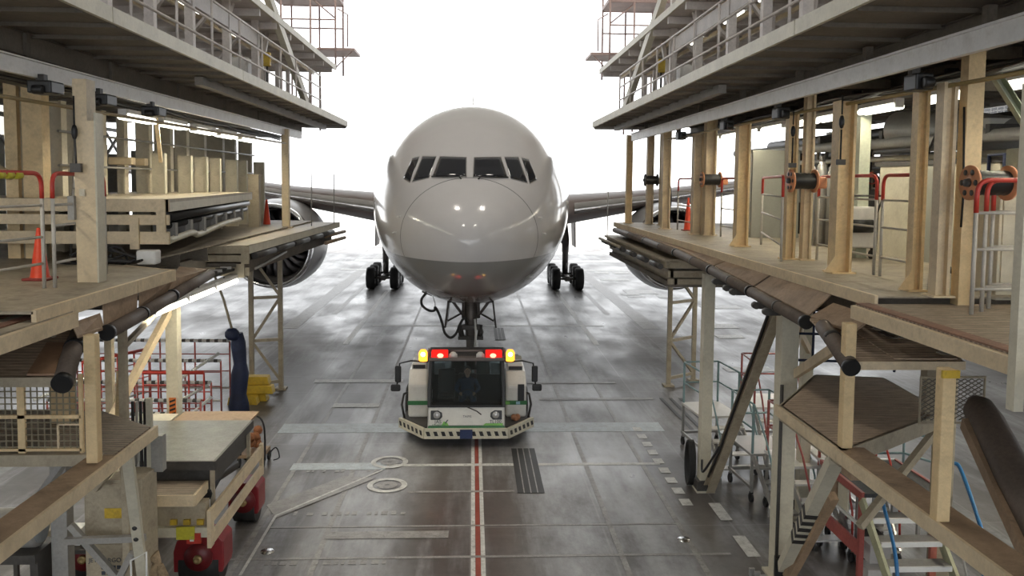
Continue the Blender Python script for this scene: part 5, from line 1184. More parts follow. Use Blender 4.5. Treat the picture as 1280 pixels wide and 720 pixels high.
box_post('landing_post', 'cream square pillar behind the wire mesh guard', -5.15, 10.6, 3.3, 4.6, 0.22, 0.2, CREAM_Y, 'steel post', 'posts on the tray side landing', plate=False)
colg2 = 'columns carrying the tray side dock'
cc = box_post('steel_column', 'pale column with an orange and black hazard patch rising behind the flat lift cart', -5.78, 16.25, 0, 4.5, 0.23, 0.23, CREAM_W, group=colg2)
hz = MB()
for k in range(5): hz.prism([(-5.83, 16.13, 1.72 + k * 0.085), (-5.72, 16.13, 1.76 + k * 0.085), (-5.72, 16.13, 1.80 + k * 0.085), (-5.83, 16.13, 1.76 + k * 0.085)], (0, -0.012, 0))
MB().span((-5.84, 16.12, 1.68), (-5.71, 16.135, 2.16)).build('hazard_patch', mat('hazard_orange', (0.7, 0.2, 0.04), 0.5), cc); hz.build('hazard_bars', BLACK, cc)
for lab, x, y, w in (('thin column with a dark cable left of the hazard patch column', -6.42, 14.9, 0.13), ('slim post beside the orange tinted landing post', -4.65, 11.2, 0.1)):
    box_post('steel_column', lab, x, y, 0, 4.6, w, w, BEIGE, group=colg2)
for i, (a, b, m, w, lab) in enumerate((((-6.3, 14.7, 2.2), (-5.8, 16.2, 3.9), CREAM, 0.12, 'cream brace rising to the hazard patch column'), ((-4.75, 11.4, 3.7), (-6.2, 14.7, 2.0), CREAM_Y, 0.14, 'cream brace falling from the slim landing side post'), ((-4.7, 11.3, 4.1), (-5.8, 16.2, 4.1), BEIGE, 0.07, 'thin level tie between the slim post and the hazard patch column'))):
    one(MB().beam(a, b, w, w), 'tie_bar', m, lab, 'brace')
lb = thing('pale_brace', 'pale brace with two dark dots and a white loop in front of the lettered cabinet', 'brace', (-4.3, 10.3, 0.1))
p, q = Vector((-4.20, 10.15, 3.15)), Vector((-4.42, 11.3, 0.2)); MB().beam(p, q, 0.12, 0.12).build('shaft', CREAM_W, lb); d = (q - p)
for k in (0.42, 0.48): c = p + d * k; MB().ball(c + Vector((0, -0.06, 0.01)), 0.035, 10).build('dark_dot', BLACK, lb)
c = p + d * 0.60; MB().tube([c + Vector((-0.09, -0.09, -0.28)), c + Vector((-0.09, -0.09, 0.03)), c + Vector((0.11, -0.09, 0.14)), c + Vector((0.11, -0.09, -0.18))], 0.014, 6, True).build('white_loop', WHITE, lb)
for i, (a, b, lab) in enumerate((((-4.9, 10.5, 3.1), (-5.9, 11.0, 1.9), 'dark cross brace under the mesh guarded landing'), ((-5.35, 11.1, 1.75), (-4.3, 11.15, 0.4), 'dark brace crossing low in front of the lettered cabinet'), ((-4.55, 11.12, 1.35), (-5.1, 11.12, 0.3), 'short dark brace crossing at the foot of the lettered cabinet'), ((-5.4, 11.05, 1.55), (-4.35, 11.05, 1.58), 'level dark bar across the front of the lettered cabinet'), ((-4.3, 11.0, 3.1), (-5.05, 11.2, 2.2), 'dark brace meeting the stringer above the lettered cabinet'))):
    one(MB().beam(a, b, 0.09, 0.08), 'cross_brace', GREY if i < 4 else BEIGE, lab, 'brace')
box_post('steel_column', 'grey column left of the lettered cabinet', -5.55, 11.3, 0, 3.15, 0.22, 0.2, GREY, group=colg2)
kb = thing('cabinet', 'beige lettered cabinet with a yellow sticker under the tray side landing', 'cabinet', (-4.95, 11.65, 0))
MB().span((-5.30, 11.4, 0.05), (-4.52, 11.95, 2.25)).build('body', BEIGE, kb, 0.01); MB().span((-5.27, 11.385, 0.1), (-4.55, 11.4, 1.35)).build('door', BEIGE, kb); MB().span((-5.27, 11.385, 1.38), (-4.55, 11.4, 2.2)).build('door', BEIGE, kb)
MB().span((-5.02, 11.375, 1.72), (-4.76, 11.386, 1.86)).build('yellow_sticker', YELLOW, kb)
letters('JET CARGO STAND', (-4.88, 11.378, 1.10), 0.085, INK, kb, (R(90), 0, 0)); 
for z in (1.0, 0.92): 
    w = MB()
    for k in range(6): w.span((-5.08 + k * 0.07, 11.375, z), (-5.03 + k * 0.07, 11.384, z + 0.05))
    w.build('stencil_marks', INK, kb)
br_ = thing('drum', 'grey barrel lying on its side below the mesh guarded landing', 'barrel', (-6.0, 11.2, 1.5))
MB().lathe([(-0.55, 0.0), (-0.55, 0.24), (-0.5, 0.26), (0.5, 0.26), (0.55, 0.24), (0.55, 0.0)], (-6.33, 11.2, 1.68), (1, 0, 0), 24).build('body', GREY, br_); MB().cyl((-5.78, 11.2, 1.68), (-5.765, 11.2, 1.68), 0.2, 20).build('end_cap', mat('pale_blue_grey', (0.35, 0.38, 0.4), 0.5), br_)
MB().span((-6.9, 10.9, 1.30), (-5.72, 11.5, 1.42)).span((-6.8, 11.0, 0), (-6.7, 11.4, 1.3)).span((-5.84, 11.0, 0), (-5.74, 11.4, 1.3)).build('cradle', DARK, br_)
bxx = thing('cardboard_box', 'brown open cardboard box on the floor at the tray side corner', 'box', (-5.75, 10.4, 0.0))
CB = mat('cardboard', (0.30, 0.18, 0.09), 0.8); MB().span((-5.9, 10.2, 0.25), (-5.35, 10.6, 0.62)).build('body', CB, bxx); MB().prism([(-5.9, 10.2, 0.62), (-5.35, 10.2, 0.62), (-5.28, 10.0, 0.70), (-5.85, 10.0, 0.70)], (0, 0, 0.012)).prism([(-5.35, 10.2, 0.62), (-5.35, 10.6, 0.62), (-5.18, 10.6, 0.72), (-5.18, 10.2, 0.72)], (0, 0, 0.012)).build('flap', CB, bxx); MB().span((-6.0, 10.1, 0.0), (-5.3, 10.7, 0.25)).build('pallet', DARK, bxx)
wt = thing('workbench', 'dark bench piled with small white things behind the cardboard box', 'bench', (-5.9, 12.6, 0))
MB().span((-6.8, 12.3, 0.8), (-5.45, 13.0, 0.86)).build('top', DARK, wt)
for x in (-6.75, -5.5):
    for y in (12.35, 12.95): MB().span((x - 0.03, y - 0.03, 0), (x + 0.03, y + 0.03, 0.8)).build('leg', DARK, wt)
for i, (x, z, m, lab) in enumerate(((-6.0, 0.86, WHITE, 'white carton on the dark bench under the landing'), (-5.65, 0.86, GREYP, 'grey carton beside the white one on the dark bench'), (-6.4, 0.86, BEIGE, 'beige carton at the far end of the dark bench'))):
    one(MB().box((x, 12.6, z + 0.12), (0.26, 0.3, 0.24)), 'carton', m, lab, 'box', bevel=0.01)
ph = thing('pipe_riser', 'bundle of dark vertical pipes beside the flat lift cart', 'pipe', (-4.75, 11.9, 0))
for k in range(4): MB().cyl((-4.84 + k * 0.055, 11.95, 0), (-4.84 + k * 0.055, 11.95, 3.2), 0.024, 8).build('pipe', BLACK if k != 1 else ZINC, ph)
MB().span((-4.64, 11.9, 0.9), (-4.57, 11.98, 3.25)).build('pale_post', CREAM_W, ph); MB().span((-4.56, 11.85, 2.2), (-4.40, 12.0, 2.72)).build('switch_box', GREY, ph); MB().span((-4.98, 11.8, 2.3), (-4.78, 11.95, 2.85)).build('grey_box', GREY, ph)
rgp = [(-4.5 + 0.04 * math.sin(k * 2.3), 11.75, 0.12 + k * 0.09) for k in range(11)]
rg_ = MB().tube(rgp, [0.10 + 0.05 * math.sin(k * 1.9) for k in range(11)], 9).tube([(-4.42, 11.72, 0.9), (-4.36, 11.7, 0.7), (-4.40, 11.72, 0.45), (-4.37, 11.7, 0.3)], [0.05, 0.09, 0.06, 0.02], 7)
one(rg_, 'rag_bundle', mat('tan_rags', (0.36, 0.27, 0.17), 0.9, var=0.35), 'crumpled tan rag bundle tied to the pipes next to the red wheel', 'rags')
# ------------------------------------------------------------------ flat lift cart with red wheels
ct = thing('lift_cart', 'flat topped lift cart with red wheel housings beside the pipe bundle', 'lift cart', (-5.1, 14.2, 0))
CTOP = mat('scuffed_silver_deck', (0.22, 0.225, 0.205), 0.38, metal=0.25, var=0.2, dirt=(0.16, 0.15, 0.13), dirt_amt=0.7, scale=3.5, bump=0.3)
MB().span((-6.4, 12.95, 1.92), (-4.16, 15.2, 1.98)).build('deck_plate', CTOP, ct)
MB().span((-5.6, 15.22, 1.93), (-4.2, 15.85, 1.97)).build('end_flap', FLAP, ct); MB().span((-6.4, 15.22, 1.93), (-5.65, 15.7, 1.97)).build('end_flap', CREAM_W, ct)
MB().span((-6.4, 12.93, 1.84), (-4.14, 12.97, 1.985)).span((-4.18, 12.95, 1.84), (-4.14, 15.2, 1.985)).build('deck_edge', DARK, ct)
MB().span((-6.4, 13.1, 1.5), (-4.25, 15.2, 1.78)).build('underframe', DARK, ct)
MB().span((-5.2, 12.35, 1.62), (-4.28, 12.95, 1.67)).build('step_plate', GRATE, ct); MB().span((-5.2, 12.33, 1.50), (-4.28, 12.37, 1.67)).span((-4.30, 12.35, 1.5), (-4.26, 12.95, 1.67)).build('step_skirt', CREAM, ct)
MB().span((-5.5, 12.6, 1.05), (-4.2, 12.8, 1.45)).build('front_panel', BEIGE, ct); MB().span((-5.4, 12.5, 0.95), (-4.15, 12.6, 1.1)).build('front_beam', CREAM_W, ct)
MB().span((-4.60, 12.47, 0.93), (-4.33, 12.51, 1.12)).build('yellow_label', mat('label_yellow', (0.6, 0.55, 0.05), 0.5), ct)
for k in range(3): MB().span((-4.72 + k * 0.2, 12.55, 1.12), (-4.62 + k * 0.2, 12.62, 1.2)).build('yellow_block', YELLOW, ct)
MB().span((-4.45, 12.48, 0.86), (-4.24, 12.54, 1.02)).build('red_plate', REDP, ct); MB().span((-4.40, 12.47, 0.90), (-4.34, 12.485, 0.98)).build('white_mark', WHITE, ct)
MB().beam((-4.12, 12.5, 1.24), (-4.12, 15.7, 1.26), 0.05, 0.22).build('side_rail', CREAM, ct); MB().beam((-4.12, 12.5, 0.88), (-4.12, 15.7, 0.90), 0.05, 0.18).build('side_rail', CREAM, ct)
MB().span((-4.15, 15.6, 0.8), (-4.09, 15.7, 1.4)).build('side_post', CREAM, ct); MB().span((-4.15, 12.5, 0.78), (-4.09, 12.66, 1.36)).build('side_post', CREAM, ct)
for y in (13.0, 15.1): MB().span((-4.24, y - 0.03, 1.1), (-4.18, y + 0.03, 1.9)).build('stanchion', BEIGE, ct)
MB().tube([(-4.3, 12.9, 1.45), (-4.35, 13.6, 1.5), (-4.28, 14.4, 1.42)], 0.1, 10).tube([(-4.45, 12.8, 1.35), (-4.4, 13.5, 1.3)], 0.07, 8).build('hydraulic_hoses', BLACK, ct)
RW = mat('red_wheel_paint', (0.25, 0.02, 0.025), 0.35, var=0.1)
for y, x0, x1 in ((12.9, -4.80, -4.04), (15.2, -4.62, -4.08), (12.95, -6.5, -5.9), (15.2, -6.5, -5.9)):
    h = MB().prism([(x0, y - 0.02, 0.22), (x1, y - 0.02, 0.22), (x1 + 0.02, y - 0.02, 0.32), (x1 + 0.02, y - 0.02, 0.72), (x1 - 0.06, y - 0.02, 0.80), (x0 + 0.2, y - 0.02, 0.80), (x0 + 0.05, y - 0.02, 0.72), (x0, y - 0.02, 0.55)], (0, 0.5, 0)).build('wheel_housing', RW, ct, 0.02)
    cx = (x0 + x1) / 2 + 0.02
    w = MB().lathe([(0, 0.0), (0, 0.20), (0.02, 0.22), (0.05, 0.22), (0.05, 0.0)], (cx, y - 0.02, 0.48), (0, -1, 0), 24).build('hub_ring', mat('dark_red', (0.16, 0.012, 0.015), 0.4) if not bpy.data.materials.get('dark_red') else bpy.data.materials['dark_red'], h)
    MB().lathe([(0, 0.0), (0, 0.07), (0.05, 0.065), (0.05, 0.03), (0.03, 0.0)], (cx, y - 0.07, 0.46), (0, -1, 0), 16).build('hub_cap', mat('brass_hub', (0.45, 0.33, 0.15), 0.35, metal=0.6) if not bpy.data.materials.get('brass_hub') else bpy.data.materials['brass_hub'], h)
    MB().cyl((x0 + 0.08, y + 0.25, 0.30), (x1 - 0.06, y + 0.25, 0.30), 0.30, 20).build('wheel', RUBBER, h)
ct.location.x += 0.15
og = thing('hose_trolley', 'small orange brown trolley with a bent black handle behind the lift cart', 'trolley', (-4.75, 18.6, 0))
ob = MB()
for k in range(10): ob.ball((-4.95 + 0.16 * math.sin(k * 2.2), 18.6 + 0.2 * math.cos(k * 1.3), 0.42 + 0.035 * k), 0.11, 8)
ob.build('hose_coil', mat('rust_orange_hose', (0.34, 0.13, 0.05), 0.7, var=0.3), og)
MB().span((-5.2, 18.3, 0.22), (-4.6, 18.95, 0.3)).build('tray', FLAP, og); MB().tube(smooth_path([(-5.1, 18.3, 0.3), (-5.0, 18.2, 1.15), (-4.7, 18.2, 1.2), (-4.55, 18.2, 0.95), (-4.55, 18.25, 0.2)]), 0.022, 6).build('handle', BLACK, og)
for x in (-5.15, -4.62):
    for y in (18.35, 18.9): MB().cyl((x - 0.025, y, 0.11), (x + 0.025, y, 0.11), 0.11, 14).span((x - 0.015, y - 0.015, 0.11), (x + 0.015, y + 0.015, 0.23)).build('wheel', RUBBER, og)
MB().tube(smooth_path([(-4.5, 18.3, 0.3), (-4.3, 18.2, 0.5), (-4.25, 18.3, 0.25), (-4.4, 18.4, 0.15)]), 0.014, 6).build('loose_cable', BLACK, og)
# ------------------------------------------------------------------ red and white guard rails stacked beyond the cart
WR = mat('dashed_white_rail', (0.62, 0.6, 0.58), 0.4)
def guard_rail(lab, a, b, h, group, dashed=True, m=PINK):
    a, b = Vector((*a, 0)), Vector((*b, 0)); t = thing('guard_rail', lab, 'guard rail', tuple((a + b) / 2), group)
    n = 5
    for k in range(n):
        p = a.lerp(b, k / (n - 1)); l = MB().tube([p, p + Vector((0, 0, h))], 0.025, 6).build('post', m, t)
    MB().tube([a + Vector((0, 0, h * 0.3)), b + Vector((0, 0, h * 0.3))], 0.03, 6).build('rail', WR, t)
    for z in (h * 0.55, h * 0.8): MB().tube([a + Vector((0, 0, z)), b + Vector((0, 0, z))], 0.016, 6).build('rail', m, t)
    tp_ = MB().tube([a + Vector((0, 0, h)), b + Vector((0, 0, h))], 0.045, 8).build('top_rail', WR if dashed else m, t)
    if dashed:
        L_ = (b - a).length; nn = int(L_ / 0.22)
        for k in range(nn):
            p = a.lerp(b, (k + 0.2) / nn) + Vector((0, 0, h)); q = a.lerp(b, (k + 0.65) / nn) + Vector((0, 0, h)); MB().cyl(p, q, 0.048, 8).build('dark_band', DARK, tp_)
    return t
ggp = 'red and white guard rails behind the lift cart'
for i, (y, h, lab) in enumerate(((23.4, 1.9, 'rearmost red guard rail with dashed white top beside the navy cover'), (22.4, 1.55, 'second row of red guard rail in front of the rearmost one'), (21.4, 1.2, 'third row of red guard rail with dashed white top'), (20.4, 1.0, 'fourth row of red guard rail near the hazard patch column'), (19.4, 0.95, 'front row of guard rail just behind the lift cart'))):
    guard_rail(lab, (-10.6 + 0.1 * i, y), (-6.75 + 0.05 * i, y - 0.1), h, ggp)
guard_rail('plain red guard rail frame standing out in front of the stacked rows', (-8.2, 20.9), (-6.7, 20.9), 1.55, ggp, False, REDP)
guard_rail('plain red guard rail turned end on at the left of the stacked rows', (-9.9, 21.4), (-8.9, 23.2), 1.7, ggp, False, REDP)
for i, (a, b) in enumerate((((-7.5, 21.2, 1.25), (-6.75, 22.3, 1.75)), ((-7.3, 20.2, 0.9), (-6.7, 21.2, 1.15)), ((-7.0, 19.5, 0.5), (-6.5, 20.8, 0.95)), ((-10.2, 19.6, 1.2), (-9.4, 20.8, 1.5)))):
    one(MB().tube([a, b], 0.04, 8), 'white_tube', WHITE, ('upper', 'middle', 'lowest', 'farthest left')[i] + ' loose white tube lying on the red guard rails', 'tube')
nv = thing('covered_post', 'tall bundle under a navy blue cover at the end of the guard rails', 'covered equipment', (-6.35, 22.6, 0))
cv = []
for k in range(9):
    z = 2.25 * k / 8; r = 0.26 - 0.012 * k + 0.03 * math.sin(k * 2.1); cv.append((-6.3 - 0.03 * math.sin(k), 22.6, z, r))
MB().tube([c[:3] for c in cv], [c[3] for c in cv], 14).build('cover', NAVY, nv); MB().ball((-6.42, 22.4, 2.25), 0.2, 10, (1, 1, 0.9)).build('cover_top', NAVY, nv)
MB().tube([(-6.4, 22.4, 2.3), (-6.6, 22.3, 3.2), (-6.85, 22.2, 4.0)], 0.035, 8).build('pole', BEIGE, nv)
trestle('pale braced trestle below the shelf over the left engine, yellow chocks at its foot', (-6.62, 25.1), (-5.82, 25.4), 4.3, BEIGE)
for i, (x, y, z, l) in enumerate(((-6.35, 24.1, 0.0, 0.9), (-6.2, 24.0, 0.24, 1.0), (-6.5, 23.7, 0.0, 0.85), (-6.25, 24.15, 0.48, 0.8))):
    one(MB().prism([(x - l / 2, y - 0.15, z), (x + l / 2, y - 0.15, z), (x + l / 2 - 0.05, y - 0.15, z + 0.23), (x - l / 2 + 0.05, y - 0.15, z + 0.23)], (0, 0.34, 0)), 'wheel_chock', YELLOW, ('bottom', 'middle', 'front', 'topmost')[i] + ' yellow block of the stack at the trestle foot', 'wheel chock', 'yellow chocks at the trestle', bevel=0.02)
# ------------------------------------------------------------------ trays, shelf and posts on the deck
def slab_stack(t, x0, x1a, x1b, y0, y1, z, m, n=3, drop=((0, .2), (.25, .41), (.52, .72))):
    """Near face of stacked beams and the long inner side, edge slanting from x1a to x1b."""
    for a, b in drop:
        MB().prism([(x0, y0, z - b), (x1a, y0, z - b), (x1a, y0, z - a), (x0, y0, z - a)], (0, 0.06, 0)).build('face_beam', m, t)
    MB().prism([(x1a, y0, z - drop[0][1]), (x1b, y1, z - drop[0][1]), (x1b, y1, z), (x1a, y0, z)], (-0.05, 0, 0)).build('side_beam', CREAM_W, t)
t1 = thing('pull_out_tray', 'upper stack of cream pull-out trays behind the big square post', 'tray stack', (-6, 17, 5.4))
MB().plate([(-8.6, 13.6, 6.05), (-4.87, 13.6, 6.05), (-6.0, 23.0, 6.05), (-8.6, 23.0, 6.05)], 0.05).build('tray_top', BEIGE, t1)
slab_stack(t1, -8.6, -4.87, -6.0, 13.58, 23.0, 6.05, CREAM)
for x, z0, z1 in ((-4.98, 5.52, 6.03), (-5.4, 5.25, 5.75), (-6.2, 5.52, 5.8)): MB().span((x - 0.07, 13.54, z0), (x + 0.07, 13.58, z1)).build('bracket', CREAM, t1)
for a, b, z, r in (((-5.0, 13.9), (-6.0, 22.5), 5.76, 0.075), ((-5.1, 14.2), (-6.05, 22.5), 5.60, 0.06)):
    MB().tube([(*a, z), (*b, z)], r, 10).build('roller_bar', BLACK, t1)
MB().prism([(-5.1, 13.8, 5.35), (-6.2, 22.6, 5.35), (-6.2, 22.6, 5.75), (-5.1, 13.8, 5.75)], (-0.1, 0, 0)).build('slide_box', DARK, t1)
for k in range(7): y = 14.3 + k * 1.2; MB().box((-5.0 - (y - 13.9) * 0.118, y, 5.50), (0.1, 0.12, 0.28)).build('roller_bracket', GREY, t1)
MB().tube(smooth_path([(-5.0, 13.9, 5.36), (-5.15, 15.5, 5.40), (-5.3, 16.4, 5.32), (-5.5, 18.5, 5.40), (-5.8, 21, 5.4)]), 0.06, 8).build('wrapped_hose', CREAM_W, t1)
for x in (-8.4, -7.0): MB().span((x, 13.8, DZ), (x + 0.1, 13.9, 5.35)).span((x, 22, DZ), (x + 0.1, 22.1, 6.0)).build('leg', BEIGE, t1)
t2 = thing('pull_out_shelf', 'beige pulled-out shelf stack over the left engine, with a lone post on it', 'work platform', (-5.6, 22.5, 5))
MB().plate([(-6.6, 17.6, 5.0), (-4.68, 17.7, 5.0), (-4.44, 28.1, 5.0), (-6.6, 28.1, 5.0)], 0.05).build('deck_plate', BEIGE, t2)
slab_stack(t2, -6.6, -4.68, -4.44, 17.62, 28.1, 5.0, BEIGE, 3, ((0, .17), (.2, .34), (.46, .64)))
for x, z0, z1 in ((-4.75, 4.62, 4.98), (-6.2, 4.6, 4.85), (-4.85, 4.33, 4.62)): MB().span((x - 0.08, 17.57, z0), (x + 0.08, 17.62, z1)).build('bracket', BEIGE, t2)
for y in (18.2, 20.0, 21.8, 23.6, 25.4): MB().cyl((-4.72 + (y - 18) * 0.025, y, 4.74), (-4.68 + (y - 18) * 0.025, y + 1.6, 4.74), 0.075, 10).build('roller', DARK, t2)
MB().prism([(-4.9, 17.7, 4.36), (-4.7, 28, 4.36), (-4.7, 28, 4.62), (-4.9, 17.7, 4.62)], (-1.5, 0, 0)).build('slide_frame', UNDER, t2)
for z in (4.66, 4.45): MB().tube([(-4.55, 26.0, z), (-4.36, 28.6, z)], 0.06, 8).build('guard_tube', FLAP, t2)
MB().tube([(-4.8, 18.6, 4.42), (-4.7, 21.2, 4.58)], 0.03, 6).build('slide_rod', ZINC, t2)
box_post('deck_post', 'lone slender cream post standing on the shelf over the left engine', -5.4, 24.4, 5.0, 7.85, 0.2, 0.2, CREAM, 'steel post')
for x, y, lab in ((-4.9, 25.6, 'thin marker pole nearer the lone post on the left engine shelf'), (-4.55, 27.6, 'thin marker pole at the far tip of the left engine shelf')):
    one(MB().tube([(x, y, 5.0), (x, y, 6.6)], 0.016, 6), 'marker_pole', GREY, lab, 'pole')
cone('small red cone beside the lone post on the left engine shelf', -6.2, 25.4, 5.0, 0.8)
# lit lamp chain and conveyor under the shelf
cvx = thing('ribbed_track', 'black ribbed cable track running under the tray side shelf', 'cable track', (-5.1, 16, 4.55))
MB().beam((-5.25, 13.2, 4.50), (-5.1, 17.9, 4.50), 0.26, 0.05).build('track_bed', BLACK, cvx)
for k in range(16): MB().box((-5.24 + k * 0.009, 13.4 + k * 0.29, 4.54), (0.22, 0.05, 0.07)).build('link', DARK if k % 2 else GREYP, cvx)
for y, lab in ((13.9, 'nearest lit lamp of the slanting row under the tray side shelf'), (15.4, 'middle lit lamp of the slanting row under the tray side shelf'), (16.9, 'farthest lit lamp of the slanting row under the tray side shelf')):
    t = strip_lamp(lab, -5.02 + (y - 13.9) * 0.01, y, 4.30, 'lamps under the tray side shelf', 1.35)
# big square post and its neighbours
pa = thing('square_post', 'big square cream post at the deck edge between two red topped gates', 'steel post', (-4.9, 10.9, DZ))
MB().span((-5.03, 10.8, DZ), (-4.86, 11.05, 7.62)).build('shaft', CREAM, pa); MB().span((-4.86, 10.78, DZ), (-4.76, 10.98, 7.1)).build('front_flange', CREAM, pa); MB().span((-4.765, 10.77, DZ), (-4.745, 10.99, 7.2)).build('edge_strip', CREAM_W, pa)
MB().span((-4.97, 10.78, 6.15), (-4.90, 10.80, 6.24)).build('number_plate', CREAM_W, pa); MB().span((-5.10, 10.74, 5.85), (-5.02, 10.80, 6.15)).build('switch_box', GREY, pa)
MB().tube([(-4.98, 10.72, 7.4), (-4.98, 10.72, 7.0)], 0.012, 6).build('hook_cord', BLACK, pa); MB().ball((-4.98, 10.72, 6.95), 0.055, 10, (0.7, 0.7, 1.8)).build('hook_block', BLACK, pa); MB().span((-5.03, 10.68, 6.45), (-4.90, 10.74, 6.56)).tube([(-4.98, 10.72, 6.9), (-4.97, 10.72, 6.5)], 0.016, 6).build('pendant', DARK, pa)
pb = thing('twin_post', 'yellowed twin flange post behind the cone and the taped gate', 'steel post', (-7.3, 14.2, DZ))
MB().span((-7.62, 14.0, DZ), (-7.42, 14.25, 8.2)).build('flange', CREAM_Y, pb); MB().span((-7.34, 14.0, DZ), (-7.02, 14.25, 8.2)).build('flange', CREAM_Y, pb); MB().span((-7.42, 14.1, DZ), (-7.34, 14.15, 8.2)).build('web', BEIGE, pb)
PIL = mat('cream_guide_panel', (0.66, 0.60, 0.47), 0.55, var=0.08, dirt=(0.22, 0.17, 0.11), dirt_amt=0.3)
pgl = 'tall guide panels behind the stacked trays'
ordn = 'first second third fourth fifth sixth seventh eighth ninth tenth eleventh twelfth thirteenth'.split()
for i, (y, w, x) in enumerate(((15.4, 0.5, -7.5), (16.1, 0.5, -7.5), (17.4, 0.35, -7.6), (18.5, 0.30, -7.6), (19.7, 0.5, -7.6), (21.2, 0.62, -7.7), (22.5, 0.5, -7.7), (23.8, 0.62, -7.7), (25.4, 0.7, -7.7), (26.6, 0.5, -7.6), (28.3, 0.62, -7.6))):
    t = thing('guide_channel', 'tall cream guide panel, %s from the twin flange post along the trays' % ordn[i], 'guide panel', (x, y, DZ), pgl); w *= 0.74
    MB().span((x - w / 2, y, DZ), (x + w / 2, y + 0.06, 7.75)).build('panel', PIL, t)
    MB().span((x + w / 2 - 0.04, y - 0.14, DZ), (x + w / 2, y, 7.75)).build('flange', PIL, t)
for i, (y, w) in enumerate(((19.0, 0.32), (20.6, 0.35), (21.7, 0.35), (22.8, 0.3), (24.2, 0.35), (25.2, 0.3), (27.0, 0.35))):
    x = -7.0 + 0.03 * i
    t = thing('guide_plate', 'short cream guide plate, %s along the back edge of the trays' % ordn[i], 'guide panel', (x, y, DZ), 'short guide plates behind the trays')
    MB().span((x - w / 2, y, DZ), (x + w / 2, y + 0.04, 6.95)).build('plate', PIL, t); MB().span((x + w / 2 - 0.03, y - 0.1, DZ), (x + w / 2, y, 6.95)).build('bright_edge', CREAM_W, t)
for i, z in enumerate((5.75, 6.6, 7.2)):
    one(MB().tube([(-7.25, 15.0, z), (-7.35, 28.5, z)], 0.025, 6), 'tie_pipe', GREY, ('lower', 'middle', 'upper')[i] + ' grey pipe running along the tall guide panels', 'pipe')
for i, y in enumerate((16.75, 20.4, 24.6, 27.4)):
    one(MB().cyl((-7.9, y, DZ), (-7.9, y, 7.7), 0.14, 16), 'dark_mast', DARK, 'dark round mast between the guide panels, %s from the camera' % ordn[i], 'mast', 'dark masts between the guide panels')
for i, y in enumerate((7.5, 11.5, 15.5, 19.5)):  # unseen lamps added under this deck as well, brightening the floor below
    strip_lamp('unseen lamp added below the tray dock deck to brighten the floor', -9.0, y, 4.25, 'added lamps below the tray dock deck', power=200)
sp = thing('end_stop', 'short square stop post at the far end of the trays', 'steel post', (-6.2, 24.0, DZ)); MB().span((-6.35, 23.9, 5.0), (-6.05, 24.1, 6.5)).build('shaft', BEIGE, sp); MB().span((-6.37, 23.88, 6.5), (-6.03, 24.12, 6.54)).build('cap', BEIGE, sp)
for i, (x, y) in enumerate(((-7.4, 18.0), (-7.5, 18.95))):
    one(MB().box((x, y, 6.75), (0.5, 0.2, 0.16)), 'cross_block', CREAM, ('nearer', 'farther')[i] + ' cream cross block between the tall guide panels', 'block', bevel=0.02)
ldr = thing('ladder', 'slim metal ladder leaning by the panels behind the gates', 'ladder', (-6.8, 14.9, DZ))
for x in (-6.95, -6.6): MB().tube([(x, 14.7, DZ), (x, 15.0, 7.2)], 0.025, 8).build('stile', ZINC, ldr)
for k in range(7): MB().tube([(-6.95, 14.72 + k * 0.042, DZ + 0.25 + k * 0.3), (-6.6, 14.72 + k * 0.042, DZ + 0.25 + k * 0.3)], 0.016, 6).build('rung', ZINC, ldr)
wr = MB()
for k in range(6): wr.tube(smooth_path([(-5.0 - random.random() * 1.4, 12.9 + random.random() * 0.5, DZ + 0.02 + 0.24 * random.random() * (j % 2)) for j in range(6)], 5), 0.02, 6)
one(wr, 'cable_pile', BLACK, 'tangle of black cables on the deck under the cream trays', 'cables')
one(MB().box((-5.05, 13.2, DZ + 0.11), (0.3, 0.25, 0.22)), 'white_canister', WHITE, 'white canister next to the black cable tangle', 'canister', bevel=0.03)
cone('tall orange red cone behind the gates at the big square post', -5.62, 11.05, DZ, 0.68)
gate('red topped gate wound with yellow hazard tape at the tray side corner', (-5.14, 10.2), (-5.28, 8.6), DZ, 1.38, (0.3, 0.62, 1.0), 0.30)
gate('red topped gate behind the big square post', (-5.04, 10.25), (-5.08, 11.75), DZ, 1.38, (0.3, 0.75, 1.0), 0.30)
tpm = MB(); 
for k in range(7): tpm.cyl((-5.27 + k * 0.015, 8.8 + k * 0.15, 6.40), (-5.26 + k * 0.015, 8.91 + k * 0.15, 6.40), 0.04, 8)
one(tpm, 'hazard_tape', mat('yellow_tape', (0.55, 0.5, 0.04), 0.5), 'yellow tape wound round the red rail of the taped gate', 'tape')
# ------------------------------------------------------------------ lamps, pipe, rail, upper deck
for i, y in enumerate((15.2, 16.9, 18.8, 20.5, 22.3, 9.2, 6.5)):  # the off-frame lamps at the end are added to light the near posts
    strip_lamp('lit fluorescent lamp over the guide panels, %s from the big square post' % ordn[i] if i < 5 else 'unseen fluorescent lamp added to the tray row to light the posts', -5.95 if i < 5 else -6.6, y, 7.46, 'lamps over the trays')
one(MB().tube([(-5.22, 5.5, 7.22), (-5.2, 9.5, 7.27), (-5.2, 17, 7.34), (-5.3, 24, 7.42)], 0.024, 8), 'conduit_pipe', bpy.data.materials['ochre_pipe'], 'long ochre pipe strung past the big square post', 'pipe')
wl = thing('rail_beam', 'white steel rail beam slung above the cream trays', 'beam', (-5.5, 16, 7.75))
MB().beam((-5.62, 5.0, 7.72), (-5.42, 26.6, 7.78), 0.08, 0.19).build('beam', RAILW, wl); MB().beam((-5.64, 5.0, 7.83), (-5.44, 26.6, 7.89), 0.18, 0.02).build('flange', RAILW, wl)
for y in (8.3, 11, 13.5, 16.5, 19.5, 22.5, 25): MB().span((-5.75, y - 0.05, 7.8), (-5.65, y + 0.05, 8.2)).build('hanger', UNDER, wl)
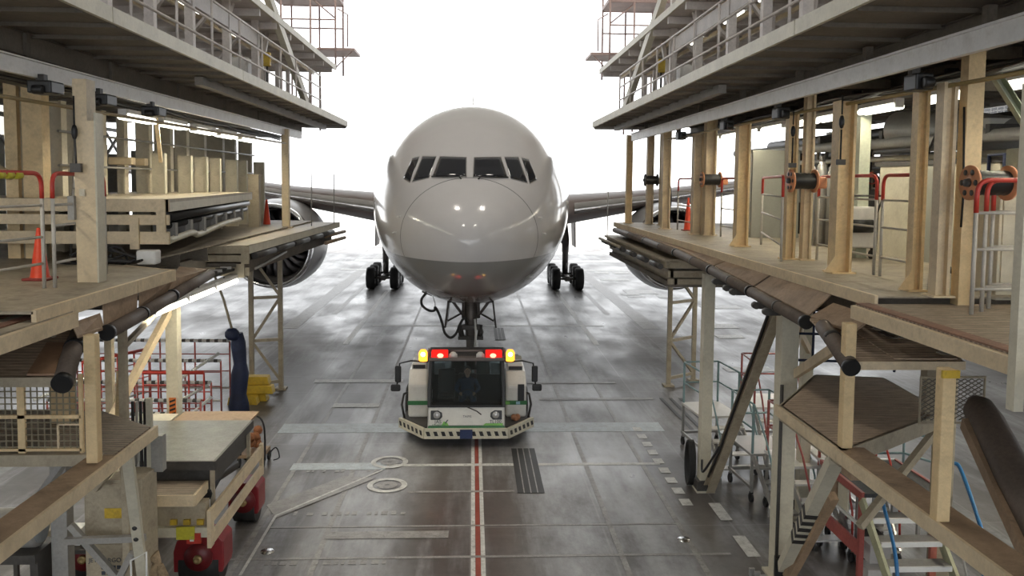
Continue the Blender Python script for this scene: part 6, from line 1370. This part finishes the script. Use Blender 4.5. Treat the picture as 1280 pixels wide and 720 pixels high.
tl = thing('cable_tray', 'dark cable tray above the lamps over the trays', 'cable tray', (-6, 16, 7.66))
MB().span((-6.5, 5.5, 7.68), (-5.75, 26, 7.72)).build('tray', DARK, tl)
for k in range(4): MB().tube(smooth_path([(-5.8 - 0.08 * k, 5.5 + j * 2.3, 7.66 + 0.05 * math.sin(k * 3 + j * 2)) for j in range(10)], 3), 0.022, 6).build('cable', BLACK, tl)
for i, y in enumerate((11.0, 12.6, 14.6)):
    t = thing('trolley_hoist', ('nearest', 'middle', 'farthest')[i] + ' dark hoist trolley below the white rail over the trays', 'hoist', (-5.5, y, 7.5), 'hoist trolleys over the trays'); MB().box((-5.45, y, 7.52), (0.3, 0.36, 0.16)).cyl((-5.52, y - 0.2, 7.48), (-5.38, y - 0.2, 7.48), 0.06, 12).build('body', BLACK, t, 0.02); MB().box((-5.5, y, 7.64), (0.1, 0.1, 0.1)).build('bracket', DARK, t)
one(MB().beam((-6.3, 17.2, 6.75), (-5.9, 15.9, 7.55), 0.07, 0.1), 'knee_brace', CREAM, 'cream knee brace under the first lamps over the trays', 'brace')
one(MB().beam((-7.6, 12.2, 7.0), (-7.5, 13.9, 6.4), 0.1, 0.12), 'knee_brace', BEIGE, 'beige knee brace left of the yellowed twin flange post', 'brace')
yb = thing('notice_board', 'yellow notice box on the wall frame left of the twin flange post', 'sign', (-8.6, 14.4, 6.3)); MB().span((-8.9, 14.3, 6.2), (-8.2, 14.4, 6.55)).build('board', YELLOW, yb)
for k in range(3): MB().span((-8.45, 14.27, 6.24 + k * 0.1), (-8.3, 14.3, 6.3 + k * 0.1)).build('dark_panel', BLACK, yb)
MB().span((-8.6, 14.32, DZ), (-8.52, 14.4, 6.2)).build('stand', BEIGE, yb)
upper_side(-1, 4.2, None, 'upper deck with a dark soffit above the stacked trays', 'handrail with toe board along the upper deck above the trays', 28.2)
upper_frame(-1, 4.2, 'tray')
# ------------------------------------------------------------------ wheeled access stands below the reel dock
def caster(p, r=0.09):
    x, y = p; return MB().cyl((x - 0.025, y, r), (x + 0.025, y, r), r, 14).span((x - 0.035, y - 0.02, r), (x + 0.035, y + 0.02, r * 2 + 0.04))
def access_stand(label, x, y, w, l, h, rail_m, post_m, deck_m, steps=4, dirn=-1, rz=0.0, rail_h=1.0, group='wheeled access stands under the reel dock', kick=None):
    """Rolling work stand: platform on four legs with casters, stairs towards -Y (dirn) and handrails."""
    t = thing('access_stand', label, 'access stand', (0, 0, 0), group)
    MB().span((-w / 2, 0, h - 0.05), (w / 2, l, h)).build('platform', deck_m, t)
    for px in (-w / 2 + 0.04, w / 2 - 0.04):
        for py in (0.04, l - 0.04):
            g = MB().span((px - 0.025, py - 0.025, 0.2), (px + 0.025, py + 0.025, h - 0.05)).build('leg', post_m, t); caster((px, py)).build('caster', RUBBER, g)
            MB().span((px - 0.02, py - 0.02, h), (px + 0.02, py + 0.02, h + rail_h)).build('rail_post', rail_m, t)
    for z in (h + rail_h * 0.5, h + rail_h):
        for px in (-w / 2 + 0.04, w / 2 - 0.04): MB().tube([(px, 0.04, z), (px, l - 0.04, z)], 0.02, 8).build('rail', rail_m, t)
        MB().tube([(-w / 2 + 0.04, l - 0.04, z), (w / 2 - 0.04, l - 0.04, z)], 0.02, 8).build('rail', rail_m, t)
    MB().span((-w / 2, 0.02, 0.28), (-w / 2 + 0.04, l, 0.34)).span((w / 2 - 0.04, 0.02, 0.28), (w / 2, l, 0.34)).span((-w / 2, l - 0.06, 0.28), (w / 2, l, 0.34)).build('base_frame', post_m, t)
    run = steps * 0.26
    for px in (-w / 2 + 0.05, w / 2 - 0.05):
        MB().beam((px, 0, h - 0.06), (px, -run, 0.2), 0.04, 0.12).build('stringer', post_m, t)
        MB().tube([(px, 0.04, h + rail_h), (px, -run * 0.55, h * 0.45 + rail_h), (px, -run * 0.95, 0.12 + rail_h * 0.75), (px, -run, 0.2)], 0.02, 8).build('handrail', rail_m, t)
        caster((px, -run + 0.05)).build('caster', RUBBER, t)
    for k in range(steps): MB().span((-w / 2 + 0.05, -run * (k + 1) / (steps + 0.3) - 0.1, h * (steps - k - 0.3) / (steps + 0.7)), (w / 2 - 0.05, -run * (k + 1) / (steps + 0.3) + 0.12, h * (steps - k - 0.3) / (steps + 0.7) + 0.035)).build('tread', deck_m, t)
    if kick: MB().span((-w / 2 - 0.01, 0, h - 0.02), (-w / 2 + 0.02, l, h + 0.14)).build('toe_board', kick, t)
    t.location = (x, y, 0); t.rotation_euler = (0, 0, rz)
    return t
access_stand('grey green stair stand behind the slim column, red back rail', 5.75, 18.6, 0.95, 1.3, 1.05, TEAL, ZINC, GREYP, 4, rz=R(6))
access_stand('grey green stair stand between the slim column and the broad column', 6.05, 16.1, 0.9, 1.2, 1.0, TEAL, ZINC, ZINC, 4, rz=R(4))
access_stand('red and grey stand behind the first stair stand, near the doorway', 7.0, 18.6, 1.0, 1.3, 1.25, PINK, ZINC, GREYP, 4, rz=R(-4))
access_stand('red railed stand just left of the broad column', 6.2, 14.9, 0.7, 1.0, 1.15, PINK, ZINC, WHITE, 4, rz=R(3))
access_stand('red railed stand just right of the broad column with yellow goods on it', 6.9, 14.4, 0.9, 1.3, 1.3, REDP, ALU, GREYP, 4, rz=R(-3))
one(MB().box((6.95, 14.9, 1.45), (0.35, 0.4, 0.28)), 'yellow_case', YELLOW, 'yellow case on the red railed stand right of the broad column', 'case', bevel=0.03)
# big low platform with red frame and its stair
ps = thing('platform_stand', 'black topped work stand in a faded red frame behind the stringer', 'access stand', (6.8, 13.3, 0))
MB().span((6.18, 12.5, 1.48), (7.5, 14.1, 1.54)).build('platform', mat('black_anti_slip', (0.05, 0.05, 0.055), 0.7, var=0.3, scale=20), ps)
MB().span((6.14, 12.5, 1.44), (6.19, 14.1, 1.56)).build('frame_edge', PINK, ps); MB().span((6.14, 14.08, 1.44), (7.5, 14.12, 1.56)).build('frame_edge', WHITE, ps); MB().span((7.48, 12.5, 1.44), (7.53, 14.1, 1.56)).build('frame_edge', PINK, ps)
for x in (6.17, 7.5):
    for y in (12.54, 14.06): g = MB().span((x - 0.04, y - 0.04, 0.18), (x + 0.04, y + 0.04, 1.48)).build('leg', PINK if (x < 7 and y < 13) else ALU, ps); caster((x, y), 0.1).build('caster', RUBBER, g)
MB().span((6.14, 12.55, 0.50), (6.19, 14.05, 0.72)).build('side_rail', PINK, ps); MB().span((6.14, 12.55, 0.98), (6.18, 14.05, 1.03)).build('side_rail', WHITE, ps)
MB().span((6.15, 13.0, 1.05), (6.18, 13.35, 1.42)).build('side_panel', CREAM_W, ps); MB().span((6.15, 13.4, 1.05), (6.18, 13.9, 1.42)).build('side_panel', FLAP, ps)
for k, (y, z) in enumerate(((12.9, 0.5), (13.4, 0.4), (13.85, 0.6))):
    one(MB().box((6.6 + 0.18 * k, y, z / 2 + 0.2), (0.34, 0.34, z * 0.6)).span((6.4 + 0.18 * k, y - 0.19, 0), (6.8 + 0.18 * k, y + 0.19, 0.2)), 'tool_chest', (GREYP, DARK, GREY)[k], ('nearest', 'middle', 'farthest')[k] + ' small chest stored under the black topped stand', 'chest', 'chests under the black topped stand')
ss_ = thing('stair_unit', 'wheeled stair with white edged grey treads and a blue handrail below the stringer', 'stairs', (6.7, 11.6, 0))
for k in range(5):
    y, z = 12.42 - k * 0.28, 1.24 - k * 0.25
    MB().span((6.16, y - 0.26, z), (7.1, y, z + 0.04)).build('tread', GREY, ss_); MB().span((6.16, y - 0.28, z - 0.03), (7.1, y - 0.25, z + 0.045)).build('white_nosing', WHITE, ss_)
for x in (6.12, 7.14): MB().beam((x, 12.45, 1.46), (x, 11.0, 0.1), 0.05, 0.17).build('stringer', bpy.data.materials.get('pale_yellow_green') or mat('pale_yellow_green', (0.50, 0.50, 0.33), 0.5), ss_)
MB().tube(smooth_path([(6.42, 12.9, 1.56), (6.42, 12.95, 1.85), (6.40, 12.75, 1.95), (6.30, 12.3, 1.72), (6.08, 11.3, 1.1), (6.05, 11.1, 0.2)]), 0.028, 8).build('blue_handrail', DBLUE, ss_)
b2 = thing('blue_handrail', 'tall hooked blue handrail beyond the yellow labelled post and stair', 'handrail', (7.3, 11.5, 0))
MB().tube(smooth_path([(7.58, 12.6, 1.55), (7.58, 12.6, 1.95), (7.60, 12.5, 2.03), (7.62, 12.3, 1.95), (7.35, 11.3, 1.40), (7.2, 10.9, 1.05), (7.15, 10.8, 0.0)]), 0.03, 8).build('rail', DBLUE, b2)
MB().tube([(7.58, 12.6, 1.6), (7.3, 11.2, 0.0)], 0.02, 8).build('stay', ZINC, b2); MB().tube([(7.26, 11.05, 1.2), (7.1, 11.0, 0.0)], 0.024, 8).build('leg', DBLUE, b2)
bk = railing('stair_rail', 'blue grey guard rail of a stair head beyond the brown landing', [(6.6, 14.0), (7.6, 14.0), (8.0, 13.2)], [((6.6, 14.0), (7.6, 14.0), 2)], 0.9, 1.2, TEAL, levels=(0.55, 1.0), kick=False)
MB().span((6.5, 13.4, 1.14), (8.0, 14.1, 1.2)).build('platform', GREY, bk)
for x in (6.55, 7.95):
    for y in (13.45, 14.05): MB().span((x - 0.03, y - 0.03, 0), (x + 0.03, y + 0.03, 1.15)).build('leg', ZINC, bk)
cp2 = thing('floor_clamp', 'row of small metal clamps at the foot of the broad column', 'clamps', (4.75, 12.75, 0))
for k in range(5): MB().box((4.60 + k * 0.05, 13.0 - k * 0.12, 0.06), (0.09, 0.05, 0.12)).build('clamp', ZINC, cp2)
# reel of hose leaning by the slim column
hr = thing('hose_coil', 'dark coil leaning at the foot of the slim column', 'hose coil', (4.62, 17.0, 0.4))
for k in range(4): MB().tube([(4.68 - 0.03 * k, 17.05 + 0.2 * math.cos(a), 0.50 + 0.47 * math.sin(a)) for a in [2 * PI * j / 20 for j in range(20)]], 0.03, 6, True).build('loop', RUBBER, hr)
# ------------------------------------------------------------------ hangar side windows and shelving behind the docks
def window_wall(s):
    """Side windows of the hangar: frames with bars and panes set in the side wall."""
    n = 0
    GL = bpy.data.materials.get('hangar_window_glass') or GLW
    for z0, z1 in WZ:
        for y0, y1 in WY:
            n += 1; x = s * (HX + 0.12)
            w = struct(MB().span((x - 0.03, y0, z0), (x + 0.03, y1, z0 + 0.1)).span((x - 0.03, y0, z1 - 0.1), (x + 0.03, y1, z1)).span((x - 0.03, y0, z0), (x + 0.03, y0 + 0.1, z1)).span((x - 0.03, y1 - 0.1, z0), (x + 0.03, y1, z1)), 'window_%d' % (n + (0 if s > 0 else 50)), GREY)
            b = MB(); k = y0 + 0.9
            while k < y1 - 0.3: b.span((x - 0.02, k, z0), (x + 0.02, k + 0.05, z1)); k += 0.9
            k = z0 + 0.8
            while k < z1 - 0.3: b.span((x - 0.02, y0, k), (x + 0.02, y1, k + 0.05)); k += 0.8
            struct(b, 'window_bars', GREY, w); struct(MB().span((x - 0.006, y0, z0), (x + 0.006, y1, z1)), 'window_pane', GL, w)
for s in (1, -1): window_wall(s)
def rack(label, x, y, w, l, h, z, group, shelves=4, seed=1):
    rnd = random.Random(seed); t = thing('storage_rack', label, 'rack', (x, y, z), group)
    for px in (x - w / 2, x + w / 2):
        for py in (y - l / 2, y + l / 2): MB().span((px - 0.03, py - 0.03, z), (px + 0.03, py + 0.03, z + h)).build('upright', BEIGE, t)
    for k in range(shelves): MB().span((x - w / 2, y - l / 2, z + 0.1 + k * h / shelves), (x + w / 2, y + l / 2, z + 0.14 + k * h / shelves)).build('shelf', GREY, t)
    return t
rk = 'storage racks at the back of the reel dock'
for i, (x, y, lab) in enumerate(((10.6, 11.0, 'open storage rack behind the control box'), (10.6, 15.5, 'open storage rack behind the air duct'), (10.6, 19.5, 'open storage rack behind the gas cylinders'), (10.4, 25.0, 'open storage rack toward the doorway behind the cone'))):
    rack(lab, x, y, 0.9, 2.6, 2.3, DZ, rk, 4, i)
rnd = random.Random(3); n = 0
hues = (GREYP, CREAM_W, GREY, FLAP, DARK, WHITE)
places = [(10.6, 11.0), (10.6, 15.5), (10.6, 19.5), (10.4, 25.0)]
names = ('behind the control box', 'behind the air duct', 'behind the gas cylinders', 'behind the red cone')
words_ = ('pale', 'cream', 'grey', 'brown', 'dark', 'white')
tier = ('bottom', 'second', 'third', 'top')
for i, (x, y) in enumerate(places):
    for k in range(4):
        for j, dy in enumerate((-0.75, 0.7)):
            c = rnd.randrange(6); h = 0.22 + 0.2 * rnd.random()
            one(MB().box((x, y + dy, DZ + 0.14 + k * 0.575 + h / 2), (0.6, 0.6 + 0.4 * rnd.random(), h)), 'storage_box', hues[c], '%s box on the %s shelf of the rack %s, %s end' % (words_[c], tier[k], names[i], ('camera', 'doorway')[j]), 'box', 'boxes on the reel dock racks', bevel=0.02)
for i, y in enumerate((9.0, 13.2, 17.4, 21.8, 26.6)):
    box_post('frame_column', 'back row column %s from the camera on the reel dock' % ordn[i], 11.6, y, DZ, 8.1, 0.26, 0.26, CREAM_W, 'steel column', 'back row columns of the reel dock')
    box_post('frame_column', 'back row column %s from the camera on the tray dock' % ordn[i], -11.6, y, DZ, 8.1, 0.26, 0.26, CREAM_W, 'steel column', 'back row columns of the tray dock')

# lattice trusses, and sheet screens added to keep the gaps behind dark
def truss(label, x, y0, y1, z0, z1, m, n, group):
    t = thing('lattice_truss', label, 'truss', (x, y0, z0), group)
    MB().beam((x, y0, z0), (x, y1, z0), 0.1, 0.1).build('bottom_chord', m, t); MB().beam((x, y0, z1), (x, y1, z1), 0.1, 0.1).build('top_chord', m, t)
    for k in range(n):
        a, b = y0 + (y1 - y0) * k / n, y0 + (y1 - y0) * (k + 1) / n
        MB().beam((x, a, z0), (x, b, z1) if k % 2 else (x, a, z1), 0.07, 0.07).build('web_bar', m, t); MB().beam((x, b, z0), (x, a, z1), 0.06, 0.06).build('web_bar', m, t)
    return t
truss('upper dark lattice truss behind the lamps of the reel dock', 11.3, 6.5, 27.5, 7.0, 7.9, GREY, 16, 'lattice trusses of the reel dock')
truss('lower lattice truss behind the racks of the reel dock', 12.2, 6.5, 27.5, 5.9, 6.8, DARK, 16, 'lattice trusses of the reel dock')
truss('lattice truss over the sheet screens of the tray dock', -11.3, 9.5, 27.5, 7.0, 7.9, GREY, 14, 'lattice trusses of the tray dock')
rnd = random.Random(11)
for i in range(9):
    y = 10.4 + i * 2.05
    t = thing('sheet_screen', 'added grey sheet screen darkening the back of the tray dock, %s from the camera' % ordn[i], 'screen', (-12.2, y, DZ), 'added sheet screens at the back of the tray dock')
    h = 2.2 + 0.4 * rnd.random()
    MB().span((-12.22, y, DZ), (-12.18, y + 1.72, DZ + h)).build('sheet', (GREY, BEIGE, PANEL)[i % 3], t); MB().span((-12.16, y + 0.02, DZ), (-12.10, y + 0.08, DZ + h + 0.1)).build('post', GREY, t)
for i in range(6):
    y = 12.0 + i * 2.5
    t = thing('sheet_screen', 'low sheet screen behind the racks of the reel dock, %s from the camera' % ordn[i], 'screen', (12.3, y, DZ), 'sheet screens at the back of the reel dock')
    MB().span((12.28, y, DZ), (12.32, y + 1.9, DZ + 1.6)).build('sheet', (PANEL, GREY, CREAM_W)[i % 3], t); MB().span((12.22, y + 0.02, DZ), (12.28, y + 0.08, DZ + 2.9)).build('post', GREY, t)
for i, (x, z, r, m, w_) in enumerate(((9.6, 7.55, 0.16, DARK, 'fat dark'), (10.2, 7.2, 0.07, GREY, 'slim grey'), (9.3, 6.75, 0.05, DARK, 'thin dark'))):
    t = one(MB().tube([(x, 5.5, z), (x, 26.5, z + 0.05)], r, 12), 'service_pipe', m, '%s service pipe running behind the lamps of the reel dock' % w_, 'pipe')
for i, y in enumerate((16.2, 18.6, 20.4, 22.6, 25.4)):
    t = thing('valve_stand', 'dark valve stand with pipes at the back of the reel dock, %s from the camera' % ordn[i], 'valve stand', (9.0, y, DZ), 'valve stands of the reel dock')
    MB().cyl((9.0, y, DZ), (9.0, y, 7.3), 0.06, 10).build('riser', DARK, t); MB().tube([(9.0, y, 6.5), (9.0, y + 0.5, 6.5), (9.0, y + 0.5, 7.3)], 0.045, 8).build('branch', GREY, t); MB().box((9.0, y - 0.03, 6.1), (0.3, 0.2, 0.4)).build('valve_box', (GREY, DARK, BEIGE)[i % 3], t, 0.02)
    MB().lathe([(0, 0.12), (0.03, 0.14), (0.06, 0.12)], (9.0, y - 0.14, 6.55), (0, -1, 0), 16).build('hand_wheel', REDP, t)

for s_, dock, xs in ((-1, 'tray', (8.25, 9.3, 10.35, 11.4)), (1, 'reel', (9.4, 10.45, 11.5))):  # screens added to block the bright doorway seen through the gaps
    for i, x in enumerate(xs):
        t = thing('added_end_screen', 'added sheet screen darkening the doorway end of the %s dock, %s from its inner side' % (dock, ordn[i]), 'screen', (s_ * (x + 0.45), 28.15, DZ), 'added end screens of the %s dock' % dock)
        MB().span((s_ * x, 28.13, DZ), (s_ * (x + 0.92), 28.17, DZ + 2.5 - 0.12 * i)).build('sheet', (GREY, BEIGE, PANEL)[i % 3], t); MB().span((s_ * x, 28.06, DZ), (s_ * (x + 0.06), 28.13, DZ + 2.8)).build('post', GREY, t)
bpy.context.view_layer.update()
